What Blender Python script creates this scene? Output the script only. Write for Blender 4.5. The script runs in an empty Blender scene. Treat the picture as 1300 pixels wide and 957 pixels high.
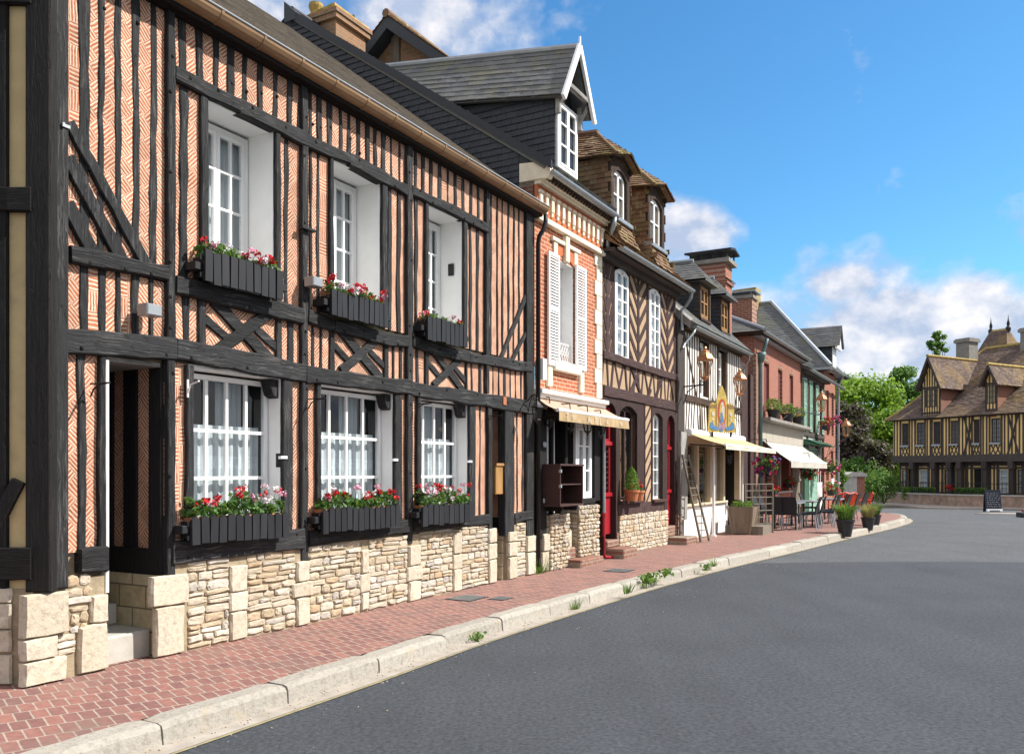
import bpy, math, random
from math import sin, cos, pi, radians, floor, hypot, atan2
from mathutils import Vector, Matrix
R = random.Random(11)
C = bpy.context.scene.collection
SC = bpy.context.scene

# ---------------------------------------------------------------- ground height
def gz(Y):
    if Y < 28: return 0.0
    if Y > 60: return -0.66
    k = (Y - 28) / 32.0
    return -0.66 * (k * k * (3 - 2 * k) * 0.4 + k * 0.6)

# ---------------------------------------------------------------- frames
FOC, EYE, U0, V0 = 1080.0, 1.6, 650.0, 600.0
class Frame:
    """a street line: local x runs along it, local y away from the viewer's side, z up"""
    def __init__(s, ox, oy, ang, oz=0.0):
        s.o = (ox, oy, oz); s.a = ang; s.d = (cos(ang), sin(ang))
    def px(s, u, v, y=0.0):
        a = (u - U0) / FOC
        b0 = s.o[0] - s.d[1] * y; b1 = s.o[1] + s.d[0] * y
        t = (a * b1 - b0) / (s.d[0] - a * s.d[1])
        Y = b1 + s.d[1] * t
        return t, EYE - (v - V0) * Y / FOC - s.o[2]
    def pt(s, u, v, t):
        a = (u - U0) / FOC
        b0 = s.o[0] + s.d[0] * t; b1 = s.o[1] + s.d[1] * t
        y = (b0 - a * b1) / (s.d[1] + a * s.d[0])
        return y, EYE - (v - V0) * (b1 + s.d[0] * y) / FOC - s.o[2]
    def w(s, t, y, z=0.0):
        return Vector((s.o[0] + s.d[0] * t - s.d[1] * y, s.o[1] + s.d[1] * t + s.d[0] * y, s.o[2] + z))
    def inv(s, X, Y):
        dx = X - s.o[0]; dy = Y - s.o[1]
        return dx * s.d[0] + dy * s.d[1], -dx * s.d[1] + dy * s.d[0]
def ground_at(u, v, z=0.0):
    Y = FOC * (EYE - z) / (v - V0)
    return ((u - U0) / FOC * Y, Y)

ROW = Frame(.378, 13.6, atan2(1080, 605))
WORLD = Frame(0, 0, 0)

# ---------------------------------------------------------------- mesh builder
class MB:
    def __init__(s, yz=None):
        s.v = []; s.f = []; s.m = []; s.t = []
    def face(s, pts, m=0, t=None):
        i = len(s.v); s.v += [tuple(p) for p in pts]; s.f.append(tuple(range(i, i + len(pts)))); s.m.append(m)
        s.t.append(R.random() if t is None else t)
    def raw(s, vs, fs, m=0, t=None):
        i = len(s.v); s.v += [tuple(p) for p in vs]
        if t is None: t = R.random()
        for f in fs:
            s.f.append(tuple(i + k for k in f)); s.m.append(m); s.t.append(t)
    def box(s, x0, x1, y0, y1, z0, z1, m=0, t=None, j=0.0):
        if t is None: t = R.random() * .5 + (.5 if abs(x1 - x0) > abs(z1 - z0) else 0)
        q = lambda a: a + (R.uniform(-j, j) if j else 0)
        vs = [(q(x), q(y), q(z)) for z in (z0, z1) for y in (y0, y1) for x in (x0, x1)]
        s.raw(vs, [(0, 2, 3, 1), (4, 5, 7, 6), (0, 1, 5, 4), (2, 6, 7, 3), (0, 4, 6, 2), (1, 3, 7, 5)], m, t)
    def bbox(s, x0, x1, y0, y1, z0, z1, c=.006, m=0, t=None, j=0.0):
        """box with chamfered front (y0) edges, for things seen from y0"""
        q = lambda a: a + (R.uniform(-j, j) if j else 0)
        if t is None: t = R.random() * .5 + (.5 if abs(x1 - x0) > abs(z1 - z0) else 0)
        X0, X1, Z0, Z1 = q(x0), q(x1), q(z0), q(z1)
        vs = [(X0, y1, Z0), (X1, y1, Z0), (X1, y1, Z1), (X0, y1, Z1),
              (X0, y0 + c, Z0), (X1, y0 + c, Z0), (X1, y0 + c, Z1), (X0, y0 + c, Z1),
              (X0 + c, q(y0), Z0 + c), (X1 - c, q(y0), Z0 + c), (X1 - c, q(y0), Z1 - c), (X0 + c, q(y0), Z1 - c)]
        fs = [(0, 3, 2, 1)]
        for a in (0, 4):
            for k in range(4):
                l = (k + 1) % 4
                fs.append((a + k, a + l, a + 4 + l, a + 4 + k))
        fs.append((8, 9, 10, 11))
        s.raw(vs, fs, m, t)
    def stone(s, x0, x1, z0, z1, y, d, m=0, t=None, j=.006, cr=.10):
        """rough stone on the plane y, standing d proud of it towards -y"""
        n = 8; w = x1 - x0; h = z1 - z0
        base = []
        corner = [(0, 0), (.5, 0), (1, 0), (1, .5), (1, 1), (.5, 1), (0, 1), (0, .5)]
        for (a, b) in corner:
            rr = cr if (a in (0, 1) and b in (0, 1)) else 0
            aa = a + (rr if a == 0 else -rr) * min(1, h / w); bb = b + (rr if b == 0 else -rr)
            base.append((x0 + aa * w + R.uniform(-j, j), z0 + bb * h + R.uniform(-j, j)))
        cx, cz = (x0 + x1) / 2, (z0 + z1) / 2
        vs = [(p[0], y + .01, p[1]) for p in base]
        vs += [(p[0], y - d * .55, p[1]) for p in base]
        e = min(.016, h * .2) if cr > .05 else .012
        for p in base:
            dx = cx - p[0]; dz = cz - p[1]
            L = max(1e-4, hypot(dx, dz))
            vs.append((p[0] + dx / L * e * 1.3, y - d + R.uniform(-.3, .3) * min(d, .015), p[1] + dz / L * e))
        vs.append((cx + R.uniform(-.2, .2) * w, y - d * 1.03, cz))
        fs = []
        for a in (0, n):
            for k in range(n):
                l = (k + 1) % n
                fs.append((a + k, a + l, a + n + l, a + n + k))
        for k in range(n):
            fs.append((2 * n + k, 2 * n + (k + 1) % n, 3 * n))
        s.raw(vs, fs, m, t)
    def beam(s, p0, p1, w, y0, y1, seg=None, j=.006, m=0, t=None, c=.008, bow=0.0):
        """timber in the plane of a wall from (x,z) p0 to p1, w wide, from y0 (front) to y1 (back), hand hewn"""
        dx, dz = p1[0] - p0[0], p1[1] - p0[1]; L = hypot(dx, dz)
        if L < 1e-6: return
        ax, az = dx / L, dz / L; nx, nz = -az, ax
        if t is None: t = R.random() * .5 + (.5 if abs(dx) > abs(dz) else 0)
        seg = seg or max(2, int(L / .16)); h = w / 2
        vs = []; fs = []
        o1 = o2 = 0.0
        for k in range(seg + 1):
            f = k / seg
            o1 = o1 * .6 + R.uniform(-j, j); o2 = o2 * .6 + R.uniform(-j, j); yf = y0 + R.uniform(-.4, .4) * j
            b = bow * sin(pi * f)
            px_, pz_ = p0[0] + dx * f + nx * b, p0[1] + dz * f + nz * b
            for (o, y) in ((-h + o1, y1), (-h + o1, yf + c), (-h + o1 + c, yf), (h + o2 - c, yf), (h + o2, yf + c), (h + o2, y1)):
                vs.append((px_ + nx * o, y, pz_ + nz * o))
        for k in range(seg):
            for q in range(6):
                r = (q + 1) % 6
                fs.append((k * 6 + q, k * 6 + r, k * 6 + 6 + r, k * 6 + 6 + q))
        fs.append(tuple(range(5, -1, -1))); fs.append(tuple(seg * 6 + q for q in range(6)))
        s.raw(vs, fs, m, t)
    def tube(s, pts, r, n=8, m=0, t=None, cap=True):
        pts = [Vector(p) for p in pts]; vs = []; fs = []
        rs = r if isinstance(r, (list, tuple)) else [r] * len(pts)
        for k, p in enumerate(pts):
            if k == 0: d = pts[1] - pts[0]
            elif k == len(pts) - 1: d = pts[-1] - pts[-2]
            else: d = pts[k + 1] - pts[k - 1]
            d.normalize()
            up = Vector((0, 0, 1)) if abs(d.z) < .9 else Vector((1, 0, 0))
            a = d.cross(up).normalized(); b = d.cross(a)
            for q in range(n):
                an = 2 * pi * q / n
                vs.append(p + (a * cos(an) + b * sin(an)) * rs[k])
        for k in range(len(pts) - 1):
            for q in range(n):
                e = (q + 1) % n
                fs.append((k * n + q, k * n + e, k * n + n + e, k * n + n + q))
        if cap:
            fs.append(tuple(range(n - 1, -1, -1))); fs.append(tuple((len(pts) - 1) * n + q for q in range(n)))
        s.raw(vs, fs, m, t)
    def lathe(s, cx, cy, prof, n=16, m=0, t=None, sq=None):
        """prof: (radius, z) list"""
        vs = []; fs = []
        for (r, z) in prof:
            for q in range(n):
                an = 2 * pi * (q + .5) / n
                k = 1.0
                vs.append((cx + r * cos(an) * k, cy + r * sin(an) * k, z))
        for k in range(len(prof) - 1):
            for q in range(n):
                e = (q + 1) % n
                fs.append((k * n + q, k * n + e, k * n + n + e, k * n + n + q))
        if prof[0][0] > 1e-4: fs.append(tuple(range(n - 1, -1, -1)))
        if prof[-1][0] > 1e-4: fs.append(tuple((len(prof) - 1) * n + q for q in range(n)))
        s.raw(vs, fs, m, t)
    def prism(s, poly, y0, y1, m=0, t=None):
        """poly in (x,z), extruded from y0 to y1"""
        n = len(poly)
        vs = [(p[0], y0, p[1]) for p in poly] + [(p[0], y1, p[1]) for p in poly]
        fs = [tuple(range(n)), tuple(range(2 * n - 1, n - 1, -1))]
        for k in range(n):
            l = (k + 1) % n
            fs.append((k, k + n, l + n, l))
        s.raw(vs, fs, m, t)
    def prismx(s, poly, x0, x1, m=0, t=None):
        """poly in (y,z), extruded along x"""
        n = len(poly)
        vs = [(x0, p[0], p[1]) for p in poly] + [(x1, p[0], p[1]) for p in poly]
        fs = [tuple(range(n)), tuple(range(2 * n - 1, n - 1, -1))]
        for k in range(n):
            l = (k + 1) % n
            fs.append((k, k + n, l + n, l))
        s.raw(vs, fs, m, t)
    def blob(s, c, r, n=6, m=0, t=None, sz=1.0):
        vs = []; fs = []
        for k in range(1, n // 2 + 1):
            th = pi * k / (n // 2 + 1)
            for q in range(n):
                an = 2 * pi * q / n + k * .5
                rr = r * R.uniform(.85, 1.15)
                vs.append((c[0] + rr * sin(th) * cos(an), c[1] + rr * sin(th) * sin(an), c[2] + rr * cos(th) * sz))
        top = len(vs); vs.append((c[0], c[1], c[2] + r * sz)); vs.append((c[0], c[1], c[2] - r * sz))
        for k in range(n // 2 - 1):
            for q in range(n):
                e = (q + 1) % n
                fs.append((k * n + q, k * n + n + q, k * n + n + e, k * n + e))
        for q in range(n):
            e = (q + 1) % n
            fs.append((top, q, e)); fs.append(((n // 2 - 1) * n + e, (n // 2 - 1) * n + q, top + 1))
        s.raw(vs, fs, m, t)
    def leaf(s, c, size, m=0, t=None, nrm=None, asp=.6):
        a = Vector((R.gauss(0, 1), R.gauss(0, 1), R.gauss(0, 1)))
        if nrm is not None: a = a * .75 + Vector(nrm) * 1.1
        a.normalize()
        b = a.orthogonal().normalized(); b.rotate(Matrix.Rotation(R.uniform(0, 2 * pi), 3, a)); c2 = a.cross(b)
        c = Vector(c); L = size * R.uniform(.7, 1.3); W = L * asp
        s.face([c - b * L * .5, c + c2 * W * .5 + a * L * .08, c + b * L * .5, c - c2 * W * .5 + a * L * .08], m, t)
    def tiles(s, A, B, Cc, D, cw, ch, th=.02, m=0, jit=.3, half=True, thin=0.0):
        """A-B is the lower edge, D-C the upper one; rows of overlapping tiles. normal = (B-A)x(D-A)"""
        A, B, Cc, D = map(Vector, (A, B, Cc, D))
        H = ((D - A).length + (Cc - B).length) / 2
        rows = max(1, int(round(H / ch)))
        nrm = (B - A).cross(D - A)
        if nrm.length < 1e-6: nrm = (B - A).cross(Cc - A)
        nrm.normalize()
        for r in range(rows):
            f0 = r / rows; f1 = min(1.0, (r + 1.15) / rows)
            l0 = A.lerp(D, f0); r0 = B.lerp(Cc, f0); l1 = A.lerp(D, f1); r1 = B.lerp(Cc, f1)
            Lw = max((r0 - l0).length, (r1 - l1).length)
            n = max(1, int(round(Lw / cw)))
            off = (.5 if (r % 2 and half) else 0)
            k = -off
            while k < n:
                a = max(0, k) / n; b = min(n, k + 1) / n
                g = thin / max(.2, Lw)
                a2 = a + g; b2 = b - g
                k += 1
                if b2 - a2 < .002: continue
                dz = th * R.uniform(1 - jit, 1 + jit); sl = R.uniform(-1, 1) * jit * .12 / rows
                e0 = l0.lerp(r0, a2) + (D - A) * sl; e1 = l0.lerp(r0, b2) + (D - A) * sl
                u0 = l1.lerp(r1, a2); u1 = l1.lerp(r1, b2)
                lift = nrm * dz
                vs = [e0 + lift, e1 + lift, u1 + nrm * .002, u0 + nrm * .002, e0 - nrm * .004, e1 - nrm * .004]
                s.raw(vs, [(0, 1, 2, 3), (4, 5, 1, 0), (4, 0, 3), (5, 2, 1)], m)
    def build(s, name, mats, parent=None, off=(0, 0, 0), smooth=False):
        me = bpy.data.meshes.new(name)
        vs = [(p[0] - off[0], p[1] - off[1], p[2] - off[2]) for p in s.v]
        me.from_pydata(vs, [], s.f)
        if not isinstance(mats, (list, tuple)): mats = [mats]
        for mm in mats: me.materials.append(mm)
        if me.polygons:
            me.polygons.foreach_set('material_index', s.m)
            at = me.attributes.new('tint', 'FLOAT', 'FACE'); at.data.foreach_set('value', s.t)
            if smooth: me.polygons.foreach_set('use_smooth', [True] * len(me.polygons))
        me.update()
        o = bpy.data.objects.new(name, me); C.objects.link(o)
        if parent is not None: o.parent = parent
        return o

def tag(o, label=None, cat=None, group=None, kind=None):
    if label: o['label'] = label
    if cat: o['category'] = cat
    if group: o['group'] = group
    if kind: o['kind'] = kind
    return o

class Thing:
    """an Empty at the thing's base; its parts are drawn in the frame's coordinates (or locally when local=True)"""
    def __init__(s, name, label, cat, loc, fr=ROW, group=None, rz=0.0, local=False):
        s.o = bpy.data.objects.new(name, None); C.objects.link(s.o); s.o.empty_display_size = .2
        s.o.location = fr.w(*loc); s.o.rotation_euler = (0, 0, fr.a + rz)
        tag(s.o, label, cat, group); s.off = (0, 0, 0) if local else loc
    def part(s, name, mb, mats, parent=None, smooth=False, label=None):
        o = mb.build(name, mats, parent or s.o, s.off, smooth)
        if label: o['label'] = label
        return o

def copy_thing(src, loc, fr=ROW, rz=0.0, label=None, scale=1.0, group=None):
    r = src.copy(); C.objects.link(r); r.location = fr.w(*loc); r.rotation_euler = (0, 0, fr.a + rz); r.scale = (scale,) * 3
    if label: r['label'] = label
    if group: r['group'] = group
    for ch in list(src.children):
        c = ch.copy(); C.objects.link(c); c.parent = r
        for g in ch.children:
            d = g.copy(); C.objects.link(d); d.parent = c
    return r

def mesh_thing(name, mb, mats, label, cat, loc, fr=ROW, group=None, kind=None, smooth=False):
    o = mb.build(name, mats, None, loc, smooth)
    o.location = fr.w(*loc); o.rotation_euler = (0, 0, fr.a)
    return tag(o, label, cat, group, kind)
# ================================================================ materials
class G:
    def __init__(s, name):
        s.m = bpy.data.materials.new(name); s.m.use_nodes = True; s.nt = s.m.node_tree
        s.b = s.nt.nodes['Principled BSDF']; s.out = s.nt.nodes['Material Output']
    def n(s, typ, ins=None, **props):
        nd = s.nt.nodes.new(typ)
        for k, v in props.items(): setattr(nd, k, v)
        for k, v in (ins or {}).items(): s.set(nd.inputs[k], v)
        return nd
    def set(s, sock, v):
        if isinstance(v, bpy.types.NodeSocket): s.nt.links.new(v, sock)
        elif isinstance(v, bpy.types.Node): s.nt.links.new(v.outputs[0], sock)
        else:
            if isinstance(v, (tuple, list)) and len(v) == 3 and len(sock.default_value) == 4: v = (*v, 1)
            sock.default_value = v
    def math(s, op, a, b=None, c=None):
        d = {0: a}
        if b is not None: d[1] = b
        if c is not None: d[2] = c
        return s.n('ShaderNodeMath', d, operation=op).outputs[0]
    def mix(s, f, a, b, blend='MIX'):
        nd = s.n('ShaderNodeMix', data_type='RGBA', blend_type=blend)
        s.set(nd.inputs[0], f); s.set(nd.inputs[6], a); s.set(nd.inputs[7], b)
        return nd.outputs[2]
    def co(s, kind='Object'):
        return s.n('ShaderNodeTexCoord').outputs[kind]
    def noise(s, scale, det=3, co=None, rough=.55, dist=0):
        return s.n('ShaderNodeTexNoise', {'Vector': co if co is not None else s.co(), 'Scale': scale, 'Detail': det, 'Roughness': rough, 'Distortion': dist}).outputs[0]
    def ramp(s, f, stops):
        nd = s.n('ShaderNodeValToRGB', {0: f}); cr = nd.color_ramp
        while len(cr.elements) < len(stops): cr.elements.new(.5)
        for e, (p, c) in zip(cr.elements, stops):
            e.position = p; e.color = (*c, 1) if len(c) == 3 else c
        return nd.outputs[0]
    def rng(s, f, a, b, c, d):
        return s.n('ShaderNodeMapRange', {0: f, 1: a, 2: b, 3: c, 4: d}).outputs[0]
    def tint(s):
        return s.n('ShaderNodeAttribute', attribute_name='tint').outputs['Fac']
    def bump(s, h, st=.4, dist=.01):
        nd = s.n('ShaderNodeBump', {'Strength': st, 'Distance': dist, 'Height': h})
        s.nt.links.new(nd.outputs[0], s.b.inputs['Normal'])
    def scale(s, co, v, rot=(0, 0, 0), loc=(0, 0, 0)):
        return s.n('ShaderNodeMapping', {'Vector': co, 'Scale': v, 'Rotation': rot, 'Location': loc}).outputs[0]
    def fin(s, col=None, rough=None, metal=None, spec=None):
        if col is not None: s.set(s.b.inputs['Base Color'], col)
        if rough is not None: s.set(s.b.inputs['Roughness'], rough)
        if metal is not None: s.set(s.b.inputs['Metallic'], metal)
        if spec is not None: s.set(s.b.inputs['Specular IOR Level'], spec)
        return s.m

def mul(c, k): return tuple(min(1, x * k) for x in c)

def simple(name, col, rough=.7, ns=8, amt=.15, bump=.15, bs=60, tintamt=.12, metal=0, spec=.3, bd=.004, dirt=None, sc=(1, 1, 1)):
    g = G(name); co = g.scale(g.co(), sc)
    f = g.noise(ns, 4, co)
    c = g.mix(g.rng(f, .3, .7, 0, 1), mul(col, 1 - amt), mul(col, 1 + amt))
    if tintamt:
        c = g.mix(1.0, c, g.ramp(g.tint(), [(0, (1 - tintamt,) * 3), (1, (1 + 0 * tintamt,) * 3)]), 'MULTIPLY')
    if dirt:
        c = g.mix(g.rng(g.noise(ns * .6, 5, co, .65), .52, .72, 0, dirt[1]), c, dirt[0])
    if bump: g.bump(g.noise(bs, 3, co), bump, bd)
    return g.fin(c, rough, metal, spec)

def timber(name, col, light, rough=.75, worn=.5, sc=1.0):
    """tint below .5: upright timber, above: lying timber; its fraction is the piece's own tone"""
    g = G(name); co = g.co(); tn = g.tint(); lying = g.math('GREATER_THAN', tn, .5)
    wob = g.n('ShaderNodeVectorMath', {0: g.n('ShaderNodeTexNoise', {'Vector': co, 'Scale': 3.0, 'Detail': 2}).outputs[1], 'Scale': .06}, operation='SCALE').outputs[0]
    cw = g.n('ShaderNodeVectorMath', {0: co, 1: wob}, operation='ADD').outputs[0]
    b = g.noise(1, 5, g.scale(cw, (55 * sc, 55 * sc, 2.6 * sc)), .65); a = g.noise(1, 5, g.scale(cw, (2.6 * sc, 55 * sc, 55 * sc)), .65)
    f = g.math('ADD', g.math('MULTIPLY', a, lying), g.math('MULTIPLY', b, g.math('SUBTRACT', 1.0, lying)))
    f = g.rng(f, .3, .7, 0, 1)
    big = g.noise(2.2, 5, co, .6)
    c = g.mix(f, mul(col, .62), mul(col, 1.4))
    c = g.mix(g.rng(g.math('MULTIPLY', big, f), .30, .50, 0, worn), c, light)
    c = g.mix(1.0, c, g.ramp(g.math('FRACT', g.math('MULTIPLY', tn, 2.0)), [(0, (.72,) * 3), (1, (1.2,) * 3)]), 'MULTIPLY')
    crack = g.math('ADD', g.math('MULTIPLY', g.noise(1, 3, g.scale(cw, (1.3 * sc, 20 * sc, 20 * sc)), .5), lying), g.math('MULTIPLY', g.noise(1, 3, g.scale(cw, (20 * sc, 20 * sc, 1.3 * sc)), .5), g.math('SUBTRACT', 1.0, lying)))
    ck = g.rng(g.math('ABSOLUTE', g.math('SUBTRACT', crack, .5)), .0, .012, .8, 0)
    c = g.mix(ck, c, mul(col, .25))
    g.bump(g.math('SUBTRACT', g.math('ADD', f, g.math('MULTIPLY', big, .5)), ck), .7, .007)
    return g.fin(c, rough, 0, .25)

def herring(name, off, diag=True, red=(.45, .145, .075), mort=(.74, .565, .43), cell=.145, nb=5.0, axis=0):
    g = G(name); co = g.co()
    dis = g.n('ShaderNodeVectorMath', {0: co, 1: g.n('ShaderNodeVectorMath', {0: g.n('ShaderNodeTexNoise', {'Vector': co, 'Scale': 9.0, 'Detail': 2}).outputs[1], 1: (.5, .5, .5)}, operation='SUBTRACT')}, operation='ADD')
    dis = g.n('ShaderNodeVectorMath', {0: g.n('ShaderNodeTexNoise', {'Vector': co, 'Scale': 7.0, 'Detail': 2}).outputs[1], 1: (.5, .5, .5)}, operation='SUBTRACT')
    dis = g.n('ShaderNodeVectorMath', {0: dis, 'Scale': .028}, operation='SCALE')
    co2 = g.n('ShaderNodeVectorMath', {0: co, 1: dis}, operation='ADD')
    sp = g.n('ShaderNodeSeparateXYZ', {0: co2}); x = sp.outputs[axis]; z = sp.outputs[2]
    if diag:
        p = g.math('MULTIPLY', g.math('ADD', x, z), .7071 / cell); q = g.math('MULTIPLY', g.math('SUBTRACT', z, x), .7071 / cell)
        p = g.math('MULTIPLY', p, 1.0); q = g.math('MULTIPLY', q, 1.0)
    else:
        p = g.math('MULTIPLY', x, 1 / (cell * .9)); q = g.math('MULTIPLY', z, 1 / (cell * 1.2))
    p = g.math('ADD', p, off); q = g.math('ADD', q, off * 1.7)
    par = g.math('MODULO', g.math('ABSOLUTE', g.math('ADD', g.math('FLOOR', p), g.math('FLOOR', q))), 2.0)
    d = g.math('ADD', g.math('MULTIPLY', p, par), g.math('MULTIPLY', q, g.math('SUBTRACT', 1.0, par)))
    e = g.math('ADD', g.math('MULTIPLY', q, par), g.math('MULTIPLY', p, g.math('SUBTRACT', 1.0, par)))
    st = g.math('ABSOLUTE', g.math('SUBTRACT', g.math('FRACT', g.math('MULTIPLY', d, nb)), .5))   # 0 centre of joint .. .5
    en = g.math('ABSOLUTE', g.math('SUBTRACT', g.math('FRACT', e), .5))
    wob = g.noise(40, 2, co)
    mask = g.rng(g.math('ADD', st, g.math('MULTIPLY', g.math('SUBTRACT', wob, .5), .28)),   .17, .27, 0, 1)
    mask = g.math('MULTIPLY', mask, g.rng(en, .455, .485, 1, .1))
    var = g.noise(6, 3, co)
    cellv = g.n('ShaderNodeTexWhiteNoise', {'Vector': g.n('ShaderNodeCombineXYZ', {0: g.math('FLOOR', p), 1: g.math('FLOOR', q), 2: 0.0}).outputs[0]}, noise_dimensions='3D').outputs[0]
    rc = g.mix(g.rng(var, .3, .7, 0, 1), mul(red, .72), mul(red, 1.3))
    rc = g.mix(g.rng(g.noise(25, 2, co), .45, .8, 0, .6), rc, (.58, .32, .20))
    mc = g.mix(g.rng(g.noise(11, 4, co), .3, .7, 0, 1), mul(mort, .80), mul(mort, 1.08))
    c = g.mix(mask, mc, rc)
    c = g.mix(1.0, c, g.ramp(cellv, [(0, (.84, .82, .80)), (1, (1.06, 1.06, 1.06))]), 'MULTIPLY')
    c = g.mix(1.0, c, g.ramp(g.tint(), [(0, (.86,) * 3), (1, (1.06,) * 3)]), 'MULTIPLY')
    g.bump(g.math('ADD', g.math('MULTIPLY', mask, .6), g.math('MULTIPLY', wob, .5)), .55, .006)
    return g.fin(c, .88, 0, .15)

def brick(name, c1, c2, mort, w=.22, h=.065, ms=.012, axis='x', rot=None, off=.5, bump=.5, rough=.85, wcoord=None, smooth=.15, dirt=None, joint_amt=1.0):
    g = G(name); co = g.co()
    sp = g.n('ShaderNodeSeparateXYZ', {0: co})
    if axis == 'x': v = g.n('ShaderNodeCombineXYZ', {0: sp.outputs[0], 1: sp.outputs[2], 2: 0.0}).outputs[0]
    elif axis == 'y': v = g.n('ShaderNodeCombineXYZ', {0: sp.outputs[1], 1: sp.outputs[2], 2: 0.0}).outputs[0]
    else: v = g.scale(co, (1, 1, 1), rot or (0, 0, 0))
    dis = g.n('ShaderNodeVectorMath', {0: g.n('ShaderNodeVectorMath', {0: g.n('ShaderNodeTexNoise', {'Vector': co, 'Scale': 14.0, 'Detail': 2}).outputs[1], 1: (.5, .5, .5)}, operation='SUBTRACT'), 'Scale': min(h * .10, .008)}, operation='SCALE')
    v = g.n('ShaderNodeVectorMath', {0: v, 1: dis}, operation='ADD').outputs[0]
    bt = g.n('ShaderNodeTexBrick', {'Vector': v, 'Color1': c1, 'Color2': c2, 'Mortar': mort, 'Scale': 1.0, 'Mortar Size': ms, 'Mortar Smooth': smooth, 'Bias': 0.0, 'Brick Width': w, 'Row Height': h})
    bt.offset = off
    nz = g.noise(16, 4, co)
    c = g.mix(.55, bt.outputs[0], g.ramp(nz, [(.3, (.62,) * 3), (.7, (1.2,) * 3)]), 'MULTIPLY')
    if dirt: c = g.mix(g.rng(g.noise(1.6, 5, co, .65), .5, .72, 0, dirt[1]), c, dirt[0])
    inv = g.math('SUBTRACT', 1.0, bt.outputs[1])
    g.bump(g.math('ADD', g.math('MULTIPLY', inv, .7), g.math('MULTIPLY', nz, .4)), bump, .006)
    return g.fin(c, rough, 0, .2)

def leafmat(name, c1, c2, c3=None, trans=.35, rough=.55):
    g = G(name)
    c = g.ramp(g.tint(), [(0, c1), (.6, c2), (1, c3 or mul(c2, 1.5))])
    g.fin(c, rough, 0, .3)
    tr = g.n('ShaderNodeBsdfTranslucent', {'Color': g.mix(.5, c, (.25, .4, .04))})
    mx = g.n('ShaderNodeMixShader', {0: trans, 1: g.b.outputs[0], 2: tr.outputs[0]})
    g.nt.links.new(mx.outputs[0], g.out.inputs[0])
    return g.m

def glassmat(name, tintc=(.75, .8, .82), refl=1.0):
    g = G(name)
    wav = g.n('ShaderNodeBump', {'Strength': .06, 'Distance': .02, 'Height': g.noise(3.5, 2)})
    gl = g.n('ShaderNodeBsdfGlossy', {'Color': (.95, .97, 1), 'Roughness': .02, 'Normal': wav.outputs[0]}); tr = g.n('ShaderNodeBsdfTransparent', {'Color': tintc})
    geo = g.n('ShaderNodeNewGeometry'); ct = g.math('ABSOLUTE', g.n('ShaderNodeVectorMath', {0: geo.outputs['Incoming'], 1: geo.outputs['Normal']}, operation='DOT_PRODUCT').outputs['Value'])
    fr = g.math('ADD', g.math('MULTIPLY', g.math('POWER', g.math('SUBTRACT', 1.0, ct), 5.0), .94), .05)
    mx = g.n('ShaderNodeMixShader', {0: g.math('MULTIPLY', fr, refl), 1: tr.outputs[0], 2: gl.outputs[0]})
    g.nt.links.new(mx.outputs[0], g.out.inputs[0])
    return g.m

def lace(name):
    g = G(name); co = g.co(); sp = g.n('ShaderNodeSeparateXYZ', {0: co})
    x, z = sp.outputs[0], sp.outputs[2]
    fold = g.math('SINE', g.math('ADD', g.math('MULTIPLY', x, 70.0), g.math('MULTIPLY', g.noise(5, 2), 9.0)))
    dots = g.n('ShaderNodeTexVoronoi', {'Vector': co, 'Scale': 34.0}).outputs[0]
    band = g.math('ABSOLUTE', g.math('SUBTRACT', g.math('FRACT', g.math('MULTIPLY', z, 2.35)), .5))
    dense = g.math('MULTIPLY', g.rng(band, .34, .38, 0, 1), g.rng(dots, .25, .42, 1, .2))
    al = g.math('ADD', g.rng(fold, -1, 1, .70, .97), g.math('MULTIPLY', dense, .4))
    g.fin((.84, .85, .86), .9, 0, .1)
    tr = g.n('ShaderNodeBsdfTransparent')
    mx = g.n('ShaderNodeMixShader', {0: g.rng(al, 0, 1, 0, 1), 1: tr.outputs[0], 2: g.b.outputs[0]})
    g.nt.links.new(mx.outputs[0], g.out.inputs[0])
    return g.m

def rooftile(name, cs, moss=None, mossamt=0, rough=.85, lichen=None, mscale=1.2):
    g = G(name); co = g.co()
    c = g.ramp(g.tint(), [(k / max(1, len(cs) - 1), q) for k, q in enumerate(cs)])
    c = g.mix(.5, c, g.ramp(g.noise(30, 4, co), [(.3, (.6,) * 3), (.7, (1.2,) * 3)]), 'MULTIPLY')
    if moss: c = g.mix(g.rng(g.noise(mscale, 6, co, .7), .5, .66, 0, mossamt), c, moss)
    if lichen: c = g.mix(g.rng(g.noise(7, 6, co, .75), .56, .66, 0, .8), c, lichen)
    g.bump(g.noise(50, 3, co), .3, .004)
    return g.fin(c, rough, 0, .3)

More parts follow.
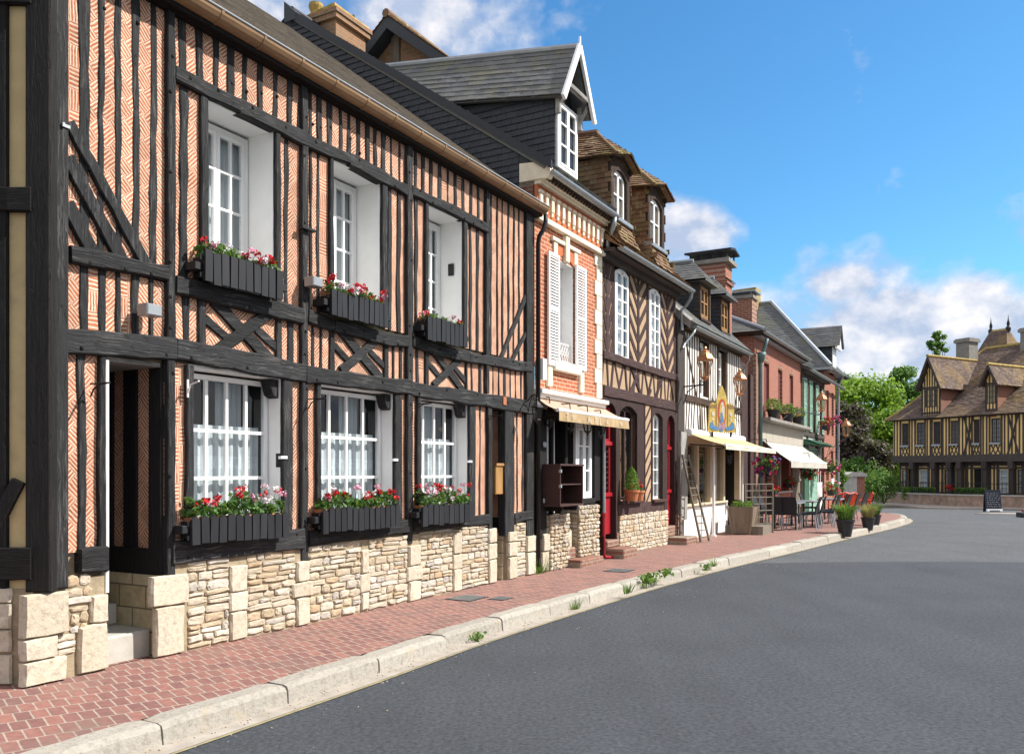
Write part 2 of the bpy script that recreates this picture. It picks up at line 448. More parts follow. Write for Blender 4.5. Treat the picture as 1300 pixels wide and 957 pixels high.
M = {}
M['black_timber'] = timber('black_timber', (.025, .0255, .027), (.105, .104, .102), .8, .65)
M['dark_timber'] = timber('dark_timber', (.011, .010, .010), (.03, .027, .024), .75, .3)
M['purple_timber'] = timber('purple_timber', (.058, .032, .030), (.12, .085, .08), .75, .4)
M['brown_timber'] = timber('brown_timber', (.060, .036, .025), (.13, .09, .065), .8, .5)
M['grey_timber'] = timber('grey_timber', (.30, .29, .27), (.5, .5, .48), .85, .5)
M['old_timber'] = timber('old_timber', (.075, .062, .056), (.07, .06, .05), .8, .5)
M['herring'] = [herring('herringbone_brick', .13), herring('herringbone_brick_shifted', .57), herring('herringbone_brick_fine', .31, True, cell=.115, nb=4), herring('basket_brick', .2, False)]
M['herring_side'] = herring('herringbone_brick_recess', .4, axis=1)
M['limestone'] = None
def stone_mat(name, cs, j=.5):
    g = G(name); co = g.co()
    c = g.ramp(g.tint(), [(k / (len(cs) - 1), q) for k, q in enumerate(cs)])
    c = g.mix(.7, c, g.ramp(g.noise(22, 5, co, .65), [(.28, (.55, .52, .48)), (.5, (1, 1, 1)), (.75, (1.15, 1.12, 1.08))]), 'MULTIPLY')
    c = g.mix(g.rng(g.noise(5, 5, co, .7), .56, .75, 0, .5), c, (.42, .30, .15))
    c = g.mix(g.rng(g.noise(3.1, 5, g.scale(co, (1, 1, 1), loc=(9, 3, 1)), .7), .60, .78, 0, .6), c, (.27, .25, .22))
    g.bump(g.math('ADD', g.noise(45, 5, co, .7), g.noise(12, 3, co)), j, .012)
    return g.fin(c, .9, 0, .15)
M['limestone'] = stone_mat('rubble_limestone', [(0.511, 0.446, 0.353), (0.441, 0.376, 0.283), (0.566, 0.515, 0.429), (0.406, 0.327, 0.226), (0.609, 0.565, 0.486), (0.398, 0.369, 0.333), (0.52, 0.455, 0.355), (0.443, 0.321, 0.206), (0.543, 0.485, 0.392)])
M['quoin_stone'] = stone_mat('quoin_limestone', [(0.562, 0.506, 0.402), (0.493, 0.437, 0.341), (0.603, 0.547, 0.451)], .55)
M['mortar'] = simple('lime_mortar', (.34, .275, .185), .95, 12, .2, .6, 40, bd=.01)
M['ashlar'] = brick('ashlar_blocks', (.50, .43, .29), (.44, .36, .22), (.18, .15, .11), .36, .20, .008, 'y', bump=.3)
M['white_paint'] = simple('white_paint', (.86, .86, .85), .45, 5, .03, .05, 40, .03, spec=.4)
M['white_wall'] = simple('white_render', (.78, .77, .74), .9, 3, .05, .2, 60, .02, dirt=((.5, .47, .42), .3))
M['cream_wall'] = simple('cream_render', (.62, .51, .36), .9, 4, .08, .25, 50, .08, dirt=((.45, .38, .28), .4))
M['tan_wall'] = simple('tan_render', (.43, .30, .19), .9, 4, .12, .25, 50, .08, dirt=((.36, .27, .18), .4))
M['yellow_wall'] = simple('ochre_render', (.52, .41, .215), .9, 5, .1, .3, 50, .05, dirt=((.30, .25, .16), .5))
M['far_wall'] = simple('yellow_render', (.94, .66, .28), .9, 3, .08, .2, 50, .05)
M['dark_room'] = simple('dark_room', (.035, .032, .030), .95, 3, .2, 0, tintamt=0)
M['glass'] = glassmat('window_glass')
M['lace'] = lace('lace_curtain')
M['voile'] = simple('white_curtain', (.80, .81, .82), .9, 3, .05, 0, sc=(30, 1, 1))
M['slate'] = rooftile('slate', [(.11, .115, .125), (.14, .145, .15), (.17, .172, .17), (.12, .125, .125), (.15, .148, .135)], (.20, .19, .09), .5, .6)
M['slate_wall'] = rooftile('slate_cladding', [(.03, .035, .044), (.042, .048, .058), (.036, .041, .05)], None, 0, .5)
M['old_tile'] = rooftile('small_dark_tiles', [(.20, .18, .16), (.26, .23, .20), (.31, .275, .235), (.23, .205, .18)], (.15, .15, .125), .5, .9)
M['clay_tile'] = rooftile('clay_tiles', [(.17, .085, .05), (.23, .13, .075), (.13, .075, .05), (.26, .17, .10), (.20, .15, .09)], (.17, .16, .045), .75, .9, (.42, .36, .20), 1.6)
M['far_tile'] = rooftile('brown_tiles', [(.125, .085, .07), (.16, .112, .092), (.098, .07, .06), (.21, .158, .132)], (.30, .20, .07), .65, .9, (.36, .30, .22), .35)
M['lichen'] = simple('yellow_lichen_tile', (.42, .31, .11), .95, 6, .35, .4, 30, .3)
M['zinc'] = simple('zinc', (.33, .36, .38), .45, 6, .12, .05, 40, .06, metal=.6, spec=.5, dirt=((.25, .27, .27), .4))
M['zinc_light'] = simple('zinc_light', (.36, .39, .42), .5, 6, .1, .05, 40, .06, metal=.3, spec=.5)
M['verdigris'] = simple('verdigris_pipe', (.13, .22, .22), .6, 6, .15, .05, 40, .06, metal=.2)
M['tan_gutter'] = simple('tan_gutter', (.30, .185, .10), .5, 9, .22, .1, 50, .06, sc=(.25, 1, 1), dirt=((.16, .10, .06), .5))
M['iron'] = simple('black_iron', (.018, .019, .021), .5, 10, .2, .1, 60, .05, metal=.3, spec=.4)
M['black_paint'] = simple('black_painted_wood', (.020, .021, .025), .55, 12, .25, .2, 60, .35, spec=.35, sc=(1, 1, .2))
M['copper'] = simple('copper_lantern', (.46, .22, .11), .45, 8, .2, .05, 40, .1, metal=.55)
M['lamp_glass'] = glassmat('lantern_glass', (.9, .9, .86), .8)
M['terracotta'] = simple('terracotta', (.46, .17, .075), .8, 10, .15, .15, 50, .1)
M['red_paint'] = simple('red_gloss_paint', (.34, .014, .022), .3, 6, .1, .03, 40, .06, spec=.5)
M['orange_plastic'] = simple('orange_red_chair', (.62, .075, .03), .45, 6, .1, .03, 40, .06)
M['brown_wood'] = simple('brown_cabinet_wood', (.060, .030, .026), .6, 6, .18, .2, 50, .12, sc=(1, 1, 6))
M['natural_wood'] = simple('natural_wood', (.40, .22, .08), .6, 8, .25, .2, 50, .12, sc=(1, 1, .2))
M['weathered_wood'] = simple('weathered_wood', (.19, .165, .13), .85, 8, .25, .3, 60, .2, sc=(1, 1, .2))
M['planter_wood'] = simple('planter_wood', (.235, .185, .135), .75, 8, .2, .2, 60, .15, sc=(1, 1, .2))
M['brick_orange'] = brick('orange_red_brick', (.46, .135, .065), (.36, .098, .048), (.55, .37, .26), .22, .068, .010, 'x', dirt=((.55, .24, .14), .35))
M['brick_orange_plain'] = simple('orange_brick_frieze', (.52, .155, .065), .9, 8, .15, .3, 50, .1)
M['brick_dark_side'] = brick('dark_brick_side', (.20, .085, .055), (.13, .06, .042), (.25, .19, .14), .22, .068, .010, 'y')
M['brick_far'] = brick('red_brick', (.33, .095, .058), (.25, .07, .042), (.42, .27, .21), .22, .07, .012, 'x')
M['brick_far_side'] = brick('red_brick_side', (.30, .11, .07), (.24, .085, .055), (.34, .24, .19), .22, .07, .012, 'y')
M['brick_brown'] = brick('brown_brick', (.26, .145, .085), (.34, .17, .09), (.26, .21, .15), .20, .085, .014, 'y', dirt=((.20, .17, .11), .45))
M['cream_stone'] = simple('cream_painted_stone', (.78, .70, .55), .85, 6, .08, .2, 50, .08, dirt=((.5, .42, .3), .3))
M['step_brick'] = brick('step_brick', (.27, .12, .085), (.21, .10, .07), (.30, .25, .20), .22, .075, .012, 'x', dirt=((.22, .18, .15), .4))
M['weathered_stone'] = simple('weathered_stone', (.26, .245, .22), .95, 4, .2, .3, 40, .06, dirt=((.14, .13, .11), .5))
M['concrete'] = simple('concrete_step', (.48, .46, .41), .9, 4, .12, .3, 60, .06, dirt=((.3, .28, .24), .5))
M['kerb_stone'] = stone_mat('kerb_stone', [(.385, .362, .318), (.335, .312, .275), (.425, .40, .352)], .7)
M['gutter_strip'] = simple('gutter_concrete', (.36, .32, .275), .9, 7, .15, .3, 60, .06, dirt=((.25, .22, .17), .5))
M['yellow_line'] = simple('worn_yellow_line', (.30, .26, .15), .9, 12, .25, .2, 60, .06, dirt=((.20, .18, .15), .95))
M['awning_cream'] = simple('cream_awning_cloth', (.62, .57, .46), .9, 4, .05, .1, 80, .04, dirt=((.55, .42, .22), .35))
M['awning_yellow'] = simple('yellow_awning_cloth', (.58, .43, .21), .9, 4, .06, .1, 80, .04, dirt=((.6, .52, .38), .5))
M['awning_tan'] = simple('faded_tan_awning_cloth', (.40, .285, .155), .9, 9, .2, .1, 80, .04, dirt=((.52, .42, .28), .5))
M['awning_pale'] = simple('faded_pink_awning_cloth', (.43, .31, .235), .9, 5, .12, .1, 80, .04, dirt=((.48, .40, .29), .5))
M['awning_white'] = simple('white_awning_cloth', (.47, .445, .39), .9, 4, .05, .1, 80, .04)
M['faded_letters'] = simple('faded_white_lettering', (.62, .56, .44), .9, 14, .12, 0)
M['board'] = simple('pale_fascia_board', (.40, .365, .31), .85, 5, .08, .15, 50, .08)
M['green_paint'] = simple('green_shutter_paint', (.24, .42, .32), .6, 5, .1, .08, 40, .06)
M['dark_green'] = simple('dark_green_paint', (.04, .12, .075), .6, 5, .1, .08, 40, .06)
M['chalkboard'] = simple('chalkboard', (.02, .026, .04), .7, 3, .2, .05, 40, 0)
M['chalk'] = simple('chalk', (.60, .62, .62), .95, 20, .2, 0)
M['wicker'] = simple('black_wicker', (.022, .024, .030), .5, 60, .35, .3, 120, .15)
M['table_grey'] = simple('grey_table_top', (.22, .23, .25), .4, 6, .1, .05, 40, .05)
M['sign_yellow'] = simple('painted_sign_yellow', (.62, .46, .12), .6, 14, .2, .1, 60, .1, dirt=((.55, .34, .12), .5))
M['sign_brown'] = simple('painted_sign_brown', (.30, .19, .08), .7, 14, .2, .1, 60, .1)
M['sign_blue'] = simple('painted_sign_blue', (.10, .25, .48), .6, 14, .2, 0)
M['sign_red'] = simple('painted_sign_red', (.58, .09, .06), .6, 14, .15, 0)
M['sign_white'] = simple('painted_sign_white', (.66, .62, .56), .6, 14, .15, 0)
M['sign_mauve'] = simple('painted_sign_mauve', (.40, .26, .34), .6, 14, .15, 0)
M['geranium_leaf'] = leafmat('geranium_leaf', (.035, .085, .022), (.07, .16, .04), (.13, .24, .07))
M['petal_red'] = simple('red_petals', (.60, .012, .02), .6, 30, .2, 0, tintamt=.35)
M['petal_pink'] = simple('pink_petals', (.78, .38, .50), .6, 30, .15, 0, tintamt=.2)
M['petal_white'] = simple('white_petals', (.80, .74, .76), .6, 30, .08, 0, tintamt=.15)
M['petal_magenta'] = simple('magenta_petals', (.60, .03, .22), .6, 30, .15, 0, tintamt=.25)
M['petal_violet'] = simple('violet_petals', (.12, .03, .22), .6, 30, .15, 0, tintamt=.25)
M['grass_leaf'] = leafmat('weed_leaf', (.05, .12, .02), (.11, .22, .04), (.18, .28, .07))
M['conifer_leaf'] = leafmat('conifer_leaf', (.07, .16, .02), (.14, .27, .03), (.24, .36, .06))
M['tree_bright'] = leafmat('bright_tree_leaf', (.085, .18, .02), (.24, .40, .04), (.42, .55, .08), .45)
M['tree_mid'] = leafmat('mid_tree_leaf', (.05, .125, .03), (.105, .225, .055), (.18, .32, .09), .4)
M['tree_purple'] = leafmat('purple_tree_leaf', (.05, .034, .038), (.095, .064, .066), (.15, .125, .10), .2)
M['bush_leaf'] = leafmat('bush_leaf', (.055, .13, .025), (.12, .235, .045), (.20, .32, .07), .4)
M['dry_grass'] = leafmat('dry_grass', (.22, .20, .07), (.36, .30, .12), (.46, .38, .18), .3)
M['bark'] = simple('bark', (.10, .085, .07), .95, 8, .25, .6, 30, .1, bd=.02, sc=(1, 1, .3))
M['pot_dark'] = simple('dark_pot', (.035, .035, .038), .5, 6, .2, .05, 40, .06)
M['soil'] = simple('soil', (.05, .035, .025), .95, 30, .3, .3, 60)

def asphalt(name, c, c2, patch=.10):
    g = G(name); co = g.co()
    f = g.noise(260, 2, co); f2 = g.noise(70, 3, co); f3 = g.noise(.55, 5, co, .6)
    f4 = g.noise(28, 3, co); col = g.mix(g.rng(g.math('ADD', g.math('MULTIPLY', f, .6), g.math('MULTIPLY', f4, .4)), .38, .62, 0, 1), mul(c, .42), mul(c, 1.75))
    col = g.mix(g.rng(f2, .55, .75, 0, .55), col, c2)
    col = g.mix(1.0, col, g.ramp(f3, [(.35, (1 - patch,) * 3), (.5, (1, 1, 1)), (.62, (1 + patch * .6,) * 3)]), 'MULTIPLY')
    streak = g.noise(1, 4, g.scale(co, (2.2, .12, 1), (0, 0, radians(-28))))
    col = g.mix(1.0, col, g.ramp(streak, [(.3, (.93,) * 3), (.7, (1.06,) * 3)]), 'MULTIPLY')
    g.bump(g.math('ADD', f, g.math('MULTIPLY', f2, .6)), .55, .008)
    return g.fin(col, .85, 0, .25)
M['asphalt_new'] = asphalt('dark_asphalt', (.049, .0545, .063), (.115, .119, .123))
M['asphalt_old'] = asphalt('worn_asphalt', (.083, .088, .094), (.125, .128, .13), .10)
M['paving'] = brick('red_paving_brick', (.30, .145, .118), (.205, .105, .095), (.36, .30, .25), .100, .225, .0065, 'g', (0, 0, radians(-37)), .5, .35, dirt=((.20, .145, .12), .6))
M['paving_far'] = simple('pale_pavement', (.42, .36, .31), .9, 3, .12, .2, 60, .05)
M['earth'] = simple('grassy_earth', (.085, .10, .04), .95, 2, .3, .5, 20, 0)
# ================================================================ shared building pieces (row coordinates: t along the street, y into the house, z up)
def T(u, y=0.0, fr=ROW): return fr.px(u, 400, y)[0]

def wall(mb, t0, t1, z0, z1, y, holes=(), depth=.3, m=0, mrev=None, t=None):
    """a wall sheet on plane y with rectangular holes (a,b,za,zb) whose reveals run back by depth"""
    xs = sorted({t0, t1, *[h[0] for h in holes], *[h[1] for h in holes]}); zs = sorted({z0, z1, *[h[2] for h in holes], *[h[3] for h in holes]})
    xs = [x for x in xs if t0 <= x <= t1]; zs = [z for z in zs if z0 <= z <= z1]
    for a, b in zip(xs, xs[1:]):
        for c, d in zip(zs, zs[1:]):
            mx, mz = (a + b) / 2, (c + d) / 2
            if any(h[0] < mx < h[1] and h[2] < mz < h[3] for h in holes): continue
            mb.face([(a, y, c), (b, y, c), (b, y, d), (a, y, d)], m, .5 if t is None else t)
    mr = m if mrev is None else mrev
    for (a, b, c, d) in holes:
        y2 = y + depth
        mb.face([(a, y, c), (a, y2, c), (a, y2, d), (a, y, d)], mr, .5); mb.face([(b, y, c), (b, y, d), (b, y2, d), (b, y2, c)], mr, .5)
        mb.face([(a, y, d), (a, y2, d), (b, y2, d), (b, y, d)], mr, .5); mb.face([(a, y, c), (b, y, c), (b, y2, c), (a, y2, c)], mr, .5)

def arch_pts(t0, t1, z1, rise, n=10):
    """points of a segmental arch from (t1, z1-rise) over the crown to (t0, z1-rise)"""
    c = (t0 + t1) / 2; hw = (t1 - t0) / 2
    if rise <= 0: return [(t1, z1), (t0, z1)]
    rad = (hw * hw + rise * rise) / (2 * rise); zc = z1 - rad; a0 = math.asin(min(1, hw / rad))
    if rise > hw * .98: a0 = pi / 2
    return [(c + rad * sin(a0 - 2 * a0 * k / n), zc + rad * cos(a0 - 2 * a0 * k / n)) for k in range(n + 1)]

def window(th, t0, t1, z0, z1, y, cols, rows, fw=.05, bar=.022, leaves=2, curtain='lace', cz=None, arch=0.0, mat='white_paint', deep=.8, label=None, vert=None, room=True):
    """casement window: frame (part) with its pane and curtain as sub-parts"""
    f = MB(); d = .05
    zz = z1 - arch
    f.bbox(t0, t0 + fw, y, y + d, z0, zz, .006, t=.8); f.bbox(t1 - fw, t1, y, y + d, z0, zz, .006, t=.8)
    f.bbox(t0 + fw + .001, t1 - fw - .001, y, y + d, z0, z0 + fw, .006, t=.8)
    if arch:
        top = arch_pts(t0, t1, z1, arch); bot = arch_pts(t0 + fw, t1 - fw, z1 - fw, max(.02, arch - .01))
        poly = top + [(p[0], min(p[1], zz)) if False else p for p in reversed(bot)]
        n = len(top)
        for k in range(n - 1):
            f.prism([top[k], top[k + 1], bot[k + 1], bot[k]], y, y + d, t=.8)
    else:
        f.bbox(t0 + fw + .001, t1 - fw - .001, y, y + d, z1 - fw, z1, .006, t=.8)
    a0, a1, b0, b1 = t0 + fw, t1 - fw, z0 + fw, z1 - fw
    lw = (a1 - a0) / leaves
    st = fw * .75
    for l in range(leaves):
        la, lb = a0 + l * lw, a0 + (l + 1) * lw
        if leaves > 1:
            for (p, q) in ((la + .002, la + st), (lb - st, lb - .002)): f.bbox(p, q, y - .008, y + d - .012, b0 + .001, b1 - .001 - arch * .4, .005, t=.85)
            f.bbox(la + st, lb - st, y - .0075, y + d - .012, b0 + .001, b0 + st, .004, t=.85); f.bbox(la + st, lb - st, y - .0075, y + d - .012, b1 - st - arch * .15, b1 - .001 - arch * .15, .004, t=.85)
            la += st; lb -= st
        for k in range(1, cols):
            c = la + (lb - la) * k / cols
            f.box(c - bar / 2, c + bar / 2, y - .003, y + d - .02, b0 + .003, b1 - .003 - arch * .15, t=.85)
        for k in range(1, rows):
            c = b0 + (b1 - b0) * (k / rows if vert is None else vert[k - 1])
            f.box(la - .001, lb + .001, y - .0045, y + d - .021, c - bar / 2, c + bar / 2, t=.85)
    w = th.part('window', f, M[mat], label=label)
    g = MB()
    if arch:
        pl = [(t0 + fw, z0 + fw), (t1 - fw, z0 + fw)] + arch_pts(t0 + fw, t1 - fw, z1 - fw, max(.02, arch - .01))
        g.face([(p[0], y + d * .5, p[1]) for p in pl])
    else:
        g.face([(t0 + fw * .5, y + d * .5, z0 + fw * .5), (t1 - fw * .5, y + d * .5, z0 + fw * .5), (t1 - fw * .5, y + d * .5, z1 - fw * .5), (t0 + fw * .5, y + d * .5, z1 - fw * .5)])
    th.part('pane', g, M['glass'], w)
    if curtain:
        c = MB(); cz = cz or [(z0 + fw, z1 - fw)]
        for (za, zb) in cz:
            n = 40
            xs = [t0 + fw * .6 + (t1 - t0 - 1.2 * fw) * k / n for k in range(n + 1)]
            ys = [y + d + .05 + .012 * sin(k * 1.9 + R.uniform(-.4, .4)) for k in range(n + 1)]
            for k in range(n): c.face([(xs[k], ys[k], za), (xs[k + 1], ys[k + 1], za), (xs[k + 1], ys[k + 1], zb), (xs[k], ys[k], zb)], t=.7)
        th.part('curtain', c, M['lace' if curtain == 'lace' else 'voile'], w, smooth=True)
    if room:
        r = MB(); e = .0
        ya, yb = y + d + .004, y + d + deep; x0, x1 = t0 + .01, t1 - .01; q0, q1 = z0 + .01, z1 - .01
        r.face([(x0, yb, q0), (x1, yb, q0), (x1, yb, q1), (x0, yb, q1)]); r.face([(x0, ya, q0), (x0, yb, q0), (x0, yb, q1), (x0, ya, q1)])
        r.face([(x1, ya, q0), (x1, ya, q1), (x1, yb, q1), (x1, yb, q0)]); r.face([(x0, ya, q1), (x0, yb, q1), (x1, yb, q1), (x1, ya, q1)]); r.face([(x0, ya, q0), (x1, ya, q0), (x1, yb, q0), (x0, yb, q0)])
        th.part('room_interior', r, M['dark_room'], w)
    return w

def stud_band(frame, infill, bands, z0, z1, y=0.0, proud=.014, nmat=4, lean=0.006, fr=ROW):
    """bands: infill ranges in t (left to right); the gaps between them become studs"""
    prev = None
    for (a, b) in bands:
        mi = R.choice([0, 0, 1, 1, 2, 3]) if nmat > 1 else 0
        if infill is not None:
            ov = .02
            infill.face([(a - ov, y, z0), (b + ov, y, z0), (b + ov, y, z1), (a - ov, y, z1)], mi)
        if prev is not None and a - prev > .015:
            c = (prev + a) / 2
            frame.beam((c + R.uniform(-lean, lean), z0 - .01), (c + R.uniform(-lean, lean), z1 + .01), a - prev, y - proud + R.uniform(-.006, .006), y + .05, j=.0105)
        prev = b

def rubble(mb, t0, t1, z0, z1, y, hmin=.045, hmax=.10, dmin=.010, dmax=.028, wmin=.10, wmax=.30):
    z = z0
    while z < z1 - .02:
        h = min(R.uniform(hmin, hmax), z1 - z)
        if z1 - z - h < .03: h = z1 - z
        x = t0
        while x < t1 - .01:
            w = R.uniform(wmin, wmax) * (1.25 if h < .07 else .9)
            if t1 - x - w < .06: w = t1 - x
            if h > .075 and R.random() < .3 and w > .14:      # two thin stones on one another
                k = R.uniform(.4, .6)
                mb.stone(x + .006, x + w - .006, z + .005, z + h * k - .004, y, R.uniform(dmin, dmax)); mb.stone(x + .006, x + w - .006, z + h * k + .004, z + h - .005, y, R.uniform(dmin, dmax))
            else:
                o = R.uniform(-.008, .008)
                mb.stone(x + .006, x + w - .006, z + .005 + o, z + h - .005 + o, y, R.uniform(dmin, dmax), j=.008)
            x += w
        z += h

def quoins(mb, t0, t1, zs, y, d=.035, j=.006, vary=.06):
    for k, (a, b) in enumerate(zip(zs, zs[1:])):
        e = R.uniform(0, vary)
        mb.stone(t0 + .004 - (e if k % 2 else 0), t1 - .004 + (e if k % 2 else 0), a + .004, b - .004, y, d, j=j, cr=.018)

def roof_slab(th, name, t0, t1, eave, ridge, mat, cw, ch, th_=.018, thick=.12, jit=.3):
    """eave, ridge: (y,z). tiles over a solid slab"""
    mb = MB(); (y0, z0), (y1, z1) = eave, ridge
    mb.tiles((t0, y0, z0), (t1, y0, z0), (t1, y1, z1), (t0, y1, z1), cw, ch, th_, jit=jit)
    L = hypot(y1 - y0, z1 - z0); ny, nz = -(z1 - z0) / L, (y1 - y0) / L
    p = [(y0 - ny * .006, z0 - nz * .006), (y1 - ny * .006, z1 - nz * .006), (y1 - ny * thick, z1 - nz * thick), (y0 - ny * thick, z0 - nz * thick)]
    mb.prismx(p, t0 + .01, t1 - .01, t=.2)
    return th.part(name, mb, mat)

def half_gutter(mb, t0, t1, y, z, r, m=0, n=8, seams=None):
    """half-round gutter whose rim is at height z"""
    for k in range(n):
        a0, a1 = pi + pi * k / n, pi + pi * (k + 1) / n
        for (ra, flip) in ((r, 0), (r * .88, 1)):
            p = [(t0, y + ra * cos(a0), z + ra * sin(a0)), (t1, y + ra * cos(a0), z + ra * sin(a0)), (t1, y + ra * cos(a1), z + ra * sin(a1)), (t0, y + ra * cos(a1), z + ra * sin(a1))]
            mb.face(p if not flip else p[::-1], m, .5)
    for tt in (t0, t1):
        mb.face([(tt, y + r * cos(pi + pi * k / n), z + r * sin(pi + pi * k / n)) for k in range(n + 1)], m, .5)
    if seams:
        x = t0 + seams * .5
        while x < t1:
            mb.prismx([(y + r * 1.06 * cos(pi + pi * k / n), z + r * 1.06 * sin(pi + pi * k / n)) for k in range(n + 1)] + [(y + r * cos(2 * pi - pi * k / n), z + r * sin(2 * pi - pi * k / n)) for k in range(n + 1)], x, x + .03, m, .2)
            x += seams

def flower_spray(leaf, bl, x0, x1, y0, y1, z, h, n_leaf, blooms, lsize=.055):
    """geraniums: blooms = list of (material index, count)"""
    for k in range(n_leaf):
        x = R.uniform(x0, x1); hh = h * (.45 + .55 * (sin(x * 9.0 + z) * .5 + .5)) * R.random() ** .7
        leaf.leaf((x, R.uniform(y0, y1), z + hh - .02), lsize, asp=.9)
    for k in range(int((x1 - x0) * 22)):
        x = R.uniform(x0, x1); yy = R.uniform(y0, y1)
        leaf.tube([(x, (y0 + y1) / 2, z - .03), (x + R.uniform(-.03, .03), yy, z + h * R.uniform(.5, .9))], .003, 4)
    for (mi, cnt) in blooms:
        for k in range(cnt):
            cx, cy, cz = R.uniform(x0 - .02, x1 + .02), R.uniform(y0 - .05, y1 - .02), z + h * R.uniform(.35, 1.15)
            leaf.tube([(cx, (y0 + y1) / 2, z), (cx, cy, cz)], .0028, 4)
            rr = R.uniform(.034, .052)
            for q in range(22):
                v = Vector((R.gauss(0, 1), R.gauss(0, 1), R.gauss(0, 1))).normalized() * rr * R.uniform(.6, 1)
                bl.leaf((cx + v.x, cy + v.y, cz + v.z * .8), .026, mi, nrm=v.normalized() * 1.2, asp=1.1)
PETALS = [M['petal_red'], M['petal_pink'], M['petal_white'], M['petal_magenta'], M['petal_violet']]

def lantern_mesh(th, z=0.0, s=1.0, glow=False):
    """hexagonal street lantern hanging from its top at local origin"""
    a = MB()
    a.lathe(0, 0, [(.012 * s, z + .0), (.02 * s, z - .02 * s), (.012 * s, z - .05 * s), (.03 * s, z - .07 * s), (.05 * s, z - .09 * s), (.085 * s, z - .13 * s), (.125 * s, z - .165 * s), (.13 * s, z - .18 * s), (.11 * s, z - .18 * s)], 6, t=.5)
    for k in range(6):
        an = 2 * pi * (k + .5) / 6
        a.tube([(.108 * s * cos(an), .108 * s * sin(an), z - .178 * s), (.07 * s * cos(an), .07 * s * sin(an), z - .40 * s)], .008 * s, 4)
    a.lathe(0, 0, [(.075 * s, z - .395 * s), (.08 * s, z - .41 * s), (.05 * s, z - .43 * s), (.018 * s, z - .46 * s), (.012 * s, z - .49 * s), (.0, z - .5 * s)], 6, t=.5)
    a.lathe(0, 0, [(.014 * s, z - .40 * s), (.014 * s, z - .30 * s)], 6)
    f = th.part('lantern_frame', a, M['iron'])
    g = MB()
    for k in range(6):
        a0, a1 = 2 * pi * (k + .5) / 6, 2 * pi * (k + 1.5) / 6
        g.face([(.066 * s * cos(a0), .066 * s * sin(a0), z - .40 * s), (.066 * s * cos(a1), .066 * s * sin(a1), z - .40 * s), (.104 * s * cos(a1), .104 * s * sin(a1), z - .18 * s), (.104 * s * cos(a0), .104 * s * sin(a0), z - .18 * s)])
    th.part('lamp_glass', g, M['lamp_glass'])
    return f
# ================================================================ first house: black timber frame with herringbone brick
H1 = Thing('timbered_house', 'black timber framed house with pink herringbone brick panels and six white windows', 'house', (-4.1, 0, 0))
Tn = lambda us: [(T(a), T(b)) for (a, b) in us]
fr_ = MB(); inf = MB()
ZS, ZB0, ZB1, ZU0, ZU1, ZH0, ZH1, ZE = .99, 2.56, 2.74, 3.19, 3.345, 5.055, 5.185, 5.66
W_UP = [(262, 347), (421, 482), (541, 586)]; W_DN = [(243, 356), (404, 498), (532, 593)]
# --- strip under the eaves (all the way down where there is no header)
top_us = [(217.5, 226), (236, 249), (257, 271), (277, 288), (296, 307), (315, 326), (333, 346), (353, 364), (369, 378), (387, 392), (397, 402), (407.5, 415), (421, 429), (434, 440), (445, 452), (457, 464), (468.5, 474.5), (478, 483), (488.6, 495), (498, 505.5), (508.5, 515), (519.5, 525), (529, 534.5), (538.3, 545), (549, 556), (560, 567), (570, 576), (580, 586), (590, 595.5), (598.6, 605), (607.5, 614)]
stud_band(fr_, inf, Tn(top_us), ZH1 - .02, ZE)
left_us = [(86, 100), (113, 124), (132, 145), (154, 167), (176, 189), (198, 208.5)]
stud_band(fr_, inf, Tn(left_us), 3.36, ZE)
right_us = [(617, 622), (624, 630), (631.5, 636.5), (638.3, 644), (645.7, 651), (652.6, 657.5), (659.2, 664)]
stud_band(fr_, inf, Tn(right_us), ZU1 - .02, ZE)
# --- between header and upper sill
for seg in ([(217.5, 227), (237, 252.5)], [(353, 360), (366, 379)], [(386.5, 392), (395.5, 402), (406, 416)], [(488.6, 492), (496, 503), (507.5, 513)], [(518.5, 525), (529, 537)], [(590.3, 595), (598.6, 604), (607.2, 614)]):
    stud_band(fr_, inf, Tn(seg), ZU1 - .02, ZH0 + .02)
# --- band between the two middle beams
mid_us = [[(86, 101), (112, 124), (133, 146), (153.5, 167), (177, 188), (195.5, 208.5)], [(219, 231.5), (240, 250.3)], [(356, 364), (371.5, 380)], [(387.3, 394.5), (398.3, 405), (409.6, 417.5)], [(491.5, 497), (499.5, 505.5), (509.3, 516)], [(521.8, 528), (531.3, 538)], [(591.7, 597), (600, 607), (610, 616)], [(619.7, 625), (626.2, 632), (633.6, 639), (641.4, 647.3), (648.5, 653.3), (655, 660.7), (662, 666.5)]]
for seg in mid_us:
    stud_band(fr_, inf, Tn(seg), ZB1 - .02, ZU0 + .02 if seg[0][0] > 200 else 3.27)
# crossed braces under the upper windows
for (ua, ub) in [(260, 349), (423, 486.3), (542.7, 590)]:
    a, b = T(ua), T(ub)
    inf.face([(a - .02, .004, ZB1 - .02), (b + .02, .004, ZB1 - .02), (b + .02, .004, ZU0 + .02), (a - .02, .004, ZU0 + .02)], 0)
    w = b - a
    fr_.beam((a + .10 * w, ZU0 + .02), (a + .93 * w, ZB1 - .02), .125, -.026, .05, j=.008)
    fr_.beam((a + .12 * w, ZB1 - .01), (a + .90 * w, ZU0 + .01), .105, -.036, .045, j=.008)
    fr_.beam((a - .01, ZU0 - .17), (a + .33 * w, ZB1 + .11), .085, -.017, .045, j=.008)
    fr_.beam((b + .01, ZB1 + .13), (a + .70 * w, ZU0 - .17), .085, -.017, .045, j=.008)
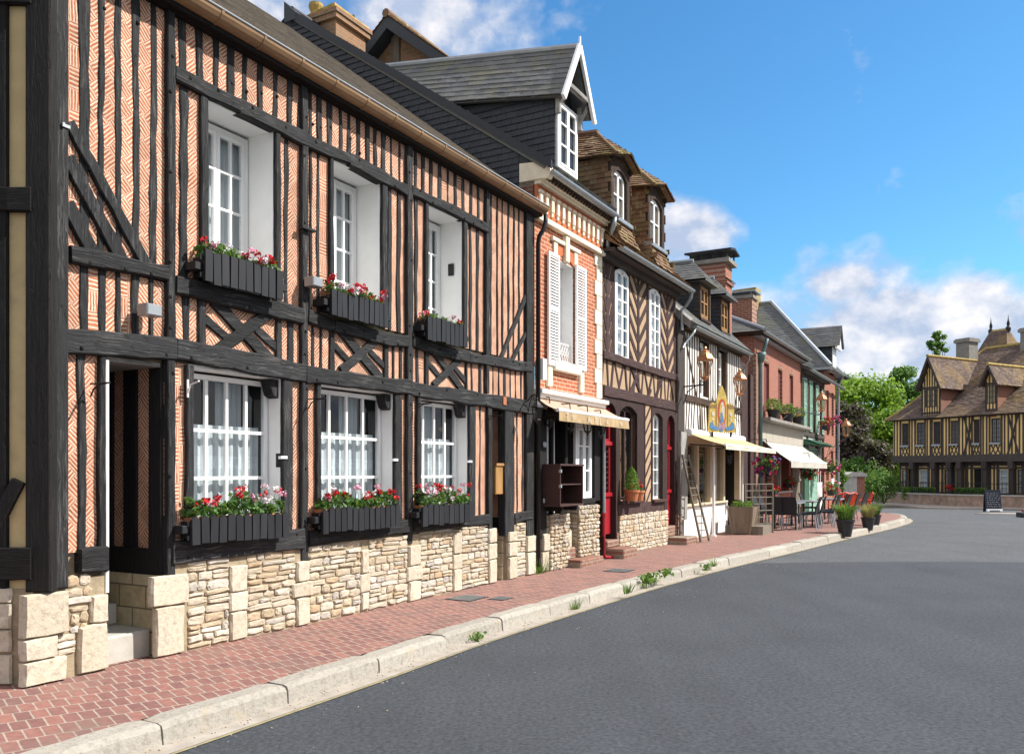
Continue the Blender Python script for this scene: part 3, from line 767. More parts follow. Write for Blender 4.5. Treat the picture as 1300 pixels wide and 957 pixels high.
# long braces at the left, short ones at the right
for (p, q, w) in (((83, 258), (115, 322), .12), ((83, 200), (152, 330), .11), ((85, 156), (184, 338), .105)):
    fr_.beam(ROW.px(*p), ROW.px(*q), w, -.040, .04, j=.009)
for (p, q, w) in (((634, 455), (668, 372), .07), ((648, 458), (669, 418), .06)):
    fr_.beam(ROW.px(*p), ROW.px(*q), w, -.040, .04, j=.007)
# --- ground floor panels
dn = [[(84.5, 98.5), (109, 122.5)], [(219, 233.5)], [(368.3, 381), (387, 399)], [(507.3, 515.7), (521.5, 527)], [(600.5, 608), (609.8, 616.4)], [(649, 655.3), (656.8, 662.3), (663.3, 667.5)]]
for seg in dn:
    stud_band(fr_, inf, Tn(seg), ZS - .02, ZB0 + .02)
# --- window jambs and posts
def post(ua, ub, z0, z1, pr=-.045, w=None):
    a, b = T(ua), T(ub); fr_.beam(((a + b) / 2, z0), ((a + b) / 2, z1), b - a, pr, .06, j=.006)
for (ua, ub) in [(252.5, 261.8), (347.3, 353.4), (416, 420.8), (482.3, 488.8), (537, 540.8), (586.3, 590.6)]: post(ua, ub, ZU1 - .01, ZH0 + .01)
for (ua, ub) in [(250.2, 260), (349, 356), (417.4, 423), (486.2, 491.6), (538, 542.8), (590, 592)]: post(ua, ub, ZB1 - .01, ZU0 + .01, -.03)
for (ua, ub) in [(233.4, 242.8), (356.2, 368.4), (399, 404), (498.2, 507.4), (527, 531.8), (593.2, 600.6), (122.4, 131.5)]: post(ua, ub, ZS - .01, ZB0 + .01)
for (ua, ub, z0, z1) in [(208.4, 218, .66, 5.7), (379, 387, .66, 5.68), (513.5, 520, .72, 5.68), (614, 617.4, ZB1, 5.66), (616.4, 621.3, .80, ZB0 + .01), (637.5, 649.2, .66, ZB0 + .01), (665, 674, .62, 5.72)]: post(ua, ub, z0, z1, -.055)
def peg(x, z, y): fr_.bbox(x - .011, x + .011, y - .004, y + .02, z - .011, z + .011, .003, 1)
for us_ in (top_us, left_us):
    for (p_, q_) in Tn(us_):
        if R.random() < .45: peg(q_ + .05, R.uniform(ZH1 + .05, ZE - .1), -.022)
for x_ in (T(213), T(383), T(516.5)):
    for z_ in (1.1, 1.6, 2.45, 2.85, 3.1, 3.45, 4.2, 4.95, 5.3): peg(x_ + R.uniform(-.02, .02), z_ + R.uniform(-.05, .05), -.062)
H1.part('timber_frame', fr_, [M['black_timber'], M['dark_timber']])
H1.part('brick_infill', inf, M['herring'])
def beam1(pts, w, y0=-.062, y1=.05, j=.012):
    b = MB()
    for p, q in zip(pts, pts[1:]):
        b.beam(p, q, w, y0, y1, j=j, c=.012)
        x = p[0] + .15
        while x < q[0] - .1:
            f = (x - p[0]) / (q[0] - p[0]); z = p[1] + (q[1] - p[1]) * f + R.choice((-.28, .28, .1)) * w
            b.bbox(x - .012, x + .012, y0 - .009, y0 + .02, z - .012, z + .012, .003, 1); x += R.uniform(.18, .8)
    H1.part('beam', b, [M['black_timber'], M['dark_timber']])
A1, E1 = T(82), T(674)
bz = (ZB0 + ZB1) / 2
beam1([(A1 - .05, bz - .02), (T(219), bz + .04), (T(383), bz)], .19, -.070); beam1([(T(383) + .004, bz - .01), (T(518), bz + .01)], .185, -.074); beam1([(T(518) + .004, bz), (E1, bz - .03)], .19, -.071)
uz = (ZU0 + ZU1) / 2
beam1([(T(218.2), uz), (T(380), uz - .03)], .165, -.072); beam1([(T(386.5), uz - .01), (T(420), uz - .05), (T(490), uz - .075), (T(514), uz - .05)], .145, -.068); beam1([(T(519.5), uz - .03), (T(545), uz - .07), (T(592), uz - .075), (E1 - .08, uz - .01)], .15, -.07)
beam1([(A1 + .02, 3.305), (T(208.5), 3.345)], .125, -.066)
hz = (ZH0 + ZH1) / 2
beam1([(T(218), hz + .01), (T(300), hz), (T(383), hz - .015), (T(440), hz + .01), (T(513), hz - .03)], .135, -.064); beam1([(T(519.5), hz - .005), (T(560), hz), (T(615.5), hz - .02)], .135, -.066)
sz = .905
beam1([(T(213), sz - .01), (T(380), sz + .01)], .19, -.082); beam1([(T(387), sz + .01), (T(514), sz + .03)], .165, -.078); beam1([(T(520.5), sz + .03), (T(617), sz + .03)], .14, -.078); beam1([(T(649.5), sz), (E1 - .06, sz + .03)], .14, -.072)
beam1([(A1 + .1, sz + .0), (T(131), sz)], .19, -.075)
pl = MB(); pl.box(-8.2, -.12, -.09, .1, ZE - .005, 5.80, j=.004); pl.box(-8.2, -.12, -.16, .0, 5.80, 5.86); H1.part('wall_plate', pl, M['dark_timber'])
cp = MB(); c0, c1 = T(47), T(80)
cp.bbox(c0, c1, -.085, .12, .70, 5.78, .02, j=.002); H1.part('corner_post', cp, M['black_timber'])
for zv in (5.50, 4.28):
    b = MB(); b.box(c1 - .07, c1 + .0, -.094, -.084, zv - .012, zv + .012); b.box(c1 - .07, c1 - .05, -.105, -.094, zv - .016, zv + .016); H1.part('metal_strap', b, M['zinc'])
# dark core that closes the wall behind the panels
core = MB()
H_up = [(T(a) , T(b), ZU1, ZH0) for a, b in W_UP]; H_dn = [(T(a), T(b), ZS, ZB0) for a, b in W_DN]
doors = [(T(131.5), T(208.4), 0, ZB0), (T(621), T(641), 0, ZB0)]
wall(core, -8.2, -.05, .0, 5.8, .03, H_up + H_dn + doors, .02)
H1.part('wall_core', core, M['mortar'])
# --- upper windows, deep white reveals
def reveal(a, b, z0, z1, y0, y1, w, th=.03, sill=True):
    r = MB()
    r.box(b - .004, b + th, y0, y1 + .05, z0, z1 + .03, t=.8); r.box(a - th, a + .004, y0, y1 + .05, z0, z1 + .03, t=.8); r.box(a + .005, b - .005, y0 + .001, y1 + .05, z1, z1 + th, t=.8)
    if sill: r.box(a + .005, b - .005, y0 - .06, y1 + .05, z0 - .02, z0 + .025, t=.8)
    return r
for k, (ua, ub) in enumerate(W_UP):
    a, b = T(ua), T(ub)
    w = window(H1, a + .01, b - .01, ZU1 + .07, ZH0 - .03, .34, 2, 4, .055, .024, 2, 'voile')
    H1.part('reveal', reveal(a, b, ZU1 + .02, ZH0 - .004, .0, .34, w), M['white_paint'], w)
    g = MB(); g.tube([(a + .02, .02, ZU1 + .17), (b - .02, .02, ZU1 + .12)], .011, 6); H1.part('window_rail', g, M['white_paint'], w)
    if k == 2:
        g = MB(); g.bbox(b - .035, b - .004, .12, .20, 4.32, 4.48, .006); H1.part('shutter_catch', g, M['iron'], w)
# --- ground floor windows
for k, (ua, ub) in enumerate(W_DN):
    a, b = T(ua), T(ub)
    zt = [(ZS + .06, ZS + 1.07)]
    w = window(H1, a + .012, b - .012 - .0, ZS + .05, ZB0 - .03, .16, 4, 3, .05, .032, 1, 'lace', cz=zt, deep=1.1, vert=[.33, .655])
    H1.part('reveal', reveal(a, b, ZS + .01, ZB0 - .006, .0, .16, w, sill=True), M['white_paint'], w)
    d = MB()
    for (x0, x1) in ((a + .1, a + .34), (b - .42, b - .08)):
        n = 10
        for q in range(n): d.face([(x0 + (x1 - x0) * q / n, .48 + .02 * (q % 2), ZS + 1.0), (x0 + (x1 - x0) * (q + 1) / n, .48 + .02 * ((q + 1) % 2), ZS + 1.0), (x0 + (x1 - x0) * (q + 1) / n, .48 + .02 * ((q + 1) % 2), ZB0 - .05), (x0 + (x1 - x0) * q / n, .48 + .02 * (q % 2), ZB0 - .05)], t=.5)
    H1.part('drape', d, M['voile'], w)
    g = MB(); g.prism([(b - .13, ZB0 - .02), (b - .01, ZB0 - .02), (b - .01, ZB0 - .20), (b - .08, ZB0 - .17)], .02, .15); H1.part('corbel', g, M['black_timber'], w)
    g = MB(); g.bbox(b - .05, b + .04, -.062, -.02, 1.74, 1.77, .004); H1.part('shutter_catch', g, M['white_paint'], w)
    if k == 2:
        g = MB(); g.lathe(0, 0, [(0, -.035), (.03, -.015), (.034, .01), (.0, .04)], 8); g.v = [(p[0] + b - .26, p[1] + .21 + .05, p[2] + 2.2) for p in g.v]; H1.part('ornament', g, M['lichen'], w)
# --- entrance recess (left) with its side wall of the same timber and brick
a, b = T(131.5), T(208.4); D = 1.0
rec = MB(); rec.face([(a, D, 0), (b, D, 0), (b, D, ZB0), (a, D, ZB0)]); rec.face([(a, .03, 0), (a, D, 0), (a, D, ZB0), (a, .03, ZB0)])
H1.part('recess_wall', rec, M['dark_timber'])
xx = b - .0
sidef = MB(); sidei = MB()
ypx = lambda u: ROW.pt(u, 600, xx)[0]
yy = sorted([ypx(u) for u in (208, 193, 175.5, 160, 145.5, 137, 131)])
yw = lambda p, q, z0, z1, pr, mb: mb.box(xx - pr, xx + .06, p, q, z0, z1, j=.003)
sidei.face([(xx, -.0, .92), (xx, D, .92), (xx, D, ZB0), (xx, -.0, ZB0)])
yw(yy[0], yy[1], .70, ZB0, .035, sidef); yw(yy[2], yy[3], .9, ZB0, .03, sidef); yw(yy[4], yy[5] + .3, .9, ZB0, .03, sidef)
yw(yy[1] + .002, D, .70, .93, .04, sidef)
H1.part('recess_frame', sidef, M['dark_timber']); H1.part('recess_infill', sidei, M['herring_side'])
ash = MB(); ash.box(xx - .05, xx + .06, .02, D, .0, .70, t=.5); H1.part('ashlar_base', ash, M['ashlar'])
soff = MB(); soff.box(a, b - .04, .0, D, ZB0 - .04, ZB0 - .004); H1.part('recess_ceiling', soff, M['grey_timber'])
dj = MB(); dj.bbox(a - .012, a + .018, -.05, .06, .62, ZB0 - .042, .006, t=.9); H1.part('door_frame', dj, M['white_paint'])
st = MB(); st.bbox(a + .03, xx - .055, .10, D, -.02, .23, .02); st.bbox(a + .03, xx - .055, .55, D, .23, .42, .02); H1.part('doorstep', st, M['concrete'])
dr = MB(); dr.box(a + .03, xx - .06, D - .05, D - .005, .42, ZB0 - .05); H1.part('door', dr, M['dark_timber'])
# --- entrance recess (right)
a, b = T(621.3), T(637.5); D2 = .75
rec = MB(); rec.face([(a, D2, 0), (b, D2, 0), (b, D2, ZB0), (a, D2, ZB0)]); rec.face([(a, .03, 0), (a, D2, 0), (a, D2, ZB0), (a, .03, ZB0)]); rec.box(a, b, .0, D2, ZB0 - .04, ZB0 - .004)
H1.part('recess_wall', rec, M['dark_timber'])
b = T(641); sidei = MB(); sidei.face([(b, -.0, .92), (b, D2, .92), (b, D2, ZB0), (b, -.0, ZB0)], 0); H1.part('recess_infill', sidei, M['herring_side'])
sidef = MB(); 
for (p, q) in ((.50, .75), (.02, .10)): sidef.box(b - .03, b + .04, p, q, .7, ZB0)
sidef.box(b - .035, b + .04, .101, .499, .70, .93); H1.part('recess_frame', sidef, M['dark_timber'])
ash = MB(); ash.box(b - .05, b + .06, .02, D2, .0, .70, t=.5); H1.part('ashlar_base', ash, M['ashlar'])
st = MB(); st.bbox(a + .03, b - .055, .10, D2, -.02, .24, .02); H1.part('doorstep', st, M['concrete'])
bx = MB(); bx.bbox(b - .30, b - .032, -.02, .13, 1.28, 1.72, .01); bx.bbox(b - .31, b - .03, -.04, -.02, 1.70, 1.74, .004); H1.part('letter_box', bx, M['natural_wood'])
np_ = MB(); np_.bbox(T(633), T(637), -.085, -.070, 2.60, 2.72, .003); H1.part('number_plate', np_, M['terracotta'])
# --- stone plinth
plm = MB()
for (x0, x1, z1) in ((-8.15, T(131.5), .80), (T(213), -1.62, .86), (T(641), -.14, .84)): plm.box(x0, x1, -.035, .1, -.02, z1 - .03, t=.5)
H1.part('plinth_mortar', plm, M['mortar'])
def rpart(*a, **k):
    m_ = MB(); rubble(m_, *a, **k); H1.part('rubble_plinth', m_, M['limestone'])
def qpart(*a, **k):
    m_ = MB(); quoins(m_, *a, **k); H1.part('quoin', m_, M['quoin_stone'])
q1 = [T(190), T(234)]; p3 = (T(371), T(388)); p4 = (T(514), T(529.5)); pm1 = (T(287), T(309)); pm2 = (T(571), T(582)); pe = (T(616), T(626)); pc = (T(454), T(464))
zt = .815
rpart(q1[1], pm1[0], .015, zt, -.035); rpart(pm1[1], p3[0], .015, zt, -.035); rpart(p3[1], pc[0], .015, .825, -.035); rpart(pc[1], p4[0], .015, .835, -.035)
rpart(p4[1], pm2[0], .015, .855, -.035); rpart(pm2[1], pe[0], .015, .86, -.035); rpart(T(652), T(664), .015, .83, -.035)
rpart(T(78), T(113), .55, .80, -.035, wmin=.08, wmax=.18); rpart(T(84), T(108), .33, .55, -.035, wmin=.08, wmax=.16); rpart(T(66), T(92), .18, .36, -.035, wmin=.1, wmax=.2)
qpart(q1[0], T(228), [.0, .44, .71], -.035, .05); qpart(p3[0], p3[1], [.0, .30, .46, .68], -.035, .04); qpart(p4[0], p4[1], [.0, .25, .44, .70], -.035, .04)
qpart(pm1[0], pm1[1], [.0, .28, .46, .72], -.035, .035); qpart(pm2[0], pm2[1], [0, .30, .5, .8], -.035, .035, vary=.03); qpart(pe[0], pe[1], [0, .35, .58, .8], -.035, .04, vary=.03)
qpart(pc[0], pc[1], [.02, .22, .44, .72], -.035, .03, vary=.04)
qpart(T(641), T(652), [0, .34, .56, .72], -.035, .045, vary=.02); qpart(T(664), T(675), [0, .36, .62], -.035, .05, vary=.02)
qpart(T(20), T(80), [.36, .695], -.035, .07); qpart(T(20), T(66), [.19, .36], -.035, .07); qpart(T(20), T(77), [.0, .19], -.035, .07); qpart(T(93), T(131), [.0, .39], -.035, .05, vary=0); qpart(T(109), T(132), [.39, .62], -.035, .045, vary=0)
# --- roof, gutter, downpipe
roof_slab(H1, 'roof', -8.9, -.03, (-.17, 5.82), (5.1, 9.92), M['old_tile'], .16, .105, .014)
rb = MB(); rb.box(-8.9, -.03, -.14, .0, 5.66, 5.72, t=.2); rb.prismx([(-.15, 5.74), (-.15, 5.80), (.5, 6.30), (.5, 6.2)], -8.9, -.03); H1.part('eaves_board', rb, M['dark_timber'])
rf = MB(); rf.face([(-8.9, 5.1, 9.9), (-.03, 5.1, 9.9), (-.03, 10.4, 5.7), (-8.9, 10.4, 5.7)]); H1.part('rear_roof', rf, M['old_tile'])
gw = MB(); gw.face([(-.05, 0, 0), (-.05, 10, 0), (-.05, 10, 5.8), (-.05, 5.1, 9.7), (-.05, 0, 5.7)]); gw.face([(-8.2, 0, 0), (-8.2, 10, 0), (-8.2, 10, 5.8), (-8.2, 5.1, 9.7), (-8.2, 0, 5.7)]); gw.face([(-8.2, 10, 0), (-.05, 10, 0), (-.05, 10, 5.8), (-8.2, 10, 5.8)]); H1.part('rear_wall', gw, M['mortar'])
gt = MB(); half_gutter(gt, -8.95, -.02, -.155, 5.80, .105, seams=.52)
g_ = H1.part('gutter', gt, M['tan_gutter'], smooth=False)
ge = MB(); ge.tube([(-8.95, -.262, 5.80), (-.02, -.262, 5.80)], .009, 6); H1.part('gutter_rim', ge, M['zinc_light'], g_)
dp = MB(); xd = T(675) + .03
dp.tube([(-.06, -.21, 5.68), (-.06, -.21, 5.56), (-.09, -.19, 5.44), (xd - .02, -.13, 5.33), (xd, -.10, 5.22), (xd, -.10, .12)], .036, 10)
H1.part('downpipe', dp, M['black_paint'], smooth=True)
# small ironwork on the wall
for (u, v) in ((109, 488), (386, 507), (521, 637 - 10), (523, 513), (614, 528)):
    x, z = ROW.px(u, v)
    b = MB(); b.tube([(x, -.06, z - .10), (x, -.10, z - .04), (x + .0, -.17, z - .01), (x, -.30, z)], .007, 6); b.tube([(x, -.06, z), (x, -.30, z)], .007, 6); H1.part('shutter_bracket', b, M['iron'])
x, z = ROW.px(233, 485); b = MB(); b.tube([(x, -.05, z - .12), (x, -.09, z - .03), (x, -.2, z)], .008, 6); b.tube([(x, -.055, z - .14), (x, -.055, z + .02)], .01, 6); H1.part('shutter_bracket', b, M['white_paint'])
x, z = ROW.px(383, 292); b = MB(); b.bbox(x - .09, x + .11, -.10, -.05, z - .015, z + .015, .004); H1.part('shutter_stop', b, M['iron'])
# flood lights
for (u, v, lab) in ((177, 397, 'small grey floodlight box on the timber wall left of the upper windows'), (386, 361, 'small blue grey floodlight on the post between two upper windows')):
    x, z = ROW.px(u, v)
    L_ = Thing('floodlight', lab, 'floodlight', (x, -.06, z))
    b = MB(); b.bbox(x - .075, x + .075, -.20, -.075, z - .045, z + .055, .01); L_.part('housing', b, M['zinc'])
    b = MB(); b.lathe(0, 0, [(.0, -.012), (.032, -.012), (.034, .0), (.0, .004)], 10); b.v = [(x + .085 + p[2], -.13 + p[0], z + p[1]) for p in b.v]; L_.part('lens', b, M['white_paint'])
    b = MB(); b.box(x - .02, x + .02, -.08, -.03, z - .02, z + .02); L_.part('bracket', b, M['iron'])

# --- flower boxes
def flower_box(u0, u1, z0, z1, y, n, label, blooms, pointed, leaf_n, h=.16):
    a, b = T(u0, y), T(u1, y)
    F = Thing('flower_box', label, 'flower box', ((a + b) / 2, y, z0), group='flower boxes under the windows')
    bx = MB(); bx.box(a + .03, b - .03, y + .012, y + .165, z0 + .05, z1 - .05); bx.box(a - .02, b + .02, y + .0125, y + .03, z0 + .04, z0 + .08); bx.box(a - .02, b + .02, y + .0125, y + .03, z1 - .09, z1 - .05)
    F.part('trough', bx, M['black_paint'])
    for s_ in (a - .07, b + .02):
        e = MB(); e.bbox(s_, s_ + .07, y + .02, y + .20, z0 + .10, z0 + .17, .006); F.part('bracket', e, M['black_paint'])
    s = MB(); w = (b - a) / n
    for k in range(n):
        x0 = a + k * w + .007; x1 = a + (k + 1) * w - .007; dz = R.uniform(-.012, .012); tl = R.uniform(-.006, .006); yy = y + R.uniform(-.004, .004)
        if pointed: poly = [(x0, z0 + dz), (x1, z0 + dz), (x1 + tl, z1 - .03 + dz), ((x0 + x1) / 2 + tl, z1 + dz), (x0 + tl, z1 - .025 + dz)]
        else: poly = [(x0, z0 + dz), (x1, z0 + dz), (x1 + tl, z1 + dz), (x0 + tl, z1 + dz)]
        s.prism(poly, yy - .02, yy + .011)
    F.part('slats', s, M['black_paint'])
    pt = MB(); px_ = a + .06
    while px_ < b - .12:
        pw = R.uniform(.2, .3); pt.bbox(px_, min(b - .04, px_ + pw), y + .03, y + .155, z0 + .08, z1 - .015, .01); px_ += pw + .02
    F.part('plant_pot', pt, M['terracotta'])
    lf = MB(); bl = MB(); flower_spray(lf, bl, a + .04, b - .02, y + .0, y + .16, z1 - .02, h, leaf_n, blooms)
    l = F.part('geranium', lf, M['geranium_leaf']); F.part('blossom', bl, PETALS, l)
    return F
flower_box(258, 358, 3.315, 3.60, -.18, 10, 'black slatted flower box with pink and red geraniums under the largest upper window', [(0, 8), (1, 7), (2, 4)], False, 380, .15)
flower_box(419, 492, 3.285, 3.555, -.18, 11, 'black slatted flower box with red geraniums under the middle upper window', [(0, 13), (1, 6), (2, 3)], False, 360, .15)
flower_box(541, 592, 3.275, 3.57, -.18, 9, 'smaller black flower box with one red bloom under the upper window near the downpipe', [(0, 3), (1, 4)], False, 180, .10)
flower_box(242, 366, .965, 1.215, -.19, 12, 'black picket flower box with tall white and pink geraniums beside the stone entrance', [(0, 10), (1, 5), (2, 7)], True, 560, .24)
flower_box(408, 507, .965, 1.225, -.19, 14, 'black picket flower box full of red geraniums under the middle ground floor window', [(0, 19), (1, 6), (2, 4)], True, 620, .21)
flower_box(535, 600, .94, 1.205, -.19, 10, 'black picket flower box with mixed geraniums under the ground floor window nearest the letter box', [(0, 12), (1, 5), (2, 8)], True, 560, .23)

# ================================================================ neighbouring house at the left edge, its shaded end wall facing the camera
LX, LY = ROW.w(-8.2, .02).x, ROW.w(-8.2, .02).y
LFR = Frame(LX, LY, radians(2))
N = Thing('timbered_cottage', 'shaded black timbered house end with ochre panels at the left edge of the picture', 'house', (-1, 0, 0), LFR)
lf = MB(); li = MB()
lp = lambda u, v, y=0: LFR.px(u, v, y)
x1, x2 = lp(35, 400)[0], lp(12, 400)[0]
li.face([(-3, 0, .5), (0, 0, .5), (0, 0, 7.5), (-3, 0, 7.5)], 0, .5); N.part('infill', li, M['yellow_wall'])
lf.bbox(x1, .16, -.04, .1, .70, 7.4, .012); lf.bbox(x2 - .22, x2, -.04, .1, .70, 7.4, .012)
for xx_ in (-.95, -1.3, -1.7, -2.1): lf.bbox(xx_, xx_ + .16, -.04, .1, .70, 7.4, .012)
N.part('timber_frame', lf, M['dark_timber'])
for (v0, v1) in ((-20, 8.5), (240, 271), (695, 735)):
    b = MB(); z0_ = lp(20, v1)[1]; z1_ = lp(20, v0)[1]; b.beam((-3, (z0_ + z1_) / 2), (.02, (z0_ + z1_) / 2), z1_ - z0_, -.06, .05, j=.006); N.part('beam', b, M['dark_timber'])
b = MB(); b.beam(lp(-12, 685), lp(26, 610), .1, -.05, .04); N.part('brace', b, M['dark_timber'])
b = MB(); b.box(-3, .02, -.02, .12, -.02, .72, t=.5); N.part('plinth_mortar', b, M['mortar'])
b = MB(); x3 = lp(19.5, 800)[0]
for z0_, z1_ in zip((.0, .24, .42, .62), (.24, .42, .62, .735)):
    x = -3
    while x < x3 - .05:
        w = R.uniform(.3, .5); w = w if x + w < x3 - .15 else x3 - x; b.stone(x + .005, x + w - .005, z0_ + .005, z1_ - .005, -.02, .03, cr=.02); x += w
N.part('quoin', b, M['quoin_stone'])
b = MB(); b.box(-3.2, .3, -.3, 4, 7.4, 7.6); N.part('roof', b, M['old_tile'])
# ================================================================ second house: orange brick, shop below
H2 = Thing('brick_house', 'orange brick house with louvred white shutters and a big slate dormer above a small shop', 'house', (1.3, 0, 0))
e0, e1 = -.04, 2.62
mb = MB(); hole = (.74, 1.40, 3.48, 5.17)
wall(mb, e0, e1, 2.86, 5.66, .0, [hole], .4, t=.5); H2.part('brick_wall', mb, M['brick_orange'])
mb = MB(); mb.box(e0 + .002, e1 - .002, -.045, .3, 5.72, 6.24); H2.part('frieze', mb, M['brick_orange_plain'])
mb = MB(); mb.bbox(e0 - .005, e1 + .02, -.09, .2, 5.63, 5.695, .01, t=.7); mb.bbox(e0 - .0, e1 + .01, -.065, .2, 5.695, 5.74, .01, t=.7); H2.part('string_course', mb, M['cream_stone'])
mb = MB()
n = 13
for k in range(n):
    x = e0 + .10 + (e1 - e0 - .2) * k / (n - 1)
    mb.bbox(x - .045, x + .045, -.085, .0, 5.86, 6.07, .006, t=.8); mb.bbox(x - .065, x + .065, -.10, .0, 6.071, 6.12, .006, t=.8); mb.bbox(x - .030, x + .030, -.075, .0, 5.79, 5.858, .006, t=.7)
H2.part('pilaster_strip', mb, M['cream_stone'])
mb = MB(); mb.box(e0, e1 + .05, -.12, .3, 6.20, 6.25, t=.5); mb.box(e0, e1 + .05, -.17, .3, 6.25, 6.29, t=.4); H2.part('cornice', mb, M['cream_stone'])
mb = MB(); mb.box(e0, e1 + .1, -.24, .3, 6.31, 6.345)
for k in range(24): x = e0 + .06 + (e1 - e0) * k / 24; mb.box(x - .022, x + .022, -.23, -.1, 6.26, 6.308)
H2.part('eaves_soffit', mb, M['brown_timber'])
mb = MB(); half_gutter(mb, e0, e1 + .1, -.28, 6.38, .07); H2.part('gutter', mb, M['zinc'])
mb = MB(); mb.tube([(2.6, -.28, 6.32), (2.62, -.27, 6.2), (2.66, -.18, 6.06), (2.68, -.12, 5.95), (2.68, -.12, 5.72)], .045, 8); H2.part('downpipe', mb, M['zinc'], smooth=True)
# quoins and window surround
mb = MB(); z = 2.98; k = 0
while z < 5.6:
    h = .27; mb.bbox(2.30 if k % 2 else 2.38, e1 + .005, -.03, .02, z, min(5.62, z + h - .006), .008, t=.75); z += h; k += 1
H2.part('quoin', mb, M['cream_stone'])
mb = MB()
for (x0, x1) in ((.60, .74), (1.40, 1.54)): mb.bbox(x0, x1, -.035, .06, 5.18, 5.44, .008, t=.8)
mb.bbox(.99, 1.14, -.07, .05, 5.18, 5.62, .01, t=.85); mb.bbox(.52, .985, -.055, .05, 5.44, 5.51, .008, t=.8); mb.bbox(1.145, 1.62, -.055, .05, 5.44, 5.51, .008, t=.8)
mb.bbox(.55, 1.58, -.09, .10, 3.30, 3.42, .01, t=.8); mb.bbox(.60, 1.54, -.06, .10, 3.42, 3.479, .01, t=.75)
H2.part('window_surround', mb, M['cream_stone'])
for (x0, x1) in ((.36, .52), (1.62, 1.78)): mb = MB(); mb.bbox(x0, x1, -.05, .05, 3.02, 3.40, .01, t=.8); H2.part('sill_console', mb, M['cream_stone'])
mb = MB(); mb.prism([(.74, 5.17), (.74, 5.44), (.99, 5.44), (.99, 5.30)], -.02, .05); mb.prism([(1.14, 5.30), (1.14, 5.44), (1.40, 5.44), (1.40, 5.17)], -.02, .05); H2.part('tympanum_brick', mb, M['brick_orange_plain'])
w = window(H2, .75, 1.39, 3.49, 5.16, .22, 1, 3, .05, .03, 2, 'voile', vert=[.4, .78])
mb = MB(); mb.box(1.392, 1.41, .0, .3, 3.48, 5.17, t=.8); mb.box(.73, .748, .0, .3, 3.48, 5.17, t=.8); mb.box(.75, 1.39, .0, .3, 5.165, 5.18, t=.8); H2.part('reveal', mb, M['white_paint'], w)
mb = MB()
for z in (3.50, 3.80): mb.tube([(.74, .05, z), (1.40, .05, z)], .012, 6)
for k in range(7):
    x = .79 + .093 * k; mb.tube([(x + .03 * cos(a_ * .7), .05, z_) for a_, z_ in zip(range(10), [3.5 + .033 * q for q in range(10)])], .008, 5)
    mb.tube([(x + .03 * cos(a_ * pi / 4), .05, 3.65 + .04 * sin(a_ * pi / 4)) for a_ in range(9)], .007, 5)
H2.part('window_rail', mb, M['white_paint'], w)
def shutter(th, x0, x1, z0, z1, y, mat='white_paint'):
    s = MB(); t_ = .045
    s.bbox(x0, x0 + t_, y, y + .035, z0, z1, .004, t=.8); s.bbox(x1 - t_, x1, y, y + .035, z0, z1, .004, t=.8)
    for zz in (z0, (z0 + z1) / 2 - .03, z1 - .06): s.bbox(x0 + t_, x1 - t_, y, y + .034, zz, zz + .06, .004, t=.8)
    z = z0 + .07
    while z < z1 - .07:
        s.face([(x0 + t_, y + .004, z), (x1 - t_, y + .004, z), (x1 - t_, y + .030, z + .042), (x0 + t_, y + .030, z + .042)], 0, .8); s.face([(x0 + t_, y + .030, z + .042), (x1 - t_, y + .030, z + .042), (x1 - t_, y + .033, z + .05), (x0 + t_, y + .033, z + .05)], 0, .5); z += .05
    return th.part('shutter', s, M[mat])
shutter(H2, .33, .735, 3.36, 5.22, -.075); shutter(H2, 1.40, 1.815, 3.40, 5.22, -.075)
mb = MB(); mb.bbox(-.0, .13, -.14, .0, 3.08, 3.42, .01, t=.8); H2.part('meter_box', mb, M['white_paint'])
# slate clad end wall, brick return, roof
mb = MB()
ra, rb_ = (-.20, 6.62), (5.2, 10.36)
nrow = 46
mb.face([(e0, 0, 5.0), (e0, 10.6, 5.0), (e0, 10.6, 6.5), (e0, 5.2, 10.30), (e0, 0, 6.7)], t=.1)
ch = .105; z = 5.0
while z < 10.3:
    ya = max(.28, (z + ch - 6.77) / .691) if z > 6.4 else .28
    yb = 5.2 if z < 10.3 else 5.2
    x = ya
    while x < yb:
        w_ = .20 if x > ya else .10 + .1 * R.random(); x2 = min(x + w_, yb); d_ = .012 * R.uniform(.7, 1.4)
        mb.raw([(e0 - d_ - .008, x + .002, z), (e0 - d_ - .008, x2 - .002, z), (e0 - .004, x2 - .002, z + ch * 1.1), (e0 - .004, x + .002, z + ch * 1.1), (e0, x + .002, z), (e0, x2 - .002, z)], [(1, 0, 3, 2), (0, 1, 5, 4), (0, 4, 3), (1, 2, 5)]); x = x2
    z += ch
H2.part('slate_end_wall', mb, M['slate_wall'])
mb = MB(); mb.box(e0 - .012, e0 + .2, .02, .28, 4.6, 6.2, t=.5); H2.part('brick_return', mb, M['brick_dark_side'])
mb = MB(); mb.prismx([(-.26, 6.26), (-.30, 6.36), (-.26, 6.48), (-.1, 6.53), (.26, 6.56), (.26, 6.26)], e0 - .03, e0 + .1, t=.5); H2.part('cornice_end', mb, M['cream_stone'])
roof_slab(H2, 'roof', e0 - .06, 2.75, (-.26, 6.50), (5.2, 10.32), M['slate'], .20, .12, .012)
mb = MB(); mb.face([(e0 - .06, 5.2, 10.3), (2.75, 5.2, 10.3), (2.75, 10.6, 6.5), (e0 - .06, 10.6, 6.5)]); H2.part('rear_roof', mb, M['slate'])
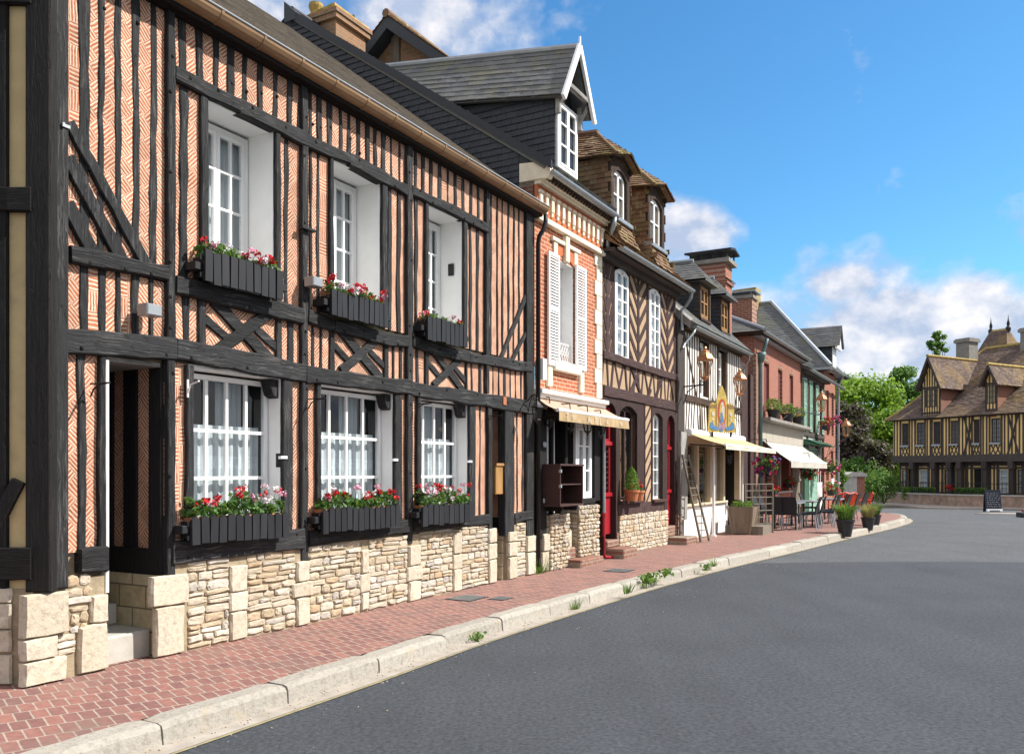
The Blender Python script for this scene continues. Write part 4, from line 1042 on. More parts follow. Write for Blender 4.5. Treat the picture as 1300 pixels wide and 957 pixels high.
mb = MB(); L_ = hypot(5.62, 3.9); mb.raw([(e0 - .085, -.34, 6.50), (e0 - .045, -.34, 6.50), (e0 - .045, 5.2, 10.36), (e0 - .085, 5.2, 10.36), (e0 - .085, -.34, 6.36), (e0 - .045, -.34, 6.36), (e0 - .045, 5.2, 10.2), (e0 - .085, 5.2, 10.2)], [(0, 1, 2, 3), (0, 3, 7, 4), (4, 5, 1, 0), (3, 2, 6, 7)]); H2.part('verge_flashing', mb, M['slate_wall'])
mb = MB(); mb.raw([(e0 - .09, 5.0, 10.22), (e0 + .12, 5.0, 10.22), (e0 + .12, 5.3, 10.5), (e0 - .09, 5.3, 10.5), (e0 - .09, 5.0, 10.1), (e0 - .09, 5.3, 10.1)], [(0, 1, 2, 3), (0, 3, 5, 4)]); mb.tube([(e0, 5.2, 10.37), (2.75, 5.2, 10.37)], .06, 8); H2.part('ridge_cap', mb, M['slate_wall'])
# dormer: front at y=-.2
dz = MB(); xL, xR, yF = .30, 1.12, -.20
ridge0, ridge1 = (-.42, 8.60), (3.6, 9.2)
def slates_yz(mb, x, y0, y1, z0, z1, s_=-1, w_=.2, ch=.105, cut=None):
    z = z0; r = 0
    while z < z1:
        y = y0 - (.1 if r % 2 else 0); zt = min(z + ch * 1.12, z1); lo = y0 if cut is None else max(y0, y0)
        hi = y1 if cut is None else min(y1, cut(z))
        while y < hi:
            a_, b_ = max(y, y0), min(y + w_, hi); y += w_
            if b_ - a_ < .01: continue
            d_ = .012 * R.uniform(.7, 1.4)
            mb.raw([(x + s_ * (d_ + .006), a_ + .002, z), (x + s_ * (d_ + .006), b_ - .002, z), (x + s_ * .003, b_ - .002, zt), (x + s_ * .003, a_ + .002, zt), (x, a_ + .002, z), (x, b_ - .002, z)], [(1, 0, 3, 2), (0, 1, 5, 4), (0, 4, 3), (1, 2, 5)] if s_ < 0 else [(0, 1, 2, 3), (1, 0, 4, 5), (4, 0, 3), (2, 1, 5)])
        z += ch; r += 1
slates_yz(dz, xL, yF, 2.6, 6.55, 7.74, -1); slates_yz(dz, xR, yF, 2.6, 6.55, 7.74, 1)
dz.box(xL, xR, yF + .03, 3.2, 6.3, 7.72, t=.2); dz.prismx([(yF, 7.6), (3.3, 7.6), (3.3, 8.12), (yF, 7.66)], xL - .004, xR + .004, t=.3)
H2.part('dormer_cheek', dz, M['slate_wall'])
dr_ = MB(); zE = 7.62
dr_.tiles((.14, 3.6, zE + .62), (.14, -.42, zE), (.72, -.42, 8.60), (.72, 3.6, 9.2), .2, .12, .014)
dr_.tiles((1.30, -.42, zE), (1.30, 3.6, zE + .62), (.72, 3.6, 9.2), (.72, -.42, 8.60), .2, .12, .014)
dr_.raw([(.16, -.40, zE - .02), (.72, -.40, 8.56), (1.28, -.40, zE - .02), (.16, 3.6, zE + .58), (.72, 3.6, 9.15), (1.28, 3.6, zE + .58), (.24, -.40, zE - .02), (.72, -.40, 8.44), (1.20, -.40, zE - .02), (.24, 3.6, zE + .58), (.72, 3.6, 9.03), (1.20, 3.6, zE + .58)], [(0, 1, 4, 3), (1, 2, 5, 4), (6, 9, 10, 7), (7, 10, 11, 8), (0, 3, 9, 6), (2, 8, 11, 5)], t=.2)
H2.part('dormer_roof', dr_, M['slate'])
mb = MB(); mb.tube([(.72, -.44, 8.625), (.72, 3.6, 9.23)], .05, 8); H2.part('ridge_cap', mb, M['zinc_light'])
mb = MB()
mb.beam((.11, zE - .07), (.72, 8.62), .11, -.47, -.42, j=.002, t=.9); mb.beam((1.33, zE - .07), (.72, 8.62), .11, -.468, -.421, j=.002, t=.9)
mb.prism([(.70, 8.55), (.74, 8.55), (.73, 8.78), (.71, 8.78)], -.46, -.43)
H2.part('bargeboard', mb, M['white_paint'])
mb = MB(); mb.beam((.36, 7.86), (1.08, 7.86), .08, -.44, -.36, j=.002)
for x in (.30, 1.12): mb.beam((x, 7.4), (x, 7.78), .07, -.30, -.22, j=.002); mb.raw([(x - .03, -.22, 7.42), (x + .03, -.22, 7.42), (x + .03, -.40, 7.72), (x - .03, -.40, 7.72), (x - .03, -.22, 7.52), (x + .03, -.22, 7.52), (x + .03, -.40, 7.79), (x - .03, -.40, 7.79)], [(0, 1, 2, 3), (7, 6, 5, 4), (0, 3, 7, 4), (1, 5, 6, 2)])
H2.part('dormer_bracket', mb, M['grey_timber'])
for k in range(4): mb = MB(); y = .1 + .55 * k; mb.box(.17, .30, y, y + .07, 7.58 + .085 * k + .12, 7.66 + .085 * k + .12); H2.part('rafter_end', mb, M['grey_timber'])
mb = MB(); mb.prism([(.34, 7.72), (1.08, 7.72), (.72, 8.45)], -.15, -.05); H2.part('dormer_gable', mb, M['dark_timber'])
window(H2, xL + .03, xR - .03, 6.56, 7.66, -.235, 1, 3, .06, .03, 2, 'voile', vert=[.35, .7], deep=.25, room=False)
# shop front
mb = MB(); mb.bbox(e0 - .02, e1 + .03, -.16, .1, 2.86, 2.935, .012, t=.85); mb.bbox(e0 - .01, e1 + .01, -.10, .1, 2.80, 2.86, .01, t=.7); H2.part('shop_cornice', mb, M['white_paint'])
mb = MB(); mb.bbox(e0, e1, -.06, .2, 2.62, 2.80, .01); H2.part('fascia', mb, M['cream_stone'])
mb = MB()
for (a, b, z0, z1, yf) in ((-.02, .22, .55, 2.62, -.09), (1.06, 1.16, 1.0, 2.62, -.02), (1.17, 1.36, .52, 1.06, .12), (2.22, 2.50, 1.08, 2.62, -.05), (1.50, 2.22, 1.04, 1.14, -.07), (.42, .50, .9, 2.62, .1), (.78, .86, .9, 2.62, .1)):
    mb.bbox(a, b, yf, .3, z0, z1, .012)
mb.box(.2, 2.55, .0, .3, 2.48, 2.62)
H2.part('shop_frame', mb, M['purple_timber'] if False else M['dark_timber'])
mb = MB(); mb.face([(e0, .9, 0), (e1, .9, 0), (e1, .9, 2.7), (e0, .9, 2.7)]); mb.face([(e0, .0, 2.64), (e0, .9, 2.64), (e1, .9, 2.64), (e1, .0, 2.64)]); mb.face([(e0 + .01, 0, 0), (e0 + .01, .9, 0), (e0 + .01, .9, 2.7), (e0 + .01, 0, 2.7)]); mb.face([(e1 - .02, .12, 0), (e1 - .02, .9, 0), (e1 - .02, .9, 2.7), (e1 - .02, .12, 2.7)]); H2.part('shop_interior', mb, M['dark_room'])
mb = MB()
for x in (.27, .37, .52, .66, .90): mb.bbox(x, x + .03, .12, .17, .92, 2.5, .004, t=.8)
H2.part('shop_glazing_bar', mb, M['white_paint'])
mb = MB(); mb.face([(.22, .16, .9), (1.06, .16, .9), (1.06, .16, 2.5), (.22, .16, 2.5)]); H2.part('pane', mb, M['glass'])
window(H2, 1.52, 2.22, 1.14, 2.48, .0, 1, 3, .07, .03, 2, 'voile', vert=[.36, .72], deep=.5)
for zz in (2.05, 1.15):
    x = .09; mb = MB(); mb.lathe(0, 0, [(0, -.03), (.04, -.03), (.05, -.01), (.045, .0), (.02, .01), (.0, .012)], 12); mb.v = [(x + p[0], -.09 + p[2] - .012, zz + p[1]) for p in mb.v]; mb.f = [f[::-1] for f in mb.f]; H2.part('door_knob', mb, M['zinc_light'])
for (a, b, z1) in ((.30, 1.02, .92), (1.40, 2.28, 1.03)):
    mb = MB(); mb.box(a + .01, b - .01, -.10, .2, .0, z1 - .02, t=.5); H2.part('pier_mortar', mb, M['mortar'])
    mb = MB(); rubble(mb, a, b, .01, z1, -.10, hmin=.05, hmax=.085, wmin=.07, wmax=.16, dmin=.02, dmax=.045)
    side = MB(); rubble(side, -.18, .12, .01, z1, 0, hmin=.05, hmax=.09, wmin=.08, wmax=.15, dmin=.01, dmax=.03)
    i0 = len(mb.v); mb.v += [(a + .012 + p[1], p[0] + .10, p[2]) for p in side.v]; mb.f += [tuple(q + i0 for q in f)[::-1] for f in side.f]; mb.m += side.m; mb.t += side.t
    H2.part('stone_pier', mb, M['limestone'])
mb = MB(); quoins(mb, .06, .30, [.34, .62], -.06, .06, vary=0); quoins(mb, .04, .30, [.0, .34], -.06, .04, vary=0); quoins(mb, 1.03, 1.30, [.30, .62], .02, .05, vary=0); H2.part('quoin', mb, M['quoin_stone'])
mb = MB(); mb.bbox(1.05, 1.42, -.06, .6, .12, .32, .02, t=.5); mb.bbox(.96, 1.92, -.36, .5, -.02, .13, .02, t=.5); H2.part('doorstep', mb, M['step_brick'])
mb = MB(); xx = 2.53; mb.tube([(xx, -.10, 2.6), (xx, -.10, .86)], .034, 8, t=.5); H2.part('shop_pipe', mb, M['zinc'])
mb = MB(); mb.tube([(xx, -.10, .86), (xx, -.10, .80)], .05, 8); mb.tube([(xx, -.10, .80), (xx + .01, -.11, .06)], .020, 8); mb.tube([(xx, -.10, .80), (xx, -.10, .42)], .034, 8); mb.tube([(xx - .01, -.12, .05), (xx + .18, -.2, .02)], .03, 8); H2.part('red_pipe', mb, M['red_paint'])
# awning
def awning(label, t0, t1, yw, zw, yf, zf, val, mats, n=1, box=None, cat='awning', valm=None, side=False, tw0=None, tw1=None, bar='white_paint', letters=None):
    A = Thing('awning', label, cat, ((t0 + t1) / 2, yw, zw))
    tw0 = t0 if tw0 is None else tw0; tw1 = t1 if tw1 is None else tw1
    c = MB(); nn = 14; mm = 5
    def P(i, j):
        f = i / nn; g = j / mm; xa = tw0 + (tw1 - tw0) * f; xb = t0 + (t1 - t0) * f
        return (xa + (xb - xa) * g, yw + (yf - yw) * g, zw + (zf - zw) * g - .035 * sin(pi * g) * (.8 + .2 * sin(f * 17)))
    for i in range(nn):
        for j in range(mm):
            q = [P(i, j), P(i + 1, j), P(i + 1, j + 1), P(i, j + 1)]
            c.face(q, 0, .5); c.face([(p[0], p[1], p[2] - .006) for p in reversed(q)], 0, .5)
    o = A.part('cloth', c, mats, smooth=False)
    b = MB(); b.tube([(t0 - .02, yf, zf), (t1 + .02, yf, zf)], .03, 8, t=.8); A.part('front_bar', b, M[bar])
    if val:
        v = MB(); k = 18
        for i in range(k):
            xa, xb = t0 + (t1 - t0) * i / k, t0 + (t1 - t0) * (i + 1) / k; wa, wb = .012 * sin(i * 1.3), .012 * sin((i + 1) * 1.3)
            v.face([(xa, yf - .02 + wa, zf - val), (xb, yf - .02 + wb, zf - val), (xb, yf - .018, zf - .01), (xa, yf - .018, zf - .01)], 0, .5); v.face([(xb, yf - .014 + wb, zf - val), (xa, yf - .014 + wa, zf - val), (xa, yf - .012, zf - .01), (xb, yf - .012, zf - .01)], 0, .5)
        A.part('valance', v, valm or mats)
    if box:
        b = MB(); b.lathe(0, 0, [(.0, tw0), (box, tw0), (box * 1.05, tw0 + .02), (box * 1.05, tw1 - .02), (box, tw1), (0, tw1)], 12, t=.8); b.v = [(p[2], yw - .04 + p[0], zw + p[1]) for p in b.v]; A.part('roller_box', b, M['white_paint'])
    a = MB()
    for x in (tw0 + .15, tw1 - .15): xb = min(max(x, t0 + .1), t1 - .1); a.tube([(x, yw - .02, zw - .28), (xb, (yw + yf) / 2, (zw + zf) / 2 - .16), (xb, yf + .03, zf - .04)], .016, 6)
    A.part('folding_arm', a, M['iron'])
    return A
A2 = awning('faded tan shop awning with worn white lettering on its valance', -.14, 2.78, -.06, 2.79, -.47, 2.58, .17, [M['awning_pale']], valm=[M['awning_tan']], tw0=-.06, tw1=2.68)
L2 = MB()
def strokes(mb, x, z, s, segs, y, w=.012):
    for (a, b) in segs:
        p = Vector((x + a[0] * s, 0, z + a[1] * s)); q = Vector((x + b[0] * s, 0, z + b[1] * s)); d = (q - p)
        if d.length < 1e-5: continue
        nn = Vector((-d.z, 0, d.x)).normalized() * w / 2
        mb.face([(p + nn).to_tuple()[:1] + (y,) + ((p + nn).z,), ((p - nn).x, y, (p - nn).z), ((q - nn).x, y, (q - nn).z), ((q + nn).x, y, (q + nn).z)], 0, .6)
# the writing is worn away: only remnants of strokes can be read ("Au B l")
GL = {'A': [((0, 0), (.3, 1)), ((.3, 1), (.6, 0)), ((.12, .4), (.48, .4))], 'u': [((0, .6), (0, .1)), ((0, .1), (.35, .02)), ((.4, .6), (.4, 0))], 'B': [((0, 0), (0, 1)), ((0, 1), (.45, .85)), ((.45, .85), (0, .52)), ((0, .52), (.5, .3)), ((.5, .3), (0, 0))], 'l': [((0, 0), (0, 1)), ((0, 0), (.4, 0))], '-': [((0, .3), (.8, .3)), ((.05, .6), (.7, .6))], 't': [((0, .95), (.6, .95)), ((.3, .95), (.3, 0))]}
for ch_, x_ in (('t', .10), ('-', .30), ('A', .92), ('u', 1.02), ('B', 1.22), ('l', 1.42), ('-', 1.70), ('-', 2.35)): strokes(L2, x_, 2.435, .11, GL[ch_], -.505, .014)
A2.part('worn_lettering', L2, M['faded_letters'])
# cabinet on the wall
CB = Thing('display_cabinet', 'empty dark brown wooden display cabinet with two open shelves hung outside the shop', 'cabinet', (.52, -.2, 1.06))
mb = MB(); a, b, yf, yb, z0, z1 = .07, .95, -.40, -.04, 1.06, 1.74
mb.bbox(a, a + .03, yf, yb, z0, z1, .004); mb.bbox(b - .03, b, yf, yb, z0, z1, .004); mb.box(a, b, yb, yb + .02, z0, z1); CB.part('carcass', mb, M['brown_wood'])
for z in (z0 + .0, z1 - .03): mb = MB(); mb.bbox(a - .012, b + .012, yf - .012, yb, z, z + .03, .004); CB.part('board', mb, M['brown_wood'])
mb = MB(); mb.bbox(a + .031, b - .031, yf + .02, yb - .001, 1.40, 1.42, .003); CB.part('shelf', mb, M['brown_wood'])
mb = MB(); 
for z in (1.60, 1.36): mb.bbox(a - .004, a + .04, yf - .016, yf + .02, z, z + .05, .003)
CB.part('hinge', mb, M['zinc_light'])
mb = MB(); mb.bbox(a + .15, a + .21, -.36, .06, .98, 1.058, .004); mb.bbox(b - .2, b - .14, -.36, .06, .98, 1.058, .004); CB.part('bracket', mb, M['dark_timber'])
# wall lanterns
def wall_lantern(label, t, y, z, s, arm=None):
    L = Thing('wall_lantern', label, 'lantern', (t, y, z), group='lanterns under the shop awning')
    L.off = (0, 0, 0); lantern_mesh(L, 0, s)
    if arm:
        b = MB(); b.tube([(arm[0] - t, arm[1] - y, -.02), ((arm[0] - t) * .6, (arm[1] - y) * .6, .06), (0, 0, .05), (0, 0, -.02)], .010, 6); b.tube([(arm[0] - t, arm[1] - y, -.22), ((arm[0] - t) * .8, (arm[1] - y) * .8, -.06), ((arm[0] - t) * .5, (arm[1] - y) * .5, .05)], .008, 6); L.part('arm', b, M['iron'])
    else:
        b = MB(); b.tube([(0, 0, -.01), (0, .01, .10)], .010, 6); b.tube([(0, .01, .10), (0, .22, .10)], .010, 6); L.part('arm', b, M['iron'])
for (u, v, y, s, lab) in ((682, 505, -.33, .82, 'grey black wall lantern in the sun beside the downpipe, first of the row'), (698, 512, -.16, .85, 'black lantern in shade behind the left end of the tan awning'), (724, 520, -.3, .8, 'black lantern in deep shade below the middle of the tan awning'), (746, 522, -.3, .85, 'black lantern above the brown cabinet edge in front of the white shop window'), (763, 528, -.32, .85, 'black lantern at the right end of the awning by the red door')):
    t, z = ROW.px(u, v, y)
    wall_lantern(lab, t, y, z, s, (T(666), -.06) if u == 682 else None)
# chimney and house behind
CH = Thing('chimney', 'old brick chimney with yellow lichen and an ochre pot behind the slate roof', 'chimney', (1.2, 5.3, 9.0))
mb = MB(); mb.box(.7, 1.6, 4.75, 5.55, 8.6, 10.42, t=.5); mb.box(.63, 1.67, 4.68, 5.62, 10.42, 10.52, t=.5); mb.box(.60, 1.70, 4.65, 5.65, 10.52, 10.60, t=.5); CH.part('stack', mb, M['brick_brown'])
mb = MB(); mb.box(.64, 1.66, 4.69, 5.61, 10.60, 10.66, j=.03); CH.part('cap', mb, M['lichen'])
mb = MB(); yq, zq = ROW.pt(397, 28, 1.1); mb.lathe(1.1, 5.62, [(.20, 10.45), (.17, 10.62), (.12, 10.72), (.11, 10.95), (.13, 11.0), (.15, 11.05), (.14, 11.12), (.1, 11.12)], 14); CH.part('chimney_pot', mb, M['lichen'])
mb = MB(); mb.tube([(1.4, 4.9, 10.6), (1.4, 4.9, 10.8)], .02, 6); mb.blob((1.4, 4.9, 10.82), .04); CH.part('vent', mb, M['iron'])
RH = Thing('rear_gabled_house', 'timbered gable with mossy tiled roof rising behind the slate roofs', 'house', (3.5, 4.5, 8.0))
ya, za = ROW.pt(490, 18, 2.0)
mb = MB(); mb.face([(2.35, ya - 2.2, 8.2), (2.35, ya + 2.2, 8.2), (2.35, ya + 2.2, 9.0), (2.35, ya, za - .22), (2.35, ya - 2.2, 9.0)]); mb.face([(2.35, ya - 2.2, 8.2), (2.35, ya - 2.2, 9.0), (6, ya - 2.2, 9.0), (6, ya - 2.2, 8.2)]); RH.part('gable_wall', mb, M['brick_brown'])
fb = MB()
for (p, q, w) in (((ya, 8.2), (ya, za - .2), .22), ((ya - 1.7, 9.2), (ya, 9.9), .16), ((ya + 1.7, 9.2), (ya, 9.9), .16), ((ya - 2.2, 9.35), (ya + 2.2, 9.35), .16), ((ya - .9, 8.6), (ya - .9, 10.1), .12), ((ya + .9, 8.6), (ya + .9, 10.1), .12)): fb.beam(p, q, w, 0, .1, j=.006)
fb.v = [(2.30 + p[1], p[0], p[2]) for p in fb.v]; fb.f = [f[::-1] for f in fb.f]; RH.part('timber_frame', fb, M['weathered_wood'])
sl = .82
mb = MB(); mb.tiles((2.0, ya - 2.6, za - 2.6 * sl), (6.2, ya - 2.6, za - 2.6 * sl), (6.2, ya, za), (2.0, ya, za), .17, .12, .022); mb.tiles((6.2, ya + 2.6, za - 2.6 * sl), (2.0, ya + 2.6, za - 2.6 * sl), (2.0, ya, za), (6.2, ya, za), .17, .12, .022); mb.tube([(1.98, ya, za + .02), (6.2, ya, za + .02)], .09, 8); RH.part('roof', mb, M['clay_tile'])
mb = MB()
for sg in (-1, 1): mb.raw([(2.02, ya, za - .02), (2.02, ya + sg * 2.6, za - 2.6 * sl - .02), (2.02, ya + sg * 2.6, za - 2.6 * sl - .26), (2.02, ya, za - .28), (2.36, ya, za - .02), (2.36, ya + sg * 2.6, za - 2.6 * sl - .02), (2.36, ya + sg * 2.6, za - 2.6 * sl - .26), (2.36, ya, za - .28)], [(0, 1, 2, 3), (3, 2, 6, 7), (4, 7, 6, 5)])
RH.part('bargeboard', mb, M['slate_wall'])

# ================================================================ third house: purple-brown timber in chevrons
H3 = Thing('chevron_timbered_house', 'purple brown timber framed house with chevron bracing, arched white windows and two tiled dormers', 'house', (4.8, 0, 0))
a3, b3 = 2.66, 7.0
WU = [(T(780.5), T(797.5), 3.80, 5.60), (T(824), T(837.5), 3.77, 5.57)]
DR = [(2.74, 3.30, .0, 3.05), (T(785), 4.42, 1.06, 3.0), (T(827), T(839.5), 1.03, 2.96), (6.27, 6.84, .0, 3.0)]
mb = MB(); wall(mb, a3, b3, .0, 5.75, .02, WU + DR, .45, 0, t=.5); H3.part('rendered_infill', mb, M['tan_wall'])
fr3 = MB()
segs = [(a3 + .02, WU[0][0] - .03), (WU[0][1] + .03, WU[1][0] - .03), (WU[1][1] + .03, b3 - .03)]
for (x0, x1) in segs:
    c = (x0 + x1) / 2; hw = (x1 - x0) / 2
    for x in (x0 + .03, c, x1 - .03): fr3.beam((x, 3.85), (x, 5.72), .11 if x != c else .11, .004, .05, j=.004)
    z = 3.62
    while z < 5.8:
        for s_ in (-1, 1):
            p, q = (c + s_ * .03, z), (c + s_ * (hw - .06), z + .46)
            if q[1] > 3.9 and p[1] < 5.65:
                if p[1] < 3.86: f = (3.86 - p[1]) / (q[1] - p[1]); p = (p[0] + (q[0] - p[0]) * f, 3.86)
                if q[1] > 5.70: f = (5.70 - p[1]) / (q[1] - p[1]); q = (p[0] + (q[0] - p[0]) * f, 5.70)
                fr3.beam(p, q, .115, .008, .04, j=.004)
        z += .35
for (x0, x1, z0, z1) in WU:
    for x in (x0 - .04, x1 + .04): fr3.beam((x, 3.8), (x, 5.7), .085, .002, .05, j=.004)
# brace band
x = a3 + .08; k = 0
while x < b3 - .05:
    lean = [0.10, -.08, .12, -.28, .30, -.12, .08][k % 7]
    fr3.beam((x - lean / 2, 3.22), (x + lean / 2, 3.80), .080, .010 - .004 * (k % 3), .04, j=.004); x += .235; k += 1
for (xa, xb) in ((4.15, 4.75), (4.75, 4.15), (5.65, 6.1)): fr3.beam((xa, 3.22), (xb, 3.80), .10, -.004, .04, j=.004)
H3.part('timber_frame', fr3, M['purple_timber'])
for (z, w, pr) in ((3.81, .15, -.055), (3.14, .20, -.065)):
    mb = MB(); mb.beam((a3, z), (4.8, z - .01), w, pr, .05, j=.006); H3.part('beam', mb, M['purple_timber']); mb = MB(); mb.beam((4.803, z - .01), (b3 + .02, z - .02), w, pr + .004, .05, j=.006); H3.part('beam', mb, M['purple_timber'])
# boarded fronts round the arched openings
mb = MB()
zl = 3.04
def arch_front(x0, x1, o0, o1, zo, rise, z0):
    """boarding from x0..x1 with an arched opening o0..o1"""
    mb.box(x0, o0, -.035, .30, z0, zl, t=.5); mb.box(o1, x1, -.035, .30, z0, zl, t=.5)
    ap = arch_pts(o0, o1, zo, rise)
    for p, q in zip(ap, ap[1:]):
        mb.prism([(p[0], zl), (p[0], p[1]), (q[0], q[1]), (q[0], zl)][::-1], -.035, .30, t=.5)
arch_front(a3, 3.36, 2.76, 3.28, 2.93, .16, .0); arch_front(3.362, 4.83, DR[1][0], 4.42, 2.93, .14, 1.0); arch_front(5.28, 6.10, DR[2][0], DR[2][1], 2.90, .10, .98); arch_front(6.102, b3, 6.30, 6.80, 2.90, .16, .0)
for x in (4.42, DR[2][1]): pass
mb.bbox(3.45, 4.62, -.12, .2, .99, 1.045, .008, t=.4); mb.bbox(5.3, 6.1, -.10, .2, .96, 1.02, .008, t=.4); mb.box(3.40, 6.22, -.03, .2, .76, .985, t=.45)
H3.part('front_boarding', mb, M['purple_timber'])
mb = MB()
mb.face([(4.83, -.028, .99), (5.28, -.028, .99), (5.28, -.028, 3.04), (4.83, -.028, 3.04)]); H3.part('pier_infill', mb, M['tan_wall'])
mb = MB(); z = .85
while z < 3.0: mb.beam((4.84, z), (5.27, z + .42), .075, -.034, .0, j=.003); z += .30
mb.beam((4.845, 1.0), (4.845, 3.04), .05, -.048, 0, j=.003); mb.beam((5.27, 1.0), (5.27, 3.04), .05, -.048, 0, j=.003); H3.part('pier_timber', mb, M['purple_timber'])
for (x0, x1, z0, z1) in WU: window(H3, x0, x1, z0, z1, -.012, 2 if False else 1, 6, .055, .026, 2, 'voile', arch=.09)
window(H3, DR[2][0] + .01, DR[2][1] - .01, 1.03, 2.89, .06, 2, 6, .05, .024, 1, 'voile', arch=.10)
window(H3, DR[1][0] + .02, 4.40, 1.05, 2.92, .06, 1, 1, .04, .03, 2, None, arch=.12, mat='brown_wood', deep=1.0)
mb = MB(); n = 24
for k in range(n): xa = DR[1][0] + .08 + (.78) * k / n; xb = xa + .78 / n; mb.face([(xa, .42 + .025 * (k % 2), 1.08), (xb, .42 + .025 * ((k + 1) % 2), 1.08), (xb, .42 + .025 * ((k + 1) % 2), 2.85), (xa, .42 + .025 * (k % 2), 2.85)], t=.7)
H3.part('shop_curtain', mb, M['voile'])
for (x0, x1, lab) in ((2.76, 3.28, None), (6.30, 6.80, None)):
    d = MB(); zt = 2.86
    d.bbox(x0, x0 + .10, .07, .13, .42, zt, .008, t=.6); d.bbox(x1 - .10, x1, .07, .13, .42, zt, .008, t=.6); d.bbox(x0 + .101, x1 - .101, .07, .13, .42, 1.20, .008, t=.6); d.bbox(x0 + .101, x1 - .101, .07, .13, 2.10, 2.25, .008, t=.6); d.bbox(x0 + .101, x1 - .101, .07, .13, zt - .10, zt, .008, t=.6)
    d.bbox(x0 + .0, x1 - .0, .03, .09, 1.14, 1.22, .008, t=.7); d.bbox(x0 + .0, x1 - .0, .03, .09, 2.12, 2.2, .008, t=.7)
    dd = H3.part('door', d, M['red_paint'])
    g = MB(); g.face([(x0 + .1, .10, 1.2), (x1 - .1, .10, 1.2), (x1 - .1, .10, 2.76), (x0 + .1, .10, 2.76)]); H3.part('pane', g, M['glass'], dd)
    g = MB(); g.box(x0 + .08, x1 - .08, .28, .32, 1.1, 2.8); H3.part('door_back', g, M['dark_room'], dd)
    g = MB(); 
    for k in range(8): zz = 1.28 + .1 * k; g.tube([(x0 + .11, .09, zz), (x1 - .11, .09, zz + .03)], .009, 5)
    H3.part('door_grille', g, M['iron'], dd)
    rj = MB(); rj.box(x0 - .06, x0 + .0, -.03, .30, .0, 2.80, t=.6); H3.part('door_jamb', rj, M['red_paint'], dd)
mb = MB(); mb.box(3.40, 6.24, -.06, .2, .0, .76, t=.5); H3.part('plinth_mortar', mb, M['mortar'])
mb = MB(); rubble(mb, 3.38, 6.25, .0, .775, -.06, hmin=.07, hmax=.15, wmin=.12, wmax=.3, dmin=.01, dmax=.025); H3.part('rubble_plinth', mb, M['limestone'])
mb = MB(); mb.box(3.30, 3.40, -.05, .4, .12, .44, t=.5); mb.bbox(2.75, 3.34, -.08, .5, .18, .32, .02, t=.5); mb.bbox(2.72, 3.42, -.42, .4, -.02, .18, .02, t=.5); mb.box(2.76, 3.28, .2, .5, .32, .42, t=.5); H3.part('doorstep', mb, M['step_brick'])
mb = MB(); mb.bbox(6.25, 6.86, -.06, .5, .16, .40, .02, t=.5); mb.bbox(6.24, 7.0, -.5, .4, -.02, .16, .02, t=.5); mb.box(6.86, 7.0, -.07, .3, .0, .62, t=.5); H3.part('doorstep', mb, M['step_brick'])
mb = MB(); mb.bbox(7.0, 7.52, -.05, .4, 2.55, 5.2, .02); H3.part('end_post', mb, M['old_timber'])
mb = MB(); mb.bbox(7.02, 7.50, -.12, .3, .5, 2.55, .01); H3.part('end_board', mb, M['grey_timber'])
mb = MB(); mb.box(a3 - .05, b3 + .1, -.28, .3, 5.72, 5.78, t=.3); mb.box(a3, b3, -.10, .1, 5.60, 5.72); H3.part('eaves_board', mb, M['old_timber'])
mb = MB(); half_gutter(mb, 2.72, 7.10, -.36, 5.80, .07); mb.tube([(7.05, -.36, 5.74), (7.06, -.33, 5.62), (7.1, -.2, 5.45), (7.06, -.12, 5.38), (7.06, -.12, 4.9)], .04, 8); H3.part('gutter', mb, M['zinc'])
